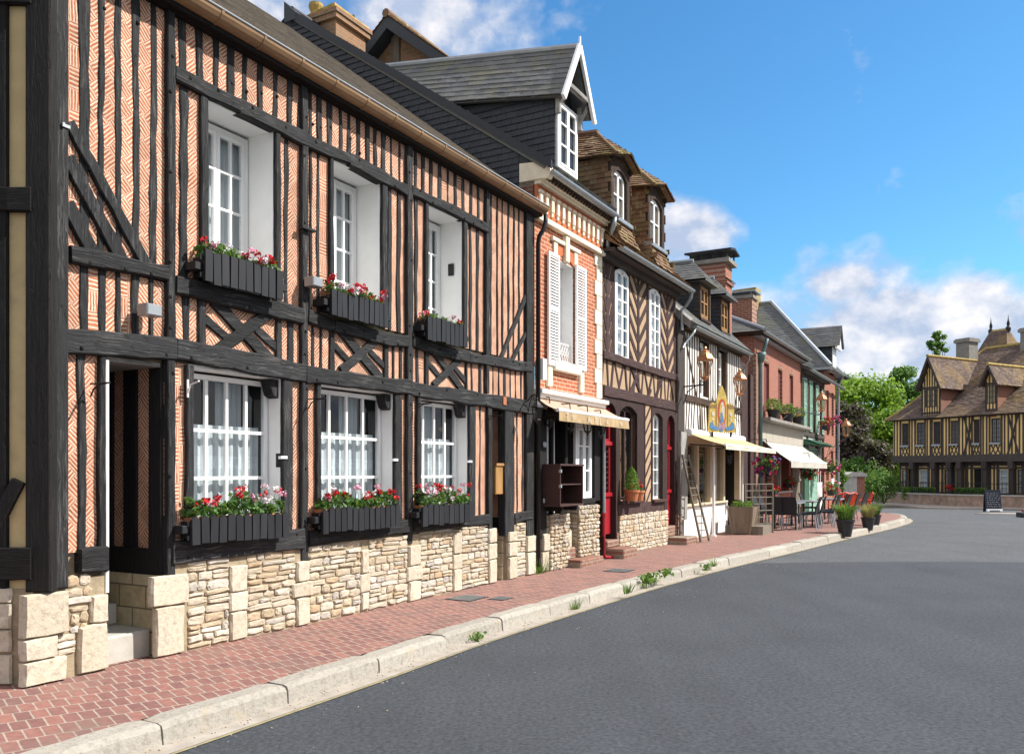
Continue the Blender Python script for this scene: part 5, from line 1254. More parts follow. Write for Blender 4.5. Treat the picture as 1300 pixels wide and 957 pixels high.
# tiled roof, bell-cast
mb = MB()
pr3 = [(-.38, 5.84), (.0, 6.20), (.35, 6.72), (1.9, 9.0)]
for p, q in zip(pr3, pr3[1:]): mb.tiles((a3 - .08, p[0], p[1]), (7.05, p[0], p[1]), (7.05, q[0], q[1]), (a3 - .08, q[0], q[1]), .165, .095, .022, jit=.45)
poly = [(p[0], p[1] - .02) for p in pr3] + [(pr3[-1][0] + .1, pr3[-1][1] - .1), (3.8, 6.2), (.3, 6.2), (-.44, 5.77)]
mb.prismx([pr3[0], pr3[1], pr3[2], pr3[3], (3.7, 6.2), (.2, 6.15), (-.44, 5.76)] if False else [(p[0] + .012, p[1] - .03) for p in pr3] + [(4.2, 6.2), (.2, 6.1), (-.40, 5.78)], a3 - .06, 7.03, t=.2)
H3.part('roof', mb, M['clay_tile'])
def tiled_dormer(x0, x1, yf, z0, z1, win, lean=.0):
    d = MB()      # tile-hung cheeks, curved foot
    for x, sg in ((x0, -1), (x1, 1)):
        z = z0 - .35; 
        while z < z1:
            y0_ = yf + .02; y1_ = 1.15; y = y0_ - (.08 if int(z * 100) % 2 else 0); y += -.18 * max(0, (z0 + .18 - z)) / .5
            while y < y1_:
                w_ = .15 * R.uniform(.9, 1.1); dd = R.uniform(.012, .028); hgt = .105
                vs = [(x + sg * dd, y, z), (x + sg * dd, y + w_ - .004, z), (x + sg * .003, y + w_ - .004, z + hgt), (x + sg * .003, y, z + hgt), (x, y, z), (x, y + w_, z)]
                d.raw(vs, [(1, 0, 3, 2), (0, 1, 5, 4), (0, 4, 3), (1, 2, 5)] if sg < 0 else [(0, 1, 2, 3), (1, 0, 4, 5), (4, 0, 3), (2, 1, 5)]); y += w_
            z += .095
    d.box(x0, x1, yf + .05, 1.4, z0 - .45, z1, t=.3)
    # tiled apron below the window
    d.tiles((x0 - .01, yf - .24, z0 - .52), (x1 + .01, yf - .24, z0 - .52), (x1, yf - .02, z0 - .02), (x0, yf - .02, z0 - .02), .14, .085, .022, jit=.5)
    d.prismx([(yf - .23, z0 - .53), (yf - .01, z0 - .02), (yf + .2, z0 - .02), (yf + .2, z0 - .6)], x0 + .01, x1 - .01, t=.3)
    H3.part('dormer_cheek', d, M['brick_brown'] if False else M['clay_tile'])
    f = MB(); cx = (x0 + x1) / 2
    for x in (x0 + .0, x1 - .15): f.bbox(x, x + .15, yf - .04, yf + .12, z0, z1 - .02, .015)
    ap = arch_pts(x0 + .15, x1 - .15, z1 - .10, .14, 8)
    for p, q in zip(ap, ap[1:]): f.prism([(p[0], z1), (p[0], p[1]), (q[0], q[1]), (q[0], z1)][::-1], yf - .04, yf + .12, t=.5)
    f.tube([(x0 - .02, yf - .05, z1 - .02), (x0 + .1, yf - .07, z1 + .08), (cx, yf - .08, z1 + .17), (x1 - .1, yf - .07, z1 + .08), (x1 + .02, yf - .05, z1 - .02)], .045, 6)
    f.prism([(x0, z1 - .01)] + [(x0 + .1, z1 + .07), (cx, z1 + .15), (x1 - .1, z1 + .07)] + [(x1, z1 - .01)], yf - .03, yf + .10)
    H3.part('dormer_front', f, M['brown_timber'])
    mb = MB(); mb.bbox(x0 - .02, x1 + .02, yf - .12, yf + .05, z0 - .09, z0 - .005, .01); H3.part('dormer_sill', mb, M['zinc'])
    window(H3, x0 + .15, x1 - .15, z0, z1 - .10, yf + .02, 1, 2, .05, .03, 2, None, arch=.13, deep=.25)
    r = MB(); ov = .14; zr = z1 + .72; ya_ = yf - .22; zb = z1 + .02
    r.tiles((x0 - ov, 1.6, zb + .15), (x0 - ov, ya_, zb - .02), (cx, yf + .46, zr), (cx, 1.6, zr + .1), .16, .095, .022, jit=.5)
    r.tiles((x1 + ov, ya_, zb - .02), (x1 + ov, 1.6, zb + .15), (cx, 1.6, zr + .1), (cx, yf + .46, zr), .16, .095, .022, jit=.5)
    r.tiles((x0 - ov, ya_, zb - .02), (cx, ya_ - .03, zb + .17), (cx, yf + .46, zr), (cx - .01, yf + .46, zr), .16, .095, .022, jit=.5); r.tiles((cx, ya_ - .03, zb + .17), (x1 + ov, ya_, zb - .02), (cx + .01, yf + .46, zr), (cx, yf + .46, zr), .16, .095, .022, jit=.5)
    r.raw([(x0 - ov + .02, ya_ + .02, zb - .03), (cx, ya_, zb + .15), (x1 + ov - .02, ya_ + .02, zb - .03), (x1 + ov - .02, 1.6, zb + .1), (x0 - ov + .02, 1.6, zb + .1), (cx, yf + .46, zr - .03), (cx, 1.6, zr + .05)], [(0, 4, 3, 2, 1), (0, 5, 6, 4), (2, 3, 6, 5), (0, 1, 5), (1, 2, 5)], t=.2)
    H3.part('dormer_roof', r, M['clay_tile'])
    rt = MB(); rt.tube([(cx, yf + .44, zr + .02), (cx, 1.7, zr + .13)], .06, 6)
    for xx_ in (x0 - ov, x1 + ov): rt.tube([(cx, yf + .46, zr + .01), ((cx + xx_) / 2, (yf + .46 + ya_) / 2, (zr + zb) / 2 + .0), (xx_, ya_, zb)], .035, 6)
    H3.part('hip_tile', rt, M['clay_tile'])
tiled_dormer(2.78, 3.74, -.10, 6.46, 7.50, None); tiled_dormer(4.78, 5.80, -.10, 6.42, 7.52, None)
# plant pots on the sill
def pot(mb, x, y, z, r, h, n=16): mb.lathe(x, y, [(r * .75, z), (r * .97, z + h * .8), (r * 1.08, z + h * .8), (r * 1.08, z + h), (r * .95, z + h), (r * .92, z + h * .9), (0, z + h * .9)], n)
P = Thing('potted_conifer', 'bright green conifer in a terracotta pot on the dark shop sill', 'potted plant', (3.62, -.22, 1.046))
mb = MB(); pot(mb, 3.62, -.22, 1.046, .15, .22); P.part('pot', mb, M['terracotta'], smooth=False)
lf = MB()
for k in range(1500):
    f = R.random() ** .8; r = .19 * (1 - f) ** .8 * (.6 + .8 * f + .2) * R.uniform(.5, 1.05); an = R.uniform(0, 2 * pi)
    lf.leaf((3.62 + r * cos(an), -.22 + r * sin(an), 1.26 + .46 * f), .035, asp=.35, nrm=(cos(an), sin(an), 1.5))
P.part('foliage', lf, M['conifer_leaf'])
P = Thing('potted_geranium', 'small trailing geranium in a terracotta pot beside the conifer', 'potted plant', (3.95, -.22, 1.046))
mb = MB(); pot(mb, 3.97, -.22, 1.046, .13, .2); P.part('pot', mb, M['terracotta'])
lf = MB(); bl = MB(); flower_spray(lf, bl, 3.88, 4.12, -.30, -.12, 1.24, .14, 110, [(0, 3)]); P.part('foliage', lf, M['geranium_leaf']); P.part('blossom', bl, PETALS)
# ================================================================ fourth house: narrow white house with brown studs
H4 = Thing('white_timbered_house', 'narrow white house with thin brown studs, two slate dormers and a cream shop front', 'house', (10.3, .0, 0))
a4, b4 = 7.5, 12.9
W4 = [(8.86, 9.58, 3.53, 4.92), (10.55, 11.28, 3.55, 4.90)]
mb = MB(); wall(mb, a4, b4, 2.5, 5.15, .0, W4, .25, t=.5); H4.part('rendered_infill', mb, M['white_wall'])
f4 = MB(); x = a4 + .12
while x < b4:
    inw = any(w[0] - .1 < x < w[1] + .1 for w in W4)
    if not inw: f4.beam((x, 3.4), (x, 5.0), .075, -.010, .04, j=.003)
    x += .20
x = a4 + .12; k = 0
while x < b4: f4.beam((x + .12 * (1 if (k // 5) % 2 else -1), 2.5), (x, 3.4), .075, -.010, .04, j=.003); x += .20; k += 1
f4.beam((7.62, 4.9), (8.62, 3.4), .08, -.016, .04, j=.003); f4.beam((12.2, 3.4), (12.8, 4.6), .08, -.016, .04, j=.003)
for (x0, x1, z0, z1) in W4:
    for xx in (x0 - .05, x1 + .05): f4.beam((xx, 3.4), (xx, 5.0), .09, -.012, .05, j=.003)
f4.beam((10.2, 2.5), (10.2, 3.4), .36, -.035, .05, j=.003) if False else f4.beam((9.62, 2.52), (9.62, 3.42), .30, -.035, .05, j=.003)
H4.part('timber_frame', f4, M['brown_timber'])
for (z, w, pr) in ((3.39, .16, -.05), (5.03, .14, -.04)):
    mb = MB(); mb.beam((a4, z), (b4, z), w, pr, .05, j=.004); H4.part('beam', mb, M['brown_timber'])
for (x0, x1, z0, z1) in W4:
    w = window(H4, x0 + .01, x1 - .01, z0, z1, .12, 1, 3, .06, .025, 2, 'voile')
    mb = MB(); mb.box(x1 - .015, x1 + .02, .0, .16, z0, z1, t=.8); H4.part('reveal', mb, M['brown_timber'], w)
    mb = MB(); mb.box(x0 - .08, x1 + .1, -.045, .1, z1, z1 + .14); H4.part('lintel', mb, M['old_timber'], w)
# shop front
mb = MB(); mb.box(a4, b4, -.02, .25, 2.28, 2.6, t=.5); H4.part('fascia', mb, M['cream_wall'])
mb = MB(); mb.box(a4 + .02, 11.1, -.03, .3, -.02, .80, t=.5); mb.box(11.1, b4 - .1, .35, .6, -.02, .80, t=.5); mb.box(a4, b4, -.02, .0, -.02, .0); H4.part('stall_riser', mb, M['white_wall'])
mb = MB()
for (x, w) in ((7.62, .16), (8.62, .13), (9.75, .13), (11.0, .16), (12.72, .16)): mb.bbox(x - w / 2, x + w / 2, -.04, .12, .82, 2.28, .01, t=.7)
mb.bbox(a4, 11.15, -.10, .2, .79, .84, .01); mb.bbox(11.55, 11.7, .35, .5, .8, 2.28, .01, t=.7); mb.bbox(12.3, 12.42, .35, .5, .8, 2.28, .01, t=.7)
H4.part('shop_frame', mb, M['cream_wall'])
mb = MB(); mb.face([(a4, .06, .82), (11.1, .06, .82), (11.1, .06, 2.3), (a4, .06, 2.3)]); mb.face([(11.2, .42, .82), (b4, .42, .82), (b4, .42, 2.3), (11.2, .42, 2.3)]); H4.part('pane', mb, M['glass'])
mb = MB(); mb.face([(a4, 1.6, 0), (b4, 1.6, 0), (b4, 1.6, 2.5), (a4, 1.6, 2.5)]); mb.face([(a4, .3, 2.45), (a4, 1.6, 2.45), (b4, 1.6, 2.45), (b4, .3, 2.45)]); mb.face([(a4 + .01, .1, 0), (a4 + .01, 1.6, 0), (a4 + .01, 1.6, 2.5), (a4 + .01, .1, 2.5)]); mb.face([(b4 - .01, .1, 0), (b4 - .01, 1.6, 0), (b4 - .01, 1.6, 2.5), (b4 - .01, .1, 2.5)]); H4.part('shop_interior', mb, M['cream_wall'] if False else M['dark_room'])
mb = MB()
for k in range(26):
    x = R.uniform(7.8, 12.4); z = R.uniform(.95, 2.0); h = R.uniform(.1, .35); w = R.uniform(.05, .14); mb.box(x, x + w, .5, .6, z, z + h)
for z in (.95, 1.35, 1.75): mb.box(7.7, 12.5, .48, .7, z - .03, z - .005)
H4.part('shop_goods', mb, [M['sign_brown']])
mb = MB(); half_gutter(mb, 7.5, 12.95, -.28, 5.06, .07); mb.tube([(7.56, -.28, 5.0), (7.50, -.27, 4.9), (7.3, -.12, 4.62), (7.2, -.09, 4.5)], .035, 8); mb.tube([(12.8, -.28, 5.0), (12.82, -.26, 4.85), (12.88, -.10, 4.6), (12.9, -.08, 4.4), (12.6, -.08, 4.0)], .025, 8); H4.part('gutter', mb, M['zinc'])
mb = MB(); mb.box(a4 - .1, b4 + .05, -.22, .2, 5.02, 5.07); H4.part('eaves_board', mb, M['old_timber'])
roof_slab(H4, 'roof', 7.05, 12.98, (-.30, 5.12), (3.2, 8.4), M['slate'], .2, .12, .012)
mb = MB(); mb.raw([(7.03, -.34, 5.10), (7.03, 3.2, 8.42), (7.03, 3.2, 8.18), (7.03, -.34, 4.9), (7.2, -.34, 5.16), (7.2, 3.2, 8.46)], [(0, 1, 2, 3), (0, 4, 5, 1)]); H4.part('verge_board', mb, M['grey_timber'])
def slate_dormer(H, x0, x1, yf, z0, z1, back, zr, mat='brown_timber'):
    d = MB(); cx = (x0 + x1) / 2
    slates_yz(d, x0, yf, back, z0 - .6, z1, -1); slates_yz(d, x1, yf, back, z0 - .6, z1, 1); d.box(x0, x1, yf + .03, back, z0 - .6, z1, t=.2); H.part('dormer_cheek', d, M['slate_wall'])
    f = MB(); 
    for x in (x0 - .01, x1 - .09): f.bbox(x, x + .10, yf - .04, yf + .1, z0 - .02, z1, .008)
    f.bbox(x0, x1, yf - .035, yf + .1, z1 - .10, z1, .008); f.bbox(x0, x1, yf - .06, yf + .1, z0 - .10, z0 - .021, .008); H.part('dormer_front', f, M[mat])
    window(H, x0 + .09, x1 - .09, z0, z1 - .1, yf + .0, 1, 2, .05, .03, 2, None, deep=.25, mat='natural_wood' if mat == 'brown_timber' else 'white_paint')
    r = MB(); ov = .16; ya = yf - .22
    r.tiles((x0 - ov, back + .6, z1 + .05), (x0 - ov, ya, z1), (cx, yf + .30, zr), (cx, back + .6, zr + .05), .2, .12, .012); r.tiles((x1 + ov, ya, z1), (x1 + ov, back + .6, z1 + .05), (cx, back + .6, zr + .05), (cx, yf + .30, zr), .2, .12, .012); r.tiles((x0 - ov, ya, z1), (x1 + ov, ya, z1), (cx + .01, yf + .30, zr), (cx - .01, yf + .30, zr), .2, .12, .012)
    r.raw([(x0 - ov, ya, z1 - .04), (x1 + ov, ya, z1 - .04), (x1 + ov, back, z1 - .02), (x0 - ov, back, z1 - .02), (x0 - ov, ya, z1), (x1 + ov, ya, z1)], [(0, 3, 2, 1), (0, 1, 5, 4)], t=.2); H.part('dormer_roof', r, M['slate'])
    r = MB(); r.tube([(cx, yf + .28, zr + .02), (cx, back + .6, zr + .07)], .05, 6); H.part('ridge_cap', r, M['zinc'])
slate_dormer(H4, 8.95, 9.85, .05, 5.55, 6.45, 2.4, 7.05); slate_dormer(H4, 10.85, 11.75, .05, 5.50, 6.42, 2.4, 7.0)
# its chimney
CH = Thing('chimney', 'tall red brick chimney with a raised dark slab on top beside the slate dormers', 'chimney', (13.25, .8, 5.6))
mb = MB(); mb.box(12.92, 13.62, .45, 1.45, 4.9, 7.80, t=.5); mb.box(12.86, 13.68, .39, 1.51, 7.2, 7.30, t=.5); CH.part('stack', mb, M['brick_far'])
mb = MB(); mb.box(12.80, 13.75, .32, 1.58, 7.80, 7.92, t=.4, j=.01); CH.part('cap', mb, M['weathered_stone'])
mb = MB()
for y in (.4, .8, 1.15, 1.5):
    for x in (12.86, 13.66): mb.tube([(x, y, 7.94), (x, y, 8.12)], .025, 6)
mb.prism([(12.75, 8.12), (13.25, 8.20), (13.78, 8.12), (13.78, 8.17), (13.25, 8.27), (12.75, 8.18)], .25, 1.65); CH.part('slab', mb, M['iron'])
mb = MB(); mb.tiles((12.8, .36, 7.3), (13.7, .36, 7.3), (13.62, .46, 7.38), (12.92, .46, 7.38), .2, .1, .02); CH.part('moss', mb, M['lichen'])
# awning, posts, lanterns, sign of the shop
awning('cream and yellow awning sloping from a white roller box over the white shop front', 7.35, 12.55, -.10, 2.56, -1.05, 2.24, .10, [M['awning_yellow']], valm=[M['awning_cream']], box=.085, tw0=7.5, tw1=12.6)
for (u, lab) in ((906, 'thin white post under the awning left of the shop lantern'), (942, 'thin white post under the awning right of the shop lantern')):
    y = -.30; t = T(u, y); b = MB(); b.tube([(t, y, 0), (t, y, 2.42)], .04, 8, t=.8); b.tube([(t, y, 0), (t, y, .05)], .07, 8, t=.8)
    p = Thing('awning_post', lab, 'post', (t, y, 0)); p.part('pole', b, M['white_paint'])
t, z = ROW.px(926, 572, -.5); L = Thing('wall_lantern', 'pair of small black lanterns on one bracket below the cream awning', 'lantern', (t, -.5, z)); L.off = (0, 0, 0); lantern_mesh(L, 0, .75)
b = MB(); b.tube([(0, 0, 0), (-.2, .0, .06), (-.4, .3, .04)], .015, 6); L.part('arm', b, M['iron'])
def street_lantern(label, t, y, z, yaw_pt, s=1.0):
    """copper lantern, top at z, standing on a bracket fixed to the wall at yaw_pt"""
    L = Thing('street_lantern', label, 'lantern', (t, y, z), group='copper lanterns along the street'); L.off = (0, 0, 0)
    a = MB(); a.lathe(0, 0, [(0, .36 * s), (.03 * s, .35 * s), (.05 * s, .31 * s), (.03 * s, .28 * s), (.10 * s, .25 * s), (.11 * s, .20 * s), (.16 * s, .15 * s), (.215 * s, .05 * s), (.22 * s, .02 * s), (.20 * s, .0)], 6); L.part('hood', a, M['copper'])
    a = MB()
    for k in range(6):
        an = 2 * pi * (k + .5) / 6; a.tube([(.19 * s * cos(an), .19 * s * sin(an), .005), (.10 * s * cos(an), .10 * s * sin(an), -.42 * s)], .012 * s, 5)
    a.lathe(0, 0, [(.09 * s, -.40 * s), (.12 * s, -.42 * s), (.10 * s, -.45 * s), (.03 * s, -.48 * s), (.02 * s, -.52 * s)], 6); L.part('lantern_frame', a, M['copper'])
    g = MB()
    for k in range(6):
        a0, a1 = 2 * pi * (k + .5) / 6, 2 * pi * (k + 1.5) / 6; g.face([(.098 * s * cos(a0), .098 * s * sin(a0), -.41 * s), (.098 * s * cos(a1), .098 * s * sin(a1), -.41 * s), (.185 * s * cos(a1), .185 * s * sin(a1), .0), (.185 * s * cos(a0), .185 * s * sin(a0), .0)])
    L.part('lamp_glass', g, M['lamp_glass'])
    if yaw_pt:
        dx, dy = yaw_pt[0] - t, yaw_pt[1] - y
        b = MB(); zb = -.60 * s
        b.tube([(0, 0, -.5 * s), (0, 0, zb)], .02, 6); b.tube([(0, 0, zb), (dx, dy, zb)], .018, 6); b.tube([(.0, .0, zb + .0), (dx * .15, dy * .15, zb + .10), (dx * .3, dy * .3, zb)], .012, 6); b.tube([(dx * .4, dy * .4, zb), (dx * .8, dy * .8, zb - .12), (dx, dy, zb - .4)], .012, 6); L.part('bracket', b, M['iron'])
t, z = ROW.px(895, 459, -.62); street_lantern('large copper street lantern on an iron arm in front of the white studded wall', t, -.62, z + .02, (7.4, -.06), .92)
t, z = ROW.px(939, 484, -.62); street_lantern('copper street lantern half hidden at the far end of the white house', t, -.62, z + .02, (12.8, -.05), .85)
t, z = ROW.px(1043, 508, -.8); street_lantern('copper street lantern beside the green shutters above the terrace', t, -.8, z, (17.3, -.25), .95)
t, z = ROW.px(1074, 541, -.9); street_lantern('farthest copper street lantern, against the dark purple tree', t, -.9, z, (30.7, -.1), .95)
# painted sign standing on the awning
tc, zc = ROW.px(916, 545, -.45)
SG = Thing('painted_sign', 'yellow painted shop sign shaped like a church window with blue leaves at its foot', 'sign', (tc, -.45, 2.62), rz=radians(-38)); SG.off = (0, 0, 0)
s_ = .98; sh = MB(); W_, Hh = .42, 1.18
outline = [(-W_, 0), (W_, 0), (W_ * .86, .68), (W_ * .62, .74), (W_ * .40, .72)]
outline += [(W_ * .40 * cos(a_) if False else W_ * .40 * (1 - (k / 6) ** 1.6), .72 + .46 * (k / 6)) for k, a_ in zip(range(1, 7), range(6))]
outline += [(-W_ * .40 * (1 - (k / 6) ** 1.6), .72 + .46 * (k / 6)) for k in range(5, 0, -1)] + [(-W_ * .40, .72), (-W_ * .62, .74), (-W_ * .86, .68)]
sh.prism([(p[0], p[1]) for p in outline], -.02, .02); SG.part('panel', sh, M['sign_yellow'])
def flat(name, polys, mat, y):
    m_ = MB()
    for p in polys: m_.prism(p, y, -.018, t=.5)
    SG.part(name, m_, M[mat])
el = lambda cx, cz, rx, rz_, n=16, a0=0: [(cx + rx * cos(2 * pi * k / n + a0), cz + rz_ * sin(2 * pi * k / n + a0)) for k in range(n)]
flat('painted_band', [[(-W_ * .88, .60), (-W_ * .40, .60), (-W_ * .40, .70), (-W_ * .86, .68)], [(W_ * .40, .60), (W_ * .88, .60), (W_ * .86, .68), (W_ * .40, .70)], [(-W_ * .44, .1), (-W_ * .38, .1), (-W_ * .38, .72), (-W_ * .44, .72)], [(W_ * .38, .1), (W_ * .44, .1), (W_ * .44, .72), (W_ * .38, .72)]], 'sign_brown', -.026)
flat('painted_frame', [el(0, .50, .125, .34)], 'sign_red', -.028); flat('painted_field', [el(0, .49, .085, .28)], 'sign_yellow', -.031)
flat('painted_figure', [el(.02, .54, .05, .13), el(.0, .70, .035, .05)], 'sign_white', -.034); flat('painted_cloak', [[(-.06, .22), (.05, .26), (.0, .50), (-.05, .48)]], 'sign_blue', -.036)
flat('painted_ribbon', [[(-.12, .10), (0, .04), (.12, .10), (.10, .26), (0, .18), (-.10, .26)]], 'sign_mauve', -.030)
flat('painted_leaf', [[(-.38, .10), (-.30, .06), (-.12, .04), (-.10, .10), (-.24, .16), (-.30, .26), (-.34, .24)], [(.38, .10), (.30, .06), (.12, .04), (.10, .10), (.24, .16), (.30, .26), (.34, .24)], [(-.08, .02), (.02, .0 + .02), (-.02, .14)]], 'sign_blue', -.033)
flat('painted_rosette', [el(-.27, .46, .045, .055), el(.27, .46, .045, .055), el(-.27, .32, .03, .04), el(.27, .32, .03, .04)], 'sign_white', -.027)
b = MB(); b.box(-.3, -.26, -.02, .02, -.12, .02); b.box(.26, .3, -.02, .02, -.12, .02); b.tube([(0, .02, .5), (0, .35, .3)], .015, 6); SG.part('bracket', b, M['iron'])
# ladder against the wall
LD = Thing('wooden_ladder', 'old wooden ladder leaning on the grey board between the chevron and white houses', 'ladder', (7.2, -.45, 0))
def rail(mb, p, q, r=.022): mb.tube([p, q], r, 6)
f1, f2, k1, k2 = (7.02, -.58, 0.02), (7.42, -.66, 0.02), (6.98, -.16, 2.02), (7.42, -.16, 2.02)
mb = MB(); rail(mb, f1, k1, .03); rail(mb, f2, k2, .03); LD.part('rail', mb, M['weathered_wood'])
mb = MB()
for k in range(12):
    f = (k + .6) / 12.4; p = Vector(f1).lerp(Vector(k1), f); q = Vector(f2).lerp(Vector(k2), f); mb.tube([p, q], .014, 6)
LD.part('rung', mb, M['weathered_wood'])
PK = Thing('wooden_plank', 'weathered plank standing upright behind the ladder', 'plank', (6.93, -.13, 0)); mb = MB(); mb.bbox(6.88, 6.97, -.15, -.11, .02, 1.95, .006); PK.part('board', mb, M['weathered_wood'])
# planter tub
PT = Thing('wooden_planter', 'tall tapering brown wooden planter with clipped green plants by the shop', 'planter', (10.35, -.75, 0))
mb = MB(); x, y = 10.3, -.72; 
for (ax, ay, bx, by) in ((-1, -1, 1, -1), (1, -1, 1, 1), (1, 1, -1, 1), (-1, 1, -1, -1)):
    for k in range(4):
        p = lambda f, s, z: (x + (ax + (bx - ax) * f) * s, y + (ay + (by - ay) * f) * s, z)
        a_, b_ = k / 4 + .012, (k + 1) / 4 - .012
        mb.face([p(a_, .21, .02), p(b_, .21, .02), p(b_, .31, .72), p(a_, .31, .72)]); 
mb.raw([(x + sx * .305, y + sy * .305, .71) for sx, sy in ((-1, -1), (1, -1), (1, 1), (-1, 1))] + [(x + sx * .205, y + sy * .205, .03) for sx, sy in ((-1, -1), (1, -1), (1, 1), (-1, 1))], [(0, 1, 5, 4), (1, 2, 6, 5), (2, 3, 7, 6), (3, 0, 4, 7), (4, 5, 6, 7)], t=.1)
PT.part('tub', mb, M['planter_wood'])
mb = MB()
for sx, sy in ((-1, -1), (1, -1), (1, 1), (-1, 1)): mb.beam((0, 0), (0, .1), .01, 0, .01) if False else mb.tube([(x + sx * .215, y + sy * .215, 0), (x + sx * .318, y + sy * .318, .74)], .035, 4, t=.9)
PT.part('corner_post', mb, M['planter_wood'])
lf = MB()
for k in range(500): lf.leaf((x + R.uniform(-.26, .26), y + R.uniform(-.26, .26), .70 + R.random() * .16), .06, asp=.4)
PT.part('foliage', lf, M['conifer_leaf'])
TR = Thing('wooden_trellis', 'three sided wooden trellis screen at the start of the cafe terrace', 'trellis', (13.0, -1.0, 0))
mb = MB(); gA, gB, gC = ROW.inv(*ground_at(946, 678)), ROW.inv(*ground_at(966, 674)), ROW.inv(*ground_at(981, 676))
def tscreen(mb, p, q, h0, h1, nv, nh):
    for k in range(nv + 1): f = k / nv; x_, y_ = p[0] + (q[0] - p[0]) * f, p[1] + (q[1] - p[1]) * f; mb.tube([(x_, y_, 0), (x_, y_, h1)], .028 if k in (0, nv) else .015, 4)
    for k in range(nh + 1): z_ = h0 + (h1 - h0) * k / nh; mb.tube([(p[0], p[1], z_), (q[0], q[1], z_)], .014, 4)
tscreen(mb, gA, gC, .25, 1.30, 4, 6); TR.part('lattice', mb, M['weathered_wood'])
mb = MB(); mb.box(min(gA[0], gC[0]) - .1, max(gA[0], gC[0]) + .1, min(gA[1], gC[1]) + .02, max(gA[1], gC[1]) + .5, .0, .22); TR.part('base', mb, M['weathered_wood'])

# ================================================================ fifth house: red brick with arched niches
H5 = Thing('arched_brick_house', 'red brick house with tall narrow arched recesses above a white terrace awning', 'house', (18, 0, 0))
a5, b5 = 14.62, 22.0
NI = [(15.86, 16.60), (17.95, 18.66), (19.88, 20.55)]
mb = MB(); wall(mb, a5, b5, 2.66, 5.86, .0, [(p, q, 3.62, 5.16) for p, q in NI], .16, t=.5)
for p, q in NI:
    ap = arch_pts(p, q, 5.34, .18)
    mb.face([(p, -.001, 5.16), (p, -.001, 5.36), (q, -.001, 5.36), (q, -.001, 5.16)][::1]) if False else None
    mb.face([(p, .16, 3.6), (q, .16, 3.6), (q, .16, 5.2), (p, .16, 5.2)])
H5.part('brick_wall', mb, M['brick_far'])
mb = MB()
for p, q in NI: mb.box(p + .02, q - .02, .08, .15, 3.62, 5.13)
H5.part('niche_panel', mb, simple('dark_red_board', (.16, .045, .04), .8, 6, .15, .2, 40, .1))
mb = MB()
for p, q in NI:
    pts = arch_pts(p, q, 5.34, .18); 
    for c, d in zip(pts, pts[1:]): mb.prism([(c[0], c[1]), (d[0], d[1]), (d[0], 5.17), (c[0], 5.17)], -.004, .0)
H5.part('niche_arch', mb, M['brick_dark_side'])
mb = MB(); mb.face([(a5, 0, 0), (a5, 0, 5.86), (a5, 5, 5.86), (a5, 5, 0)]); H5.part('side_wall', mb, M['brick_far_side'])
mb = MB(); mb.bbox(a5 - .45, a5 - .02, .02, .25, 0, 4.6, .01); mb.bbox(12.98, a5 - .46, .10, .3, 0, 4.9, .01); H5.part('end_boards', mb, M['purple_timber'])
mb = MB(); mb.bbox(a5 - .03, a5 + .30, -.05, .06, .0, 5.3, .01, t=.5); H5.part('brick_pier', mb, M['step_brick'])
mb = MB(); mb.tube([(14.95, -.30, 5.78), (14.95, -.25, 5.6), (14.95, -.12, 5.2), (14.95, -.10, 5.1), (14.95, -.10, .1)], .06, 8); mb.lathe(14.95, -.12, [(.07, 5.05), (.14, 5.25), (.15, 5.35)], 8); H5.part('downpipe', mb, M['verdigris'], smooth=True)
mb = MB(); half_gutter(mb, a5 - .2, 22.15, -.32, 5.95, .08); mb.box(a5, 22.1, -.20, .1, 5.80, 5.88); H5.part('gutter', mb, M['zinc'])
mb = MB(); mb.box(a5 - .15, 22.1, -.28, .2, 5.86, 5.92); mb.box(a5 - .2, a5, -.3, 5, 5.86, 5.95); H5.part('eaves_board', mb, M['brown_timber'])
mb = MB(); zr5 = 7.45
mb.tiles((a5 - .3, -.36, 5.94), (22.2, -.36, 5.94), (22.2, 2.6, zr5), (a5 + 2.4, 2.6, zr5), .2, .12, .012); mb.tiles((a5 - .3, 5.6, 5.94), (a5 - .3, -.36, 5.94), (a5 + 2.4, 2.6, zr5), (a5 + 2.41, 2.6, zr5), .2, .12, .012); H5.part('roof', mb, M['slate'])
mb = MB(); mb.tube([(a5 - .3, -.36, 5.98), (a5 + 2.4, 2.6, zr5 + .03)], .06, 6); H5.part('hip_flashing', mb, M['zinc_light'])
mb = MB(); mb.bbox(a5 + .30, 22.05, -.42, .05, 3.22, 3.33, .015, t=.6); H5.part('shop_cornice', mb, M['weathered_stone'])
mb = MB()
x = a5 + .30
while x < 21.9: mb.bbox(x + .004, min(x + .85, 22.0) - .004, -.10, .05, 2.60, 3.21, .008); x += .85
H5.part('fascia_board', mb, M['board'])
mb = MB(); mb.face([(a5, 1.4, 0), (b5, 1.4, 0), (b5, 1.4, 2.7), (a5, 1.4, 2.7)]); mb.face([(a5, .0, 2.65), (a5, 1.4, 2.65), (b5, 1.4, 2.65), (b5, .0, 2.65)]); mb.face([(15.4, .05, 0), (15.4, 1.4, 0), (15.4, 1.4, 2.7), (15.4, .05, 2.7)]); H5.part('shop_interior', mb, M['dark_room'])
mb = MB(); wall(mb, 15.5, 22.0, .0, 2.62, .02, [(16.1, 17.0, .75, 2.5), (17.4, 19.9, .95, 2.5), (20.3, 21.8, .0, 2.5)], .3, t=.5); H5.part('ground_wall', mb, M['brick_far'])
mb = MB(); mb.box(16.1, 17.0, .15, .2, .75, 2.5) ; H5.part('window_shade', mb, M['dark_room'])
mb = MB(); 
for k in range(5): mb.bbox(20.32 + .3 * k, 20.60 + .3 * k, -.02, .04, .05, 2.48, .008)
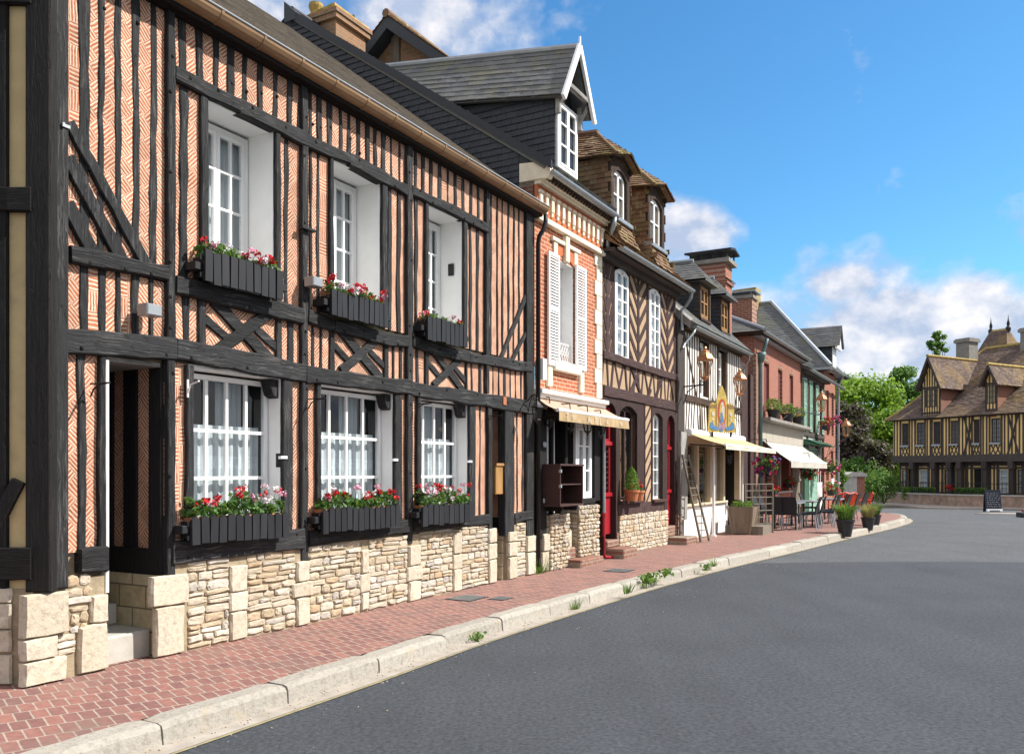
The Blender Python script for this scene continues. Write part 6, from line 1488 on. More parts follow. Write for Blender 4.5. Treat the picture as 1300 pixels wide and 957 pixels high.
mb.bbox(20.32, 21.8, -.05, -.02, 1.28, 1.38, .006); mb.bbox(20.32, 21.8, -.05, -.02, .3, .4, .006); H5.part('plank_door', mb, M['weathered_wood'])
mb = MB(); mb.bbox(17.4, 19.9, -.12, .3, .90, .96, .01); mb.bbox(18.6, 18.7, .05, .15, .95, 2.5, .01); H5.part('window_sill', mb, M['concrete'])
awning('white terrace awning in two panels over the tables', 15.0, 21.6, -.06, 2.62, -1.0, 1.96, .20, [M['awning_white']], tw0=15.5, tw1=22.6)
for k, (u, lab) in enumerate(((982, 'round dark pot with a clipped shrub on the brick house ledge, leftmost of three'), (1000, 'round dark pot with a clipped shrub on the brick house ledge, middle of three'), (1013, 'round dark pot with a clipped shrub on the brick house ledge, rightmost of three'))):
    x = T(u, -.28); Pp = Thing('potted_shrub', lab, 'potted plant', (x, -.28, 3.33), group='pots along the brick house ledge')
    mb = MB(); pot(mb, x, -.28, 3.33, .20, .30, 12); Pp.part('pot', mb, M['pot_dark'])
    lf = MB()
    for q in range(420):
        v = Vector((R.gauss(0, 1), R.gauss(0, 1), R.gauss(0, 1))).normalized() * .27 * R.uniform(.6, 1.05); lf.leaf((x + v.x * 1.1, -.28 + v.y, 3.76 + v.z * .9), .07, nrm=v * 3)
    Pp.part('foliage', lf, M['bush_leaf'])
CH = Thing('chimney', 'wide red brick chimney with a thin dark lid on the brick house roof', 'chimney', (16.9, 1.2, 6.2))
mb = MB(); mb.box(16.55, 17.20, .55, 1.85, 5.95, 7.42, t=.5); CH.part('stack', mb, M['brick_dark_side'] if False else M['brick_far_side'])
mb = MB(); mb.box(16.50, 17.25, .5, 1.9, 7.42, 7.52, t=.5); CH.part('cap', mb, M['weathered_stone'])
mb = MB(); mb.box(16.45, 17.3, .42, 1.98, 7.62, 7.67); [mb.tube([(xx, yy_, 7.5), (xx, yy_, 7.64)], .03, 5) for xx in (16.6, 17.15) for yy_ in (.6, 1.8)]; CH.part('lid', mb, M['zinc'])

# ================================================================ sixth: green shuttered timber front, then the tall corner house
H6 = Thing('green_shuttered_house', 'timbered house front with pale green shutters next to the brick house', 'house', (24.6, 0, gz(34)))
a6, b6 = 22.02, 27.25
mb = MB(); wall(mb, a6, b6, -.5, 5.5, .03, [], .2, t=.5); H6.part('rendered_infill', mb, M['white_wall'])
f6 = MB()
for (x0, x1) in ((23.0, 23.3), (24.0, 25.3), (26.3, 27.1)):
    for k in range(4):
        xa = x0 + (x1 - x0) * k / 4; f6.beam((xa, 3.25), (xa + .35, 5.4), .09, -.015, .05, j=.003); f6.beam((xa + .35, 3.25), (xa, 5.4), .09, -.022, .05, j=.003)
for x in (22.1, 23.4, 25.4, 27.15): f6.beam((x, -.3), (x, 5.5), .16, -.03, .05, j=.003)
for x in (25.7, 26.2, 26.7): f6.beam((x, 1.2), (x + .2, 3.1), .10, -.02, .05, j=.003)
H6.part('timber_frame', f6, M['brown_timber'])
for z in (5.42, 3.15): mb = MB(); mb.beam((a6, z), (b6, z), .18, -.04, .05, j=.004); H6.part('beam', mb, M['old_timber'])
for (x0, x1, z0, z1) in ((22.3, 22.9, 3.25, 5.3), (23.5, 24.1, 3.25, 5.3), (24.9, 25.5, 3.25, 5.25), (26.4, 26.9, 3.25, 5.2), (23.3, 25.2, -.3, 2.6)): shutter(H6, x0, x1, z0, z1, -.085, 'green_paint')
mb = MB(); mb.bbox(22.4, 23.1, -.08, .0, -.4, 2.8, .01); H6.part('door_post', mb, M['dark_green'])
mb = MB(); mb.tiles((a6, -.62, 2.72), (26.4, -.62, 2.72), (26.4, -.02, 2.95), (a6, -.02, 2.95), .2, .12, .012); mb.prismx([(-.60, 2.68), (-.02, 2.92), (-.02, 2.70)], a6, 26.4); H6.part('pent_roof', mb, M['dark_green'])
mb = MB(); half_gutter(mb, a6 + .05, 30.7, -.36, 5.58, .08); H6.part('gutter', mb, M['zinc']); mb = MB(); mb.box(a6, b6, -.28, .2, 5.46, 5.54); H6.part('eaves_board', mb, M['old_timber'])
roof_slab(H6, 'roof', a6, b6, (-.38, 5.62), (3.5, 7.3), M['slate'], .2, .12, .012)
H7 = Thing('tall_brick_corner_house', 'tall brick corner house with a steep slate roof at the end of the row', 'house', (29, 0, gz(38)))
a7, b7 = 27.3, 30.6
mb = MB(); wall(mb, a7, b7, -.6, 6.15, .0, [(28.0, 28.6, 3.3, 5.3), (29.4, 30.0, 3.3, 5.3), (29.2, 29.9, .9, 2.6)], .2, t=.5); mb.face([(b7, 0, -.6), (b7, 6, -.6), (b7, 6, 6.15), (b7, 0, 6.15)]); H7.part('brick_wall', mb, M['brick_far'])
mb = MB(); mb.face([(a7, 0, 4), (a7, 0, 6.15), (a7, 6, 6.15), (a7, 6, 4)]); H7.part('side_wall', mb, M['brick_far_side'])
mb = MB(); [mb.box(p, q, .15, .2, z0, z1) for (p, q, z0, z1) in ((28.0, 28.6, 3.3, 5.3), (29.4, 30.0, 3.3, 5.3), (29.2, 29.9, .9, 2.6))]; H7.part('window', mb, M['dark_green'])
mb = MB(); half_gutter(mb, a7 - .3, b7 + .1, -.32, 6.20, .08); mb.box(a7 - .3, b7 + .1, -.28, .1, 6.1, 6.18); mb.box(a7 - .34, a7, -.36, 6, 6.10, 6.24); mb.tube([(30.62, -.30, 6.1), (30.62, -.12, 5.7), (30.62, -.10, -.4)], .06, 8); H7.part('gutter', mb, M['zinc'])
ry, rz = ROW.pt(979, 384, 30.0)
yb_, zb_ = ROW.pt(933, 385.6, 30.0)
mb = MB(); mb.tiles((a7 - .35, 7.5, 6.22), (a7 - .35, -.34, 6.22), (30.0, ry, rz), (30.0, 8.0, rz), .22, .13, .013); mb.tiles((a7 - .35, -.34, 6.22), (32.7, -.34, 6.22), (30.0, ry, rz), (29.99, ry, rz), .22, .13, .013)
mb.raw([(30, ry, rz), (30, 8, rz), (32.7, 8, 6.2), (32.7, -.34, 6.2)], [(0, 3, 2, 1)]); H7.part('roof', mb, M['slate'])
mb = MB(); mb.tube([(a7 - .35, -.34, 6.27), (30.0, ry, rz + .03)], .09, 6); mb.tube([(30.0, ry, rz + .03), (30, 8, rz + .03)], .06, 6); H7.part('hip_flashing', mb, M['zinc_light'])
CH = Thing('chimney', 'stub of chimney covered in yellow lichen on the highest slate ridge', 'chimney', (30, 5.5, rz)); y5, z5 = ROW.pt(945, 384, 30); mb = MB(); mb.box(29.6, 30.4, y5 - .7, y5 + .5, rz - .5, rz + .75, t=.5, j=.05); CH.part('stack', mb, M['lichen'])
d = MB(); xa, xb, yf = 28.6, 29.55, -.15
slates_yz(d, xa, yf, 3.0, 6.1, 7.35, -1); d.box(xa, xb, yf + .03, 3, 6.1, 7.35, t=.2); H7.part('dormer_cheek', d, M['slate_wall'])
d = MB(); cxx = (xa + xb) / 2; d.tiles((xa - .2, 3.2, 7.30), (xa - .2, -.5, 7.30), (cxx, -.5, 8.3), (cxx, 3.2, 8.3), .22, .13, .013); d.tiles((xb + .2, -.5, 7.30), (xb + .2, 3.2, 7.3), (cxx, 3.2, 8.3), (cxx, -.5, 8.3), .22, .13, .013); H7.part('dormer_roof', d, M['slate'])
mb = MB(); mb.bbox(xa, xb, yf - .03, yf + .02, 6.2, 7.3, .01); mb.prism([(xa - .2, 7.2), (xb + .2, 7.2), (cxx, 8.3)], -.40, -.3); H7.part('dormer_front', mb, M['white_paint'])
# hanging baskets and pots with flowers
def basket(label, u, v, y, r, cols, n=320, hang=True, nm='hanging_basket', cat='hanging basket'):
    t, z = ROW.px(u, v, y); B = Thing(nm, label, cat, (t, y, z))
    if hang:
        b = MB(); b.lathe(t, y, [(.0, z - r * .6), (r * .5, z - r * .45), (r * .7, z)], 10); B.part('basket', b, M['pot_dark']); b = MB(); [b.tube([(t + r * .6 * cos(a_), y + r * .6 * sin(a_), z), (t, y, z + r * 2.2)], .006, 4) for a_ in (0, 2.1, 4.2)]; b.tube([(t, y, z + r * 2.2), (t, .05, z + r * 2.2)], .012, 5); B.part('chain', b, M['iron'])
    else:
        b = MB(); b.bbox(t - r * 1.1, t + r * 1.1, y - .1, y + .12, z - r * .8, z - r * .2, .01); B.part('trough', b, M['pot_dark'])
    lf = MB(); bl = MB()
    for k in range(n):
        v_ = Vector((R.gauss(0, 1), R.gauss(0, 1), R.gauss(0, 1))).normalized() * r * R.uniform(.5, 1.1); lf.leaf((t + v_.x, y + v_.y, z + v_.z * .8), r * .24, nrm=v_ * 3)
    for k in range(34 if cols != [0] else 12):
        v_ = Vector((R.gauss(0, 1), R.gauss(0, 1), R.gauss(0, 1))).normalized() * r * R.uniform(.95, 1.2); mi = R.choice(cols)
        for q in range(6): bl.leaf((t + v_.x + R.uniform(-.04, .04), y + v_.y + R.uniform(-.04, .04), z + v_.z * .8 + R.uniform(-.04, .04)), .085, mi, nrm=v_ * 3, asp=1)
    l = B.part('foliage', lf, M['geranium_leaf']); B.part('blossom', bl, PETALS, l)
basket('hanging basket of magenta, red and violet flowers on the brick pier beside the trellis', 973, 590, -.8, .33, [0, 3, 4, 4, 3])
basket('dark leafy hanging basket below the white awning near the plank door', 1027, 601, -.7, .33, [0])
basket('hanging basket of pink and red flowers at the far end of the terrace', 1053, 592, -.7, .38, [0, 3, 3])
basket('window box of bright red geraniums on the brick sill behind the terrace chairs', 1004, 612, -.2, .24, [0], hang=False, nm='window_box', cat='window box')
basket('red flowers growing behind the trellis', 982, 622, -.5, .17, [0], hang=False, nm='flower_pot', cat='flower pot')
basket('box of red geraniums on the green pent roof', 1049, 538, -.4, .30, [0, 0, 3], hang=False, nm='window_box', cat='window box')
basket('red and white flowers against the corner house near the red chairs', 1056, 620, -.5, .36, [0, 0, 2, 1], hang=False, nm='flower_pot', cat='flower pot')
basket('pink geranium hanging on the far drainpipe of the corner house', 1062, 533, -.3, .20, [3, 3, 1], n=120, hang=False, nm='flower_pot', cat='flower pot')
# small white notice boards on the corner house
for (u, v, lab) in ((1057, 598, 'small white menu board fixed high on the corner house'), (1057, 612, 'white menu board on the corner house between flower pots')):
    t, z = ROW.px(u, v, -.2); S_ = Thing('menu_board', lab, 'sign', (t, -.2, z)); b = MB(); b.bbox(t - .35, t + .35, -.22, -.17, z - .16, z + .16, .01); S_.part('board', b, M['white_paint']); b = MB(); b.box(t - .03, t + .03, -.17, .02, z - .03, z + .03); S_.part('bracket', b, M['iron'])

# ================================================================ terrace furniture
gt = lambda t, y: gz(ROW.w(t, y).y)
CHR = Thing('terrace_chair', '', 'chair', (0, 0, 0), group='black wicker chairs on the terrace'); CHR.off = (0, 0, 0)
mb = MB(); mb.bbox(-.22, .22, -.22, .20, .42, .47, .01); CHR.part('seat', mb, M['wicker'])
mb = MB(); n = 8
for k in range(n):
    z0, z1 = .47 + .46 * k / n, .47 + .46 * (k + 1) / n; y0, y1 = .19 + .14 * (k / n) ** 1.5, .19 + .14 * ((k + 1) / n) ** 1.5; w0 = .20 + .02 * sin(pi * k / n)
    mb.raw([(-w0, y0, z0), (w0, y0, z0), (w0, y1, z1), (-w0, y1, z1), (-w0, y0 + .03, z0), (w0, y0 + .03, z0), (w0, y1 + .03, z1), (-w0, y1 + .03, z1)], [(0, 1, 2, 3), (5, 4, 7, 6), (0, 3, 7, 4), (1, 5, 6, 2), (3, 2, 6, 7)], t=R.random())
CHR.part('backrest', mb, M['wicker'])
for (x, y, dx, dy) in ((-.19, -.19, -.03, -.03), (.19, -.19, .03, -.03), (-.19, .18, -.03, .06), (.19, .18, .03, .06)): mb = MB(); mb.tube([(x, y, .43), (x + dx, y + dy, 0)], .016, 6); CHR.part('leg', mb, M['zinc_light'])
TBL = Thing('terrace_table', '', 'table', (0, 0, 0), group='grey tables on the terrace'); TBL.off = (0, 0, 0)
mb = MB(); mb.bbox(-.62, .62, -.36, .36, .70, .74, .01); TBL.part('tabletop', mb, M['table_grey'])
for sx in (-1, 1):
    for sy in (-1, 1): mb = MB(); mb.box(sx * .55 - .02, sx * .55 + .02, sy * .30 - .02, sy * .30 + .02, 0, .70); TBL.part('leg', mb, M['iron'])
tabs = [(13.5, -1.25, 'grey terrace table nearest the trellis'), (15.2, -1.4, 'grey terrace table in the middle of the black chairs'), (18.2, -1.7, 'grey terrace table beside the red chairs')]
for k, (t, y, lab) in enumerate(tabs):
    if k == 0: TBL.o.location = ROW.w(t, y, gt(t, y)); TBL.o.rotation_euler = (0, 0, ROW.a); TBL.o['label'] = lab
    else: copy_thing(TBL.o, (t, y, gt(t, y)), label=lab)
spots = []
for k, (t, y, lab) in enumerate(tabs):
    nm_ = ['trellis', 'middle', 'red chair'][k]
    for dx in ((-.38, .38) if k < 2 else (-.4,)):
        pl_ = 'nearer' if dx < 0 else 'farther'
        spots.append((t + dx + R.uniform(-.05, .05), y - .62, pi + R.uniform(-.1, .1), f'black chair on the road side of the {nm_} table, {pl_} one'))
        spots.append((t + dx + R.uniform(-.05, .05), y + .62, R.uniform(-.1, .1), f'black chair on the wall side of the {nm_} table, {pl_} one'))
spots += [(14.35, -2.15, pi + .15, 'black chair on the road side in the gap between the trellis and middle tables'), (15.95, -.75, .1, 'black chair on the wall side just past the middle table'), (19.1, -2.4, pi - .2, 'black chair on the road side of the red chair table, farther one'), (12.55, -1.05, pi / 2 + .1, 'black chair with its back to the trellis, nearer the wall'), (12.6, -1.5, pi / 2 - .1, 'black chair with its back to the trellis, nearer the road'), (16.45, -2.1, pi + .2, 'black chair standing alone between the middle and red chair tables'), (17.0, -2.15, pi - .1, 'black chair just left of the red chair table')]
for k, (t, y, rz_, lab) in enumerate(spots):
    if k == 0: CHR.o.location = ROW.w(t, y, gt(t, y)); CHR.o.rotation_euler = (0, 0, ROW.a + rz_); CHR.o['label'] = lab
    else: copy_thing(CHR.o, (t, y, gt(t, y)), rz=rz_, label=lab)
RC = Thing('red_chair', 'orange red plastic armchair at the far end of the terrace, nearer the wall', 'chair', (20.4, -1.8, gt(20.4, -1.8)), group='red armchairs', rz=pi - .5); RC.off = (0, 0, 0)
mb = MB(); mb.bbox(-.26, .26, -.25, .24, .40, .45, .012); RC.part('seat', mb, M['orange_plastic'])
mb = MB()
for k in range(5): x = -.22 + .11 * k; mb.raw([(x - .035, .22, .45), (x + .035, .22, .45), (x + .03, .36, .88), (x - .03, .36, .88), (x - .035, .25, .45), (x + .035, .25, .45), (x + .03, .39, .88), (x - .03, .39, .88)], [(0, 1, 2, 3), (5, 4, 7, 6), (0, 3, 7, 4), (1, 5, 6, 2), (3, 2, 6, 7)])
mb.tube([(-.26, .37, .86), (0, .39, .93), (.26, .37, .86)], .03, 6); RC.part('backrest', mb, M['orange_plastic'])
for s_ in (-1, 1): mb = MB(); mb.tube([(s_ * .29, .30, .66), (s_ * .31, -.22, .65), (s_ * .31, -.26, .60), (s_ * .32, -.30, 0)], .026, 6); RC.part('armrest', mb, M['orange_plastic'])
for s_ in (-1, 1): mb = MB(); mb.tube([(s_ * .25, .25, .66), (s_ * .27, .36, 0)], .026, 6); RC.part('leg', mb, M['orange_plastic'])
copy_thing(RC.o, (20.9, -2.3, gt(20.9, -2.3)), rz=pi + .3, label='orange red plastic armchair at the far end of the terrace, nearer the kerb'); copy_thing(RC.o, (21.5, -1.5, gt(21.5, -1.5)), rz=2.2, label='orange red plastic armchair farthest along the terrace, half hidden')
# pots with grasses on the kerb
def grass_pot(label, u, v, zg, s, mat, hue):
    X, Y = ground_at(u, v, zg); t, y = ROW.inv(X, Y); Gp = Thing('grass_pot', label, 'potted plant', (t, y, zg), group='pots of grass along the kerb')
    b = MB(); b.lathe(t, y, [(.13 * s, zg), (.20 * s, zg + .36 * s), (.215 * s, zg + .36 * s), (.215 * s, zg + .40 * s), (.19 * s, zg + .40 * s), (.18 * s, zg + .36 * s), (0, zg + .36 * s)], 16); Gp.part('pot', b, M['pot_dark'], smooth=False)
    g = MB()
    for k in range(420):
        an = R.uniform(0, 2 * pi); r0 = R.random() ** .5 * .15 * s; L = R.uniform(.22, .50) * s; sp = R.uniform(.05, .75) * L * 1.5
        p0 = Vector((t + r0 * cos(an), y + r0 * sin(an), zg + .38 * s)); p1 = p0 + Vector((cos(an) * sp * .35, sin(an) * sp * .35, L * .7)); p2 = p0 + Vector((cos(an) * sp, sin(an) * sp, L * R.uniform(.55, .98))); w = Vector((-sin(an), cos(an), 0)) * .007 * s
        tt = R.random(); g.face([p0 - w, p0 + w, p1 + w * .9, p1 - w * .9], 0, tt); g.face([p1 - w * .9, p1 + w * .9, p2 + w * .1, p2 - w * .1], 0, tt)
    Gp.part('grass', g, M[mat])
grass_pot('tall dark pot of green ornamental grass on the kerb by the terrace', 1073, 681, -.10, 1.15, 'bush_leaf', 0)
grass_pot('dark pot of dry straw coloured grass on the kerb', 1102, 673, -.08, .95, 'dry_grass', 0)
grass_pot('dark pot of mixed grass just behind the straw coloured one', 1110, 669, -.06, .95, 'grass_leaf', 0)
# ================================================================ ground, road, pavement, kerb
SM = bpy.data.objects
def sheet(name, pts_rows, mat, dz=0.0):
    """grid from rows of (X,Y,z) points"""
    mb = MB()
    for r0, r1 in zip(pts_rows, pts_rows[1:]):
        for k in range(len(r0) - 1): mb.face([r0[k], r0[k + 1], r1[k + 1], r1[k]], 0, .5)
    o = mb.build(name, M[mat]); tag(o, kind='structure'); return o
KT = [(-14, -1.75), (-9, -1.72), (-6.5, -1.70), (-4.4, -1.64), (-1, -1.72), (1, -1.82), (3.7, -2.03), (7.3, -2.45), (11.7, -2.90), (15.4, -3.36), (18, -3.62), (20, -3.72), (22.5, -3.68), (25, -3.45), (27.3, -2.95), (29, -2.2), (30.3, -1.2), (30.9, -.2), (31.2, 1.5), (31.4, 4.0), (31.6, 12)]
def kint(n=6):
    out = []
    for k in range(len(KT) - 1):
        p0 = KT[max(0, k - 1)]; p1 = KT[k]; p2 = KT[k + 1]; p3 = KT[min(len(KT) - 1, k + 2)]
        for q in range(n):
            f = q / n
            out.append(tuple(.5 * ((2 * b) + (-a + c) * f + (2 * a - 5 * b + 4 * c - d) * f * f + (-a + 3 * b - 3 * c + d) * f ** 3) for a, b, c, d in zip(p0, p1, p2, p3)))
    out.append(KT[-1]); return out
KP = kint()
def roadz(X, Y): return gz(Y) - .15
# road: one sheet to the far street and beyond, following the ground
rows = []
for Y in [-30, -20, -10, -5, 0, 4, 8, 12, 16, 20, 24, 28, 31, 34, 37, 40, 44, 48, 52, 56, 60, 66, 75, 90]:
    rows.append([(X, Y, gz(Y) - .15) for X in (-40, -25, -15, -10, -5, 0, 5, 10, 15, 20, 25, 30, 36, 45, 60)])
sheet('road', rows, 'asphalt_old')
# newer dark asphalt laid over the near part
nr = []
edge = [(-12, 14.6), (0, 15.2), (3, 15.9), (4.6, 16.4), (6, 16.65), (7.5, 16.75), (9, 16.7), (11, 16.5), (14, 16.3), (20, 16.2)]
for k in range(len(edge)): pass
mb = MB()
for (p, q) in zip(edge, edge[1:]):
    ys = [-25, 0, 5, 9, 12]
    prev = None
    for Y0, Y1 in zip(ys, ys[1:]): mb.face([(p[0], Y0, -.146), (q[0], Y0, -.146), (q[0], Y1, -.146), (p[0], Y1, -.146)], 0, .5)
    mb.face([(p[0], 12, -.146), (q[0], 12, -.146), (q[0], q[1], -.146), (p[0], p[1], -.146)], 0, .5)
tag(mb.build('fresh_asphalt', M['asphalt_new']), kind='structure')
# pavement of brick, from the kerb back under the houses
mb = MB()
def zpav(p): X = ROW.w(p[0], p[1]); return gz(X.y)
for p, q in zip(KP, KP[1:]):
    pi_ = (p[0], p[1] + .20); qi = (q[0], q[1] + .20)
    if p[0] < 30:
        for (f0, f1) in ((0, .33), (.33, .66), (.66, 1)):
            c = []
            for (pp, f) in ((pi_, f0), (qi, f0), (qi, f1), (pi_, f1)):
                y_ = pp[1] + (1.2 - pp[1]) * f; w_ = ROW.w(pp[0], y_); c.append((w_.x, w_.y, gz(w_.y)))
            mb.face(c, 0, .5)
    else: 
        c = [ROW.w(*a_) for a_ in ((p[0] - .18, p[1]), (q[0] - .18, q[1]), (29.5, q[1]), (29.5, p[1]))]; mb.face([(a_.x, a_.y, gz(a_.y)) for a_ in c], 0, .5)
tag(mb.build('pavement', M['paving']), kind='structure')
# kerb stones (about 1.1 m each), gutter strip and worn yellow line
def along(P, step):
    out = [P[0]]; acc = 0
    for a_, b_ in zip(P, P[1:]):
        L = hypot(b_[0] - a_[0], b_[1] - a_[1]); s = step - acc
        while s <= L: out.append((a_[0] + (b_[0] - a_[0]) * s / L, a_[1] + (b_[1] - a_[1]) * s / L)); s += step
        acc = L - (s - step)
    return out
KS = along(KP, .14)
mb = MB()
prof = [(.21, -.02), (.205, .006), (.05, .008), (.018, -.004), (.004, -.03), (-.006, -.16)]   # (inward offset, z)
def nrm2(P, k):
    a_, b_ = P[max(0, k - 1)], P[min(len(P) - 1, k + 1)]; dx, dy = b_[0] - a_[0], b_[1] - a_[1]; L = hypot(dx, dy); return (-dy / L, dx / L)
bl_ = 8
for s in range(0, len(KS) - 1, bl_):
    e = min(s + bl_, len(KS) - 1); vs = []; fs = []; n = len(prof); jz = R.uniform(-.008, .008); jo = R.uniform(-.008, .008); m_ = 0
    idx = list(range(s, e + 1))
    for c, k in enumerate(idx):
        nx, ny = nrm2(KS, k)
        px_, py_ = KS[k]
        if c == 0: px_ += (KS[k + 1][0] - px_) * .06; py_ += (KS[k + 1][1] - py_) * .06
        if c == len(idx) - 1: px_ += (KS[k - 1][0] - px_) * .06; py_ += (KS[k - 1][1] - py_) * .06
        endk = .012 if c in (0, len(idx) - 1) else 0
        for (o, z) in prof:
            w_ = ROW.w(px_ + nx * (o + jo * (o < .1)) + R.uniform(-.004, .004), py_ + ny * (o + jo * (o < .1)), 0)
            vs.append((w_.x, w_.y, gz(w_.y) + z + jz * (z > -.1) + R.uniform(-.003, .003) - (endk if z > -.1 else 0)))
    for c in range(len(idx) - 1):
        for q in range(n - 1): fs.append((c * n + q, (c + 1) * n + q, (c + 1) * n + q + 1, c * n + q + 1)[::-1])
    fs.append(tuple(range(n))); fs.append(tuple(range((len(idx) - 1) * n + n - 1, (len(idx) - 1) * n - 1, -1)))
    mb.raw(vs, fs)
o = mb.build('kerb', M['kerb_stone']); tag(o, kind='structure')
def strip(name, o0, o1, dz, mat):
    mb = MB()
    for k in range(len(KS) - 1):
        (nx, ny), (mx, my) = nrm2(KS, k), nrm2(KS, k + 1); c = []
        for (pp, n_, o_) in ((KS[k], (nx, ny), o0), (KS[k + 1], (mx, my), o0), (KS[k + 1], (mx, my), o1), (KS[k], (nx, ny), o1)):
            w_ = ROW.w(pp[0] - n_[0] * o_, pp[1] - n_[1] * o_); c.append((w_.x, w_.y, gz(w_.y) - .15 + dz))
        mb.face(c[::-1], 0, .5)
    return tag(mb.build(name, M[mat]), kind='structure')
strip('gutter_strip', -.03, .17, .012, 'gutter_strip'); strip('yellow_line', .17, .20, .010, 'yellow_line')
# right edge of the road, its verge and the pavement on the far right
mb = MB()
def rough(mb, X0, X1, Y0, Y1, z, amp, n=14):
    P_ = [[(X0 + (X1 - X0) * i / n + R.uniform(-.03, .03), Y0 + (Y1 - Y0) * j / n, z - .02 + amp * min(1, i / n * 4) * R.uniform(.5, 1)) for i in range(n + 1)] for j in range(n + 1)]
    for j in range(n):
        for i in range(n): mb.face([P_[j][i], P_[j][i + 1], P_[j + 1][i + 1], P_[j + 1][i]], 0)
rough(mb, 4.72, 9.0, 2.0, 8.6, -.15, .07); tag(mb.build('verge', M['earth']), kind='structure')
mb = MB(); c = [(22.6, 41.6), (24.4, 40.2), (27, 39.4), (60, 37), (60, 44), (26.4, 42.6), (24, 42.4)]
mb.face([(x, y, gz(y) - .115) for x, y in c]); 
for (p, q) in zip(c, c[1:] + c[:1]): mb.face([(p[0], p[1], gz(p[1]) - .2), (q[0], q[1], gz(q[1]) - .2), (q[0], q[1], gz(q[1]) - .115), (p[0], p[1], gz(p[1]) - .115)])
tag(mb.build('traffic_island', M['paving_far']), kind='structure')
# wide ground beyond everything
mb = MB(); S_ = 420
for (a0, a1) in ((0, 1),):
    mb.face([(-S_, -S_, -1.2), (S_, -S_, -1.2), (S_, S_, -1.2), (-S_, S_, -1.2)])
tag(mb.build('ground', M['earth']), kind='structure')
# gratings in the pavement
for (u, v, lab, s) in ((593, 759, 'dark square drain cover in the red brick pavement', 1.0), (636, 759.5, 'small drain cover right of the larger one in the pavement', .6), (786, 724, 'long dark drain cover in the pavement near the red doors', 1.0)):
    X, Y = ground_at(u, v, 0); t, y = ROW.inv(X, Y); D_ = Thing('drain_cover', lab, 'drain cover', (t, y, 0))
    b = MB(); w_ = .24 * s; b.box(t - w_, t + w_, y - w_ * .8, y + w_ * .8, -.02, .004); D_.part('frame', b, M['iron'])
    b = MB(); 
    for k in range(7): xx = t - w_ * .85 + w_ * 1.7 * k / 6.5; b.box(xx, xx + w_ * .14, y - w_ * .7, y + w_ * .7, .004, .010)
    D_.part('grate', b, M['zinc'])
# weeds in the joints
def weed(label, u, v, zg, s, n, mat='grass_leaf', kind_='grass', flat_=.5):
    X, Y = ground_at(u, v, zg); t, y = ROW.inv(X, Y)
    g = MB()
    for k in range(n):
        an = R.uniform(0, 2 * pi); r0 = R.random() * .07 * s; L = R.uniform(.05, .16) * s; sp = R.uniform(.1, .9) * L
        if kind_ == 'grass':
            p0 = Vector((t + r0 * cos(an) * 1.6, y + r0 * sin(an) * .5, zg - .01)); p1 = p0 + Vector((cos(an) * sp, sin(an) * sp, L)); w = Vector((-sin(an), cos(an), 0)) * .006; g.face([p0 - w, p0 + w, p1 + w * .2, p1 - w * .2])
        else:
            g.leaf((t + r0 * 2.2 * cos(an), y + r0 * sin(an), zg + R.random() * .08 * s), .045 * s, asp=.6)
    mesh_thing('weed', g, M[mat], label, 'weed', (t, y, zg), group='weeds in the joints of kerb and wall')
for (u, v, zg, s, n, kd, lab) in ((415, 866, -.12, 1.0, 60, 'grass', 'grass tuft at the foot of the kerb, nearest the camera'), (477, 846, -.13, .9, 30, 'leaf', 'small leafy weed below the first long kerb stone'), (496, 842, -.13, .9, 40, 'grass', 'grass tuft below the first long kerb stone, right of the leafy weed'), (607, 812, -.13, 1.0, 50, 'leaf', 'spreading leafy weed at the kerb opposite the flower boxes'), (731, 772, -.13, 1.0, 40, 'grass', 'thin grass tuft in a kerb joint beyond the drain covers'), (797, 752, -.06, 1.1, 50, 'grass', 'pale grass growing in a kerb joint opposite the red pipe'), (824, 741, -.08, 1.9, 90, 'leaf', 'dark leafy clump overgrowing the kerb opposite the red doors'), (846, 731, 0, 1.4, 70, 'leaf', 'low yellow green weed on top of the kerb'), (896, 724, -.08, 1.3, 50, 'leaf', 'leafy weed at the kerb opposite the ladder'), (906, 718, -.06, 1.2, 50, 'grass', 'grass tuft at the kerb opposite the white shop'), (687, 727, 0, 1.8, 120, 'grass', 'bright grass tuft at the corner of the brick house wall'), (710, 719, 0, 1.2, 70, 'grass', 'low grass along the foot of the left stone pier'), (780, 705, 0, 1.5, 90, 'grass', 'grass growing against the first red brick doorstep')):
    weed(lab, u, v, zg, s, n, 'grass_leaf', kd)

# grit lying in the gutter and on the road's edge
mb = MB()
for k in range(900):
    i_ = int(R.random() ** 1.4 * (len(KS) * .62)) + 18; i_ = min(i_, len(KS) - 2); nx, ny = nrm2(KS, i_); o_ = R.choice((R.uniform(.0, .10), R.uniform(.0, .25), R.random() ** 3 * 1.2)); w_ = ROW.w(KS[i_][0] - nx * o_ + R.uniform(-.1, .1), KS[i_][1] - ny * o_); s_ = R.uniform(.003, .010)
    z_ = gz(w_.y) - .15 + (.012 if o_ < .17 else .004); mb.blob((w_.x, w_.y, z_ + s_ * .4), s_, 4, t=R.random(), sz=.7)
tag(mb.build('gravel', M['limestone']), kind='stuff')
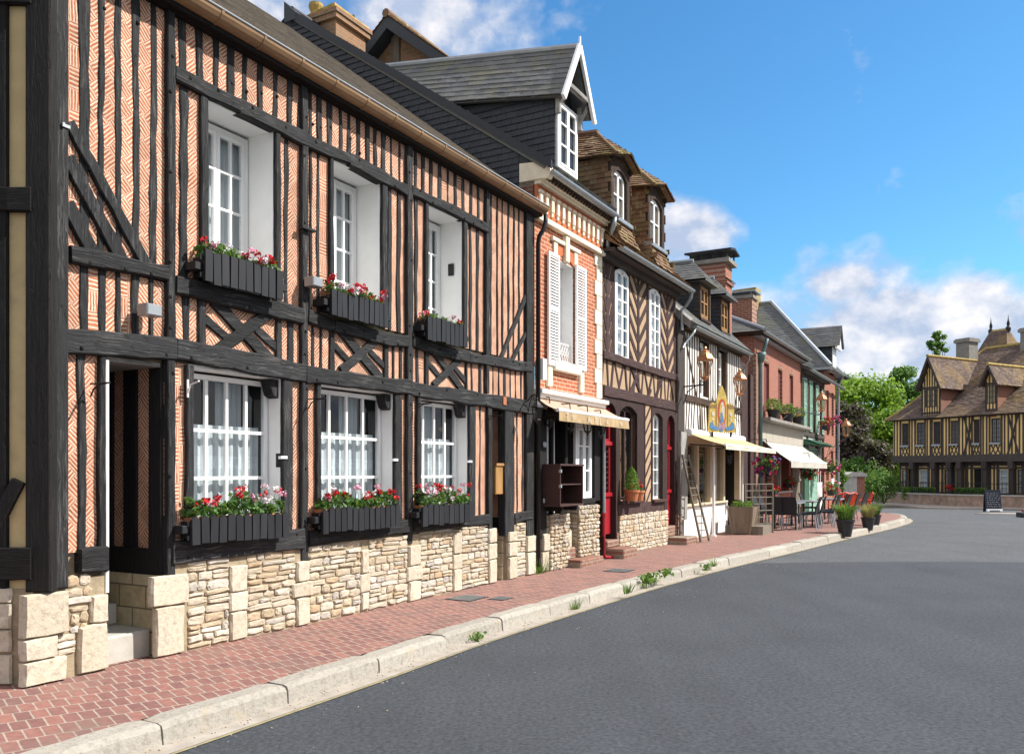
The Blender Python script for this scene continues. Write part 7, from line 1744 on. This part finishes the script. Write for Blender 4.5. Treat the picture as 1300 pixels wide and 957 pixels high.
# dry leaves and bits of straw caught along kerb and wall
# ================================================================ the manor across the square
FAR = Frame(29.1, 64.2, atan2(-8.2, 4.6), -.63)
fx = lambda u, y=0.0: FAR.px(u, 560, y)[0]
fz = lambda u, v, y=0.0: FAR.px(u, v, y)[1]
MN = Thing('timbered_manor', 'large yellow and black timber framed manor with steep brown roof across the square', 'house', (6, 0, 0), FAR)
JY = -.45                     # the upper floor stands forward of the ground floor
xl = fx(1134, JY); xr = fx(1297, JY); xe = xr + 10.5
zj0, zj1, ze = fz(1215, 586, JY), fz(1215, 577.5, JY), fz(1215, 529, JY)
UW = [(1144.7, 1153.3), (1163.5, 1173), (1184.6, 1194), (1206.6, 1216), (1235.6, 1243.5), (1258, 1270)]
zw0, zw1 = fz(1215, 563, JY), fz(1215, 533.5, JY)
UWx = [(fx(a, JY), fx(b, JY)) for a, b in UW] + [(xr + 1.2, xr + 2.2), (xr + 3.4, xr + 4.4), (xr + 5.6, xr + 6.6)]
mb = MB(); wall(mb, xl, xe, zj1, ze + .1, JY, [(a, b, zw0, zw1) for a, b in UWx], .2, t=.5); mb.face([(xl, JY, zj1), (xl, JY, ze), (xl, 8, ze), (xl, 8, zj1)]); 
LWu = [(1144.7, 1149.6), (1152.5, 1162), (1167, 1177.5), (1198.5, 1203.2), (1209.5, 1213.8), (1220.5, 1224.5), (1236, 1246), (1268.5, 1279.8), (1291, 1297)]
LW = [(fx(a), fx(b)) for a, b in LWu] + [(xr + 1, xr + 2.2), (xr + 4, xr + 5.2)]
zg1 = zj0
doors_ = {1, 6}
wall(mb, xl + .3, xe, -.2, zg1, 0, [(a, b, (0 if k in doors_ else .85), 2.5 if k in doors_ else 2.45) for k, (a, b) in enumerate(LW)], .2, t=.5); mb.face([(xl + .3, 0, -.2), (xl + .3, 0, zg1), (xl + .3, 8, zg1), (xl + .3, 8, -.2)])
MN.part('rendered_infill', mb, M['far_wall'])
mb = MB(); mb.face([(xl + .1, 8, 0), (xe, 8, 0), (xe, 8, ze), (xl + .1, 8, ze)]); mb.face([(xe, JY, 0), (xe, 8, 0), (xe, 8, ze), (xe, JY, ze)]); MN.part('rear_wall', mb, M['far_wall'])
ff = MB()
free = []
def fstuds(x0, x1, z0, z1, y, step, wd, skips, cross=False):
    n = max(1, int(round((x1 - x0) / step)))
    for k in range(n + 1):
        x = x0 + (x1 - x0) * k / n
        if any(a - .06 < x < b + .06 for a, b in skips): continue
        ff.beam((x, z0), (x, z1), wd, y - .03, y + .05, seg=2, j=.004)
fstuds(xl + .1, xe - .1, zj1, ze, JY, .245, .105, UWx)
for k, (a, b) in enumerate(UWx):
    for x in (a - .09, b + .09): ff.beam((x, zj1), (x, ze), .13, JY - .035, JY + .05, seg=2, j=.004)
    n = 2
    for q in range(n):
        p0, p1 = a + (b - a) * q / n, a + (b - a) * (q + 1) / n
        ff.beam((p0, zj1), (p1, zw0 - .1), .085, JY - .02, JY + .04, seg=2, j=.003); ff.beam((p1, zj1), (p0, zw0 - .1), .085, JY - .026, JY + .04, seg=2, j=.003)
for x0 in (UWx[3][1] + .45, UWx[5][1] + .5): ff.beam((x0, ze), (x0 + .7, zj1), .13, JY - .036, JY + .04, seg=2, j=.003); ff.beam((x0 + .7, ze), (x0, zj1), .13, JY - .042, JY + .04, seg=2, j=.003)
fstuds(xl + .4, xe - .1, -.1, zg1, 0, .27, .13, LW)
for (a, b) in LW:
    for x in (a - .11, b + .11): ff.beam((x, 0), (x, zg1), .15, -.035, .05, seg=2, j=.004)
for u in (1160, 1187, 1207, 1220, 1252, 1286): x = fx(u, -.2); ff.beam((x, 0), (x, zg1 + .1), .26, -.40, .05, seg=2, j=.004); ff.beam((x, zg1 - .5), (x, zj0), .34, -.55, -.2, seg=2, j=.004)
MN.part('timber_frame', ff, M['old_timber'])
for (z, w, y0, y1, x0) in (((zj0 + zj1) / 2, zj1 - zj0 + .04, JY - .07, JY + .35, xl - .05), (ze + .02, .2, JY - .05, JY + .1, xl), (zg1 - .14, .32, -.06, .1, xl + .3), (2.56, .14, -.05, .05, xl + .3), (.78, .12, -.05, .05, xl + .3)):
    mb = MB(); mb.beam((x0, z), (xe, z), w, y0, y1, j=.006); MN.part('beam', mb, M['old_timber'])
for k, (a, b) in enumerate(UWx): 
    window(MN, a, b, zw0, zw1, JY + .06, 2, 5, .05, .025, 2, 'voile' if k % 2 else None, mat='old_timber', deep=.6)
    if k == 0: pass
    mb = MB(); mb.bbox(a - .05, b + .05, JY - .14, JY + .05, zw0 - .14, zw0 - .005, .01); MN.part('window_sill', mb, M['zinc_light'])
for k, (a, b) in enumerate(LW):
    if k in doors_: mb = MB(); mb.bbox(a, b, .08, .15, 0, 2.5, .01); MN.part('door', mb, M['dark_timber'])
    else: window(MN, a, b, .85, 2.45, .06, 2 if b - a > .7 else 1, 4, .05, .03, 1, 'voile', mat='white_paint' if k in (2, 7) else 'old_timber', deep=.6)
# roof: steep, hipped to the left
ye = JY - .42
ze0 = fz(1215, 528, ye); A_ = (fx(1123, ye), ye, fz(1123, 533, ye)); 
RY = 6.4
rz = fz(1262, 440, RY); rx0 = fx(1196, 4.2)
mb = MB()
E0 = (xl - .45, ye, ze0 - .02); E1 = (xe + .3, ye, ze0); R0 = (xl + 2.9, RY, rz - .1); R1 = (xe + .3, RY, rz); B0 = (xl - .45, 13.2, ze0)
mid = lambda p, q, f, dz: tuple(p[k] + (q[k] - p[k]) * f + (dz if k == 2 else 0) for k in range(3))
e2, r2 = mid(E0, R0, .16, -.12), mid(E1, R1, .16, -.12); b2 = mid(B0, R0, .16, -.12)
cw_, ch_ = .26, .17
mb.tiles(E0, E1, r2, e2, cw_, ch_, .025, jit=.5); mb.tiles(e2, r2, R1, R0, cw_, ch_, .025, jit=.5)
mb.tiles(B0, E0, e2, b2, cw_, ch_, .025, jit=.5); mb.tiles(b2, e2, R0, (R0[0] + .01, R0[1], R0[2]), cw_, ch_, .025, jit=.5)
mb.raw([E0, E1, R1, R0, B0, (xe + .3, 13.2, ze0)], [(3, 2, 5, 4), (0, 4, 5, 1)], t=.3)
MN.part('roof', mb, M['far_tile'])
mb = MB(); mb.tube([R0, R1], .16, 6); mb.tube([E0, e2, R0], .10, 6); MN.part('ridge_tile', mb, M['lichen'])
def far_dormer(u0, u1, uap, vap, v_e, vfoot, yf, win, depth, u_end):
    x0, x1 = fx(u0, yf), fx(u1, yf); xc = (x0 + x1) / 2; za = fz(uap, vap, yf - .4); zev = fz((u0 + u1) / 2, v_e, yf); zf = fz((u0 + u1) / 2, vfoot, yf)
    w = MB(); w.face([(x0, yf, zf - .2), (x1, yf, zf - .2), (x1, yf, zev + .3), (xc, yf, za - .25), (x0, yf, zev + .3)]); MN.part('dormer_wall', w, M['far_wall'])
    f = MB(); n = 7 if u1 - u0 > 16 else 3
    for k in range(n + 1):
        x = x0 + (x1 - x0) * k / n; zt = zev + .3 + (za - .3 - zev - .3) * (1 - abs(x - xc) / ((x1 - x0) / 2)); f.beam((x, zf - .2), (x, zt), .13 if k in (0, n) else .09, yf - .03, yf + .05, seg=2, j=.003)
    f.beam((x0, zev + .1), (x1, zev + .1), .14, yf - .04, yf + .05, seg=2); f.beam((x0, zf), (x1, zf), .14, yf - .04, yf + .05, seg=2); f.beam((x0 - .3, zev - .1), (xc, za - .12), .16, yf - .42, yf - .34, seg=2, j=.003); f.beam((x1 + .3, zev - .1), (xc, za - .12), .16, yf - .421, yf - .339, seg=2, j=.003)
    MN.part('dormer_frame', f, M['old_timber'])
    wz0, wz1 = zf + .42, zev; window(MN, xc - win, xc + win, wz0, wz1, yf - .04, 2, 3, .06, .03, 1, 'voile', mat='old_timber', deep=.3)
    c = MB(); c.box(x0 + .02, x1 - .02, yf + .02, yf + depth, zf - .5, zev + .2, t=.7); MN.part('dormer_cheek', c, M['brick_far_side'])
    r = MB(); ov = .34; yb = yf + depth + 1.2
    r.tiles((x0 - ov, yb, zev - .02), (x0 - ov, yf - .42, zev - .02), (xc, yf - .42, za), (xc, yb, za), cw_, ch_, .025, jit=.5); r.tiles((x1 + ov, yf - .42, zev - .02), (x1 + ov, yb, zev - .02), (xc, yb, za), (xc, yf - .42, za), cw_, ch_, .025, jit=.5)
    r.raw([(x0 - ov, yf - .40, zev - .06), (xc, yf - .40, za - .06), (x1 + ov, yf - .40, zev - .06), (x0 - ov, yb, zev - .06), (xc, yb, za - .06), (x1 + ov, yb, zev - .06)], [(0, 1, 4, 3), (1, 2, 5, 4)], t=.3)
    MN.part('dormer_roof', r, M['far_tile'])
    r = MB(); r.tube([(xc, yf - .44, za + .03), (xc, yb, za + .03)], .11, 6); MN.part('ridge_tile', r, M['lichen'])
far_dormer(1171, 1193, 1170, 453, 494, 524, JY - .05, .42, 4.2, 1222)
far_dormer(1252, 1265, 1249, 463, 489, 520, JY - .05, .30, 3.8, 1290)
def stack(label, u0, u1, v0, v1, y, w2, mat='weathered_stone'):
    x0, x1 = fx(u0, y), fx(u1, y); z1 = fz(u0, v0, y); z0 = fz(u0, v1, y); C_ = Thing('chimney', label, 'chimney', ((x0 + x1) / 2, y, z0), FAR)
    b = MB(); w = (x1 - x0) * .42; xc = (x0 + x1) / 2; b.box(xc - w, xc + w, y, y + w2, z0 - 1.5, z1 - .25, t=.5); C_.part('stack', b, M[mat]); b = MB(); b.box(xc - w - .12, xc + w + .12, y - .12, y + w2 + .12, z1 - .30, z1 - .08, t=.5); b.box(xc - w - .05, xc + w + .05, y - .05, y + w2 + .05, z1 - .08, z1, t=.4); C_.part('cap', b, M[mat])
stack('broad pale stone chimney on the manor roof left of the turret', 1212, 1232, 431, 452, 4.0, 1.1)
stack('pale stone chimney on the manor roof at the right edge', 1294, 1309, 417, 446, 5.6, 1.1)
TU = Thing('roof_turret', 'steep little turret roof with two dark finials behind the manor ridge', 'turret', (fx(1257, 7), 7, rz - 1), FAR)
y = 8.5; x0, x1, x2, x3 = fx(1236, y), fx(1278, y), fx(1246, y), fx(1268, y); z0, z1 = fz(1257, 452, y), fz(1257, 418.5, y)
mb = MB(); yb = y + (x1 - x0)
mb.tiles((x0, y, z0), (x1, y, z0), (x3, y + 1.1, z1), (x2, y + 1.1, z1), .26, .17, .02); mb.tiles((x0, yb, z0), (x0, y, z0), (x2, y + 1.1, z1), (x2, y + 1.4, z1), .26, .17, .02); mb.raw([(x0, y, z0), (x1, y, z0), (x1, yb, z0), (x0, yb, z0), (x2, y + 1.1, z1), (x3, y + 1.1, z1), (x3, y + 1.4, z1), (x2, y + 1.4, z1), (x0, y, z0 - 3), (x1, y, z0 - 3), (x1, yb, z0 - 3), (x0, yb, z0 - 3)], [(1, 2, 6, 5), (2, 3, 7, 6), (8, 9, 1, 0), (11, 8, 0, 3)], t=.6); TU.part('roof', mb, M['far_tile'])
for xx in (x2, x3): mb = MB(); mb.lathe(xx, y + 1.25, [(.18, z1 - .1), (.20, z1 + .15), (.09, z1 + .3), (.12, z1 + .5), (.04, z1 + .8), (.0, z1 + 1.25)], 8); TU.part('finial', mb, M['iron'])
mb = MB(); mb.tube([(x2, y + 1.25, z1), (x3, y + 1.25, z1)], .16, 6); TU.part('ridge_tile', mb, M['lichen'])
# garden wall with railing and hedge before the manor
wl = []
for (u, v) in ((1076, 634.5), (1100, 635.5), (1135, 637), (1170, 639), (1215, 641), (1300, 643), (1390, 645)):
    zg = -.55; X, Y = ground_at(u, v, zg)
    wl.append((X, Y))
# keep it in front of the manor
GW = Thing('garden_wall', 'low old stone and brick garden wall with iron railing along the square', 'wall', (wl[2][0], wl[2][1], -.6), WORLD)
mb = MB(); cap = MB(); rl = MB()
for (p, q) in zip(wl, wl[1:]):
    d_ = Vector((q[0] - p[0], q[1] - p[1], 0)); L = d_.length; d_.normalize(); n_ = Vector((-d_.y, d_.x, 0)); h = .08
    for mm, o0, o1, z0, z1 in ((mb, 0, .35, -.9, h), (cap, -.05, .40, h, h + .09)):
        c = [Vector((p[0], p[1], 0)) + n_ * o0, Vector((q[0], q[1], 0)) + n_ * o0, Vector((q[0], q[1], 0)) + n_ * o1, Vector((p[0], p[1], 0)) + n_ * o1]
        mm.raw([(a.x, a.y, z0) for a in c] + [(a.x, a.y, z1) for a in c], [(0, 1, 5, 4), (1, 2, 6, 5), (2, 3, 7, 6), (3, 0, 4, 7), (4, 5, 6, 7)], t=.5)
    a = Vector((p[0], p[1], 0)) + n_ * .17; b = Vector((q[0], q[1], 0)) + n_ * .17
    if p[0] > wl[1][0] - .1:
        for z in (h + .2, h + .80): rl.tube([(a.x, a.y, z), (b.x, b.y, z)], .02, 4)
        k = 0
        while k < L: c = a + d_ * k; rl.tube([(c.x, c.y, h), (c.x, c.y, h + .95)], .014, 4); k += .22
g_ = simple('old_garden_wall', (.38, .27, .21), .95, 2.6, .35, .5, 20, .1, dirt=((.22, .19, .13), .7)); M['garden_wall'] = g_
GW.part('masonry', mb, g_); GW.part('coping', cap, M['concrete']); GW.part('railing', rl, M['iron'])
def bush(label, X, Y, z, rx, ry, rz_, n, mat, ls, nm='bush', cat='bush', group=None, clumps=18, stem=True):
    Bs = Thing(nm, label, cat, (X, Y, z), WORLD, group); lf = MB()
    cl = [(Vector((R.uniform(-1, 1) * rx * .7, R.uniform(-1, 1) * ry * .7, R.uniform(.25, .95) * rz_)), R.uniform(.25, .5)) for _ in range(clumps)]
    for k in range(n):
        c, r_ = R.choice(cl); v = Vector((R.gauss(0, 1), R.gauss(0, 1), R.gauss(0, 1))).normalized() * R.random() ** .35
        lf.leaf((X + c.x + v.x * rx * r_ * 1.2, Y + c.y + v.y * ry * r_ * 1.2, z + max(.02, c.z + v.z * rz_ * r_)), ls, nrm=v * 2)
    Bs.part('foliage', lf, M[mat])
    if stem:
        s = MB()
        for c, r_ in cl[:6]: s.tube([(X, Y, z), (X + c.x * .5, Y + c.y * .5, z + c.z * .5), (X + c.x, Y + c.y, z + c.z)], [.05, .035, .015], 5)
        Bs.part('stem', s, M['bark'])
    return Bs
def wpt(u, v, Y): return ((u - U0) / FOC * Y, Y, EYE - (v - V0) * Y / FOC)
HB = Thing('hedge', 'low clipped green hedge behind the railing of the garden wall', 'hedge', (*wpt(1200, 620, 60)[:2], -.6), WORLD)
lf = MB()
for (ua, ub) in ((1145, 1187), (1212, 1252)):
    for k in range(2600):
        u = R.uniform(ua, ub); f = (u - 1100) / 200; px_, py_ = ground_at(u, 637 + 5 * f, -.55); d_ = R.uniform(.5, 1.3); k_ = (py_ + d_) / py_
        lf.leaf((px_ * k_, py_ * k_, -.4 + .95 * R.random() ** .6), .16, nrm=(0, -1, 1))
HB.part('foliage', lf, M['bush_leaf'])
bush('dark green rounded bush beside the brick gate pillar', *wpt(1102, 622, 57)[:2], -.6, 1.2, .8, 2.3, 2600, 'tree_mid', .16, clumps=24)
bush('yellow green bush spilling over the garden wall next to the manor', *wpt(1122, 622, 58)[:2], -.5, 1.2, .8, 2.0, 2600, 'bush_leaf', .15, clumps=24)
bush('small red flowering plant on the garden wall', *wpt(1206, 622, 58.5)[:2], .3, .4, .3, .4, 160, 'petal_red', .12, clumps=5, stem=False, nm='flowering_plant', cat='plant')
GP = Thing('gate_pillar', 'weathered brick gate pillar with a flat stone cap by the garden', 'pillar', (*wpt(1088, 630, 55)[:2], -.6), WORLD)
X, Y, _ = wpt(1078, 630, 55); X2 = wpt(1098, 630, 55)[0]; zt = wpt(1088, 602, 55)[2]
mb = MB(); mb.box(X, X + (X2 - X) * .5, Y, Y + 1.0, -.8, zt - .15, t=.5); GP.part('rendered_pillar', mb, M['concrete']); mb = MB(); mb.box(X + (X2 - X) * .5, X2, Y + .02, Y + 1.0, -.8, zt - .151, t=.5); GP.part('brick_pillar', mb, M['brick_far']); mb = MB(); mb.box(X - .12, X2 + .12, Y - .12, Y + 1.1, zt - .15, zt, t=.4); mb.prism([(X - .12, zt), (X2 + .12, zt), (X2 - .2, zt + .16), (X + .2, zt + .16)], Y - .1, Y + 1.0, t=.4); GP.part('cap', mb, M['concrete'])
# far pavement before the garden wall
mb = MB(); fl = [(ground_at(u, v, gz(55) - .02), ground_at(u, v2, gz(55) - .02)) for (u, v, v2) in ((1070, 638.5, 633), (1100, 640, 635), (1135, 641.2, 636.6), (1170, 643, 638.6), (1215, 644.6, 640.8), (1300, 646, 642.6), (1400, 648, 644.6))]
for (p, q) in zip(fl, fl[1:]):
    mb.face([(*p[0], gz(55) - .03), (*q[0], gz(55) - .03), (*q[1], gz(55) - .03), (*p[1], gz(55) - .03)], 0, .5); mb.face([(*p[0], gz(55) - .2), (*q[0], gz(55) - .2), (*q[0], gz(55) - .03), (*p[0], gz(55) - .03)], 0, .5)
tag(mb.build('far_pavement', M['paving_far']), kind='structure')
# chalkboard
X, Y, _ = wpt(1260, 641, 46); zg = gz(46) - .13; s_ = 46 / FOC; w = 10.0 * s_; h = 28 * s_
CBd = Thing('chalkboard_sign', 'black chalkboard stand with white scribbled menu at the roadside before the manor', 'sign', (X, Y, zg), WORLD); CBd.off = (0, 0, 0)
mb = MB(); mb.raw([(-w, -.13, .16), (w, -.13, .16), (w, 0, h), (-w, 0, h), (-w, -.08, .16), (w, -.08, .16), (w, .05, h), (-w, .05, h)], [(0, 1, 2, 3), (5, 4, 7, 6), (0, 3, 7, 4), (1, 5, 6, 2), (3, 2, 6, 7), (0, 4, 5, 1)]); mb.raw([(-w, .16, .0), (w, .16, 0), (w, .07, h), (-w, .07, h)], [(1, 0, 3, 2)]); CBd.part('board', mb, M['chalkboard'])
mb = MB(); mb.bbox(-w, w, -.22, -.14, .06, .15, .01); 
for x in (-w + .08, w - .08): mb.bbox(x - .06, x + .06, -.24, -.10, .0, .09, .01)
CBd.part('foot', mb, M['white_paint'])
mb = MB()
for row in range(7):
    z = .30 + row * .115; x = -w * .8
    while x < w * .7:
        L = R.uniform(.04, .16); yy = -.13 + .13 * (z - .16) / (h - .16) - .006
        pts = [(x + L * q / 4, z + R.uniform(-.025, .025)) for q in range(5)]
        for p, q in zip(pts, pts[1:]): mb.face([(p[0], yy, p[1] - .008), (q[0], yy, q[1] - .008), (q[0], yy, q[1] + .008), (p[0], yy, p[1] + .008)], 0, .5)
        x += L + R.uniform(.02, .09)
CBd.part('chalk_writing', mb, M['chalk'])
# low red thing at the island's edge on the right: unidentified, drawn as a trough of red flowers
X, Y = ground_at(1300, 657, gz(40) - .05); RF = Thing('flower_trough', 'dark trough with red flowers at the right edge on the pavement corner', 'planter', (X + .3, Y, gz(40) - .04), WORLD); b = MB(); b.bbox(X - .1, X + 1.1, Y, Y + .4, gz(40) - .04, gz(40) + .16, .01); RF.part('trough', b, M['pot_dark']); bl = MB()
for k in range(90): bl.leaf((X + R.uniform(-.1, 1.1), Y + R.uniform(0, .4), gz(40) + .18 + R.random() * .1), .08, 0)
RF.part('blossom', bl, PETALS)

# ================================================================ trees
def tree(label, X, Y, z, h, rx, rz_, n, mat, ls, clumps=52, trunk=.35, cz=.6, seed=1, nm='tree', gap=.34, group='trees behind the square', light=.0, top=0.0):
    rr = random.Random(seed); Tr = Thing(nm, label, 'tree', (X, Y, z), WORLD, group); cl = []
    for k in range(clumps):
        while True:
            v = Vector((rr.uniform(-1, 1), rr.uniform(-1, 1), rr.uniform(-1, 1)))
            if v.length < 1: break
        if v.length > 0: v = v.normalized() * (v.length ** .45)
        cl.append((Vector((v.x * rx, v.y * rx * .8, v.z * rz_ + h * cz)), rr.uniform(.20, gap) * (rx + rz_) / 2, rr.random()))
    lf = MB()
    for k in range(n):
        c, r_, tt = cl[int(rr.random() * len(cl))]; v = Vector((rr.gauss(0, 1), rr.gauss(0, 1), rr.gauss(0, 1))) * .62
        lf.leaf((X + c.x + v.x * r_, Y + c.y + v.y * r_, z + c.z + v.z * r_ * .8), ls, 0, min(1, max(0, tt * .45 + rr.random() * .55)), nrm=v * 1.5)
    Tr.part('crown', lf, M[mat])
    s = MB(); s.tube([(X, Y, z - .5), (X + .1, Y, z + h * .25), (X - .05, Y + .1, z + h * .5), (X, Y, z + h * .8)], [trunk, trunk * .75, trunk * .5, trunk * .12], 8)
    for c, r_, tt in cl[:12]:
        b0 = Vector((X, Y, z + h * rr.uniform(.22, .5))); e = Vector((X, Y, z)) + c; m_ = (b0 + e) / 2 + Vector((0, 0, .06 * h)); s.tube([b0, m_, e], [trunk * .35, trunk * .2, trunk * .06], 5)
    Tr.part('trunk', s, M['bark'])
    return Tr
def tree_px(label, u, vt, vb, hw, Y, n, mat, ls, seed, **kw):
    X, _, zt = wpt(u, vt, Y); zb = wpt(u, vb, Y)[2]; z0 = -.8; h = zt - z0; rx = hw * Y / FOC; rz_ = (zt - zb) / 2
    return tree(label, X, Y, z0, h, rx, rz_ * .86, n, mat, ls, seed=seed, cz=((zt + zb) / 2 - z0) / h, **kw)
tree_px('bright yellow green tree with a broad crown between the brick row and the manor', 1098, 472, 604, 40, 82, 12500, 'tree_bright', .42, 3, clumps=92)
tree_px('bright green tree just left of the manor roof', 1128, 514, 606, 24, 78, 7500, 'tree_bright', .38, 4, clumps=68)
tree_px('dark purple leaved tree in front of the bright green ones', 1076, 506, 606, 23, 72, 6800, 'tree_purple', .34, 5, clumps=80)
tree_px('second purple leaved tree low down beside the manor', 1112, 556, 608, 20, 70, 4200, 'tree_purple', .30, 6, clumps=56)
tree_px('mid green tree with an open airy crown left of the manor roof', 1147, 462, 530, 19, 100, 2600, 'tree_mid', .50, 7, clumps=44, gap=.28)
tree_px('small tree top showing above the manor ridge', 1192, 419, 452, 11, 105, 420, 'tree_mid', .6, 8, clumps=18, gap=.24)
tree_px('dark green tree peeking over the corner house gutter', 1074, 466, 520, 11, 90, 1800, 'tree_mid', .42, 9, clumps=28)
tree_px('bright green shrubby tree behind the gate pillar', 1086, 582, 618, 17, 62, 3800, 'bush_leaf', .24, 10, clumps=52, trunk=.12)
tree_px('pale green climbing shrub at the far corner of the brick house', 1068, 592, 626, 6, 52, 900, 'bush_leaf', .18, 12, clumps=18, trunk=.06)
tree_px('green tree hidden low behind the purple one', 1060, 540, 606, 16, 95, 2500, 'tree_mid', .45, 14, clumps=40)
# the wood closing the view far off
mb = MB()
for k in range(5200):
    u = R.uniform(1000, 1190); Yk = 125 + R.uniform(-6, 6); vt = 545 + 14 * sin(u * .11) + 8 * sin(u * .31); v = R.uniform(vt, 622); mb.leaf(wpt(u, v, Yk), 1.1)
mesh_thing('distant_wood', mb, M['tree_mid'], 'mass of trees far behind the square', 'wood', (*wpt(1095, 620, 125)[:2], -.8), WORLD, kind='stuff')
# ================================================================ camera, sun, sky
cd = bpy.data.cameras.new('camera'); co_ = bpy.data.objects.new('camera', cd); C.objects.link(co_)
co_.location = (0, 0, EYE); co_.rotation_euler = (pi / 2, 0, 0)
cd.sensor_width = 36; cd.lens = 36 * FOC / 1300; cd.shift_y = (V0 - 478.5) / 1300; cd.clip_end = 2000; cd.clip_start = .05
SC.camera = co_
SUN_AZ, SUN_EL = radians(1), radians(45)          # azimuth measured from +X towards +Y
ld = bpy.data.lights.new('sun', 'SUN'); lo = bpy.data.objects.new('sun', ld); C.objects.link(lo)
ld.energy = 4.5; ld.angle = radians(.53); ld.color = (1, .955, .88)
sd = Vector((cos(SUN_AZ) * cos(SUN_EL), sin(SUN_AZ) * cos(SUN_EL), sin(SUN_EL)))
lo.rotation_euler = sd.to_track_quat('Z', 'Y').to_euler(); lo.location = sd * 40
w = bpy.data.worlds.new('World'); SC.world = w; w.use_nodes = True
nt = w.node_tree; nt.nodes.clear()
class WG(G):
    def __init__(s): s.nt = nt
g = WG()
sky = g.n('ShaderNodeTexSky', sky_type='NISHITA'); sky.sun_disc = False; sky.sun_elevation = SUN_EL; sky.sun_rotation = pi / 2 - SUN_AZ
sky.air_density = 1.0; sky.dust_density = .4; sky.ozone_density = 2.2
blue = g.mix(1.0, g.n('ShaderNodeHueSaturation', {'Saturation': 1.2, 'Value': 1.0, 'Color': sky.outputs[0]}).outputs[0], (.62, .92, .97), 'MULTIPLY')
dirn = g.n('ShaderNodeTexCoord').outputs['Generated']
sp = g.n('ShaderNodeSeparateXYZ', {0: dirn})
dz_ = g.math('MAXIMUM', sp.outputs[2], .03)
# clouds: noise on the dome, gathered in a few banks at given bearings and heights
az = g.math('ARCTAN2', sp.outputs[0], sp.outputs[1]); el = g.math('ARCSINE', sp.outputs[2])
cv = g.n('ShaderNodeCombineXYZ', {0: az, 1: g.math('MULTIPLY', el, 1.25), 2: 0.0}).outputs[0]
n1 = g.noise(8.5, 12, cv, .56, .0); n2 = g.noise(2.6, 6, g.scale(cv, (1, 1, 1), loc=(3.1, 1.7, 0)), .55)
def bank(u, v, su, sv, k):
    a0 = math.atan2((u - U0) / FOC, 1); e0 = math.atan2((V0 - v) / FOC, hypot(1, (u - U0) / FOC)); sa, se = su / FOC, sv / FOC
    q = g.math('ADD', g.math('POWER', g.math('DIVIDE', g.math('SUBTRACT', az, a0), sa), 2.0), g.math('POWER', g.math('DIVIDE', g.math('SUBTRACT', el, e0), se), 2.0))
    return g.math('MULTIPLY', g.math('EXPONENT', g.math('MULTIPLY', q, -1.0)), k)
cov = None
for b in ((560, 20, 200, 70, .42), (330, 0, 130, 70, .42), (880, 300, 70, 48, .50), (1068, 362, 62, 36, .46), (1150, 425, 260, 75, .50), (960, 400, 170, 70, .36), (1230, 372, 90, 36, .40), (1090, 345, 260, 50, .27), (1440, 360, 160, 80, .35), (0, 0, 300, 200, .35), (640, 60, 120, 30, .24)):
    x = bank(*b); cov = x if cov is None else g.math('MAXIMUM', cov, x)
fill_cloud = g.math('MAXIMUM', g.math('MULTIPLY', g.rng(g.math('ABSOLUTE', az), .72, 1.25, 0, 1), .68), g.math('MULTIPLY', g.rng(el, .62, .95, 0, 1), .55))
cov = g.math('MAXIMUM', cov, fill_cloud)                 # unseen cloud added outside the view to whiten and lift the fill light
low = g.rng(el, .0, .22, .14, 0.0)
dens = g.math('ADD', g.math('ADD', g.math('MULTIPLY', g.math('SUBTRACT', n1, .5), .95), cov), g.math('ADD', low, g.math('MULTIPLY', g.math('SUBTRACT', n2, .5), .3)))
fac = g.rng(dens, .17, .42, 0, .95)
up = g.n('ShaderNodeCombineXYZ', {0: g.math('ADD', az, -.012), 1: g.math('MULTIPLY', g.math('ADD', el, .022), 1.25), 2: 0.0}).outputs[0]
n3 = g.noise(8.5, 12, up, .56, .0)
lit = g.math('ADD', g.math('MULTIPLY', g.math('SUBTRACT', n1, n3), 3.2), g.math('MULTIPLY', dens, .9))
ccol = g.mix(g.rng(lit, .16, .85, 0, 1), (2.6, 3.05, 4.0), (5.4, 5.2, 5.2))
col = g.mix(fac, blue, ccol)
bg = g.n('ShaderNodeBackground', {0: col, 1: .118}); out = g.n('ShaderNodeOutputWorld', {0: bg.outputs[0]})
SC.view_settings.view_transform = 'Standard'; SC.view_settings.look = 'None'; SC.view_settings.exposure = .76; SC.view_settings.gamma = 1.0; SC.view_settings.use_curve_mapping = False
SC.render.engine = 'CYCLES'; SC.cycles.use_denoising = True; SC.cycles.max_bounces = 8; SC.cycles.transparent_max_bounces = 12; SC.cycles.caustics_reflective = False; SC.cycles.caustics_refractive = False
SC.render.resolution_x = 1024; SC.render.resolution_y = 753
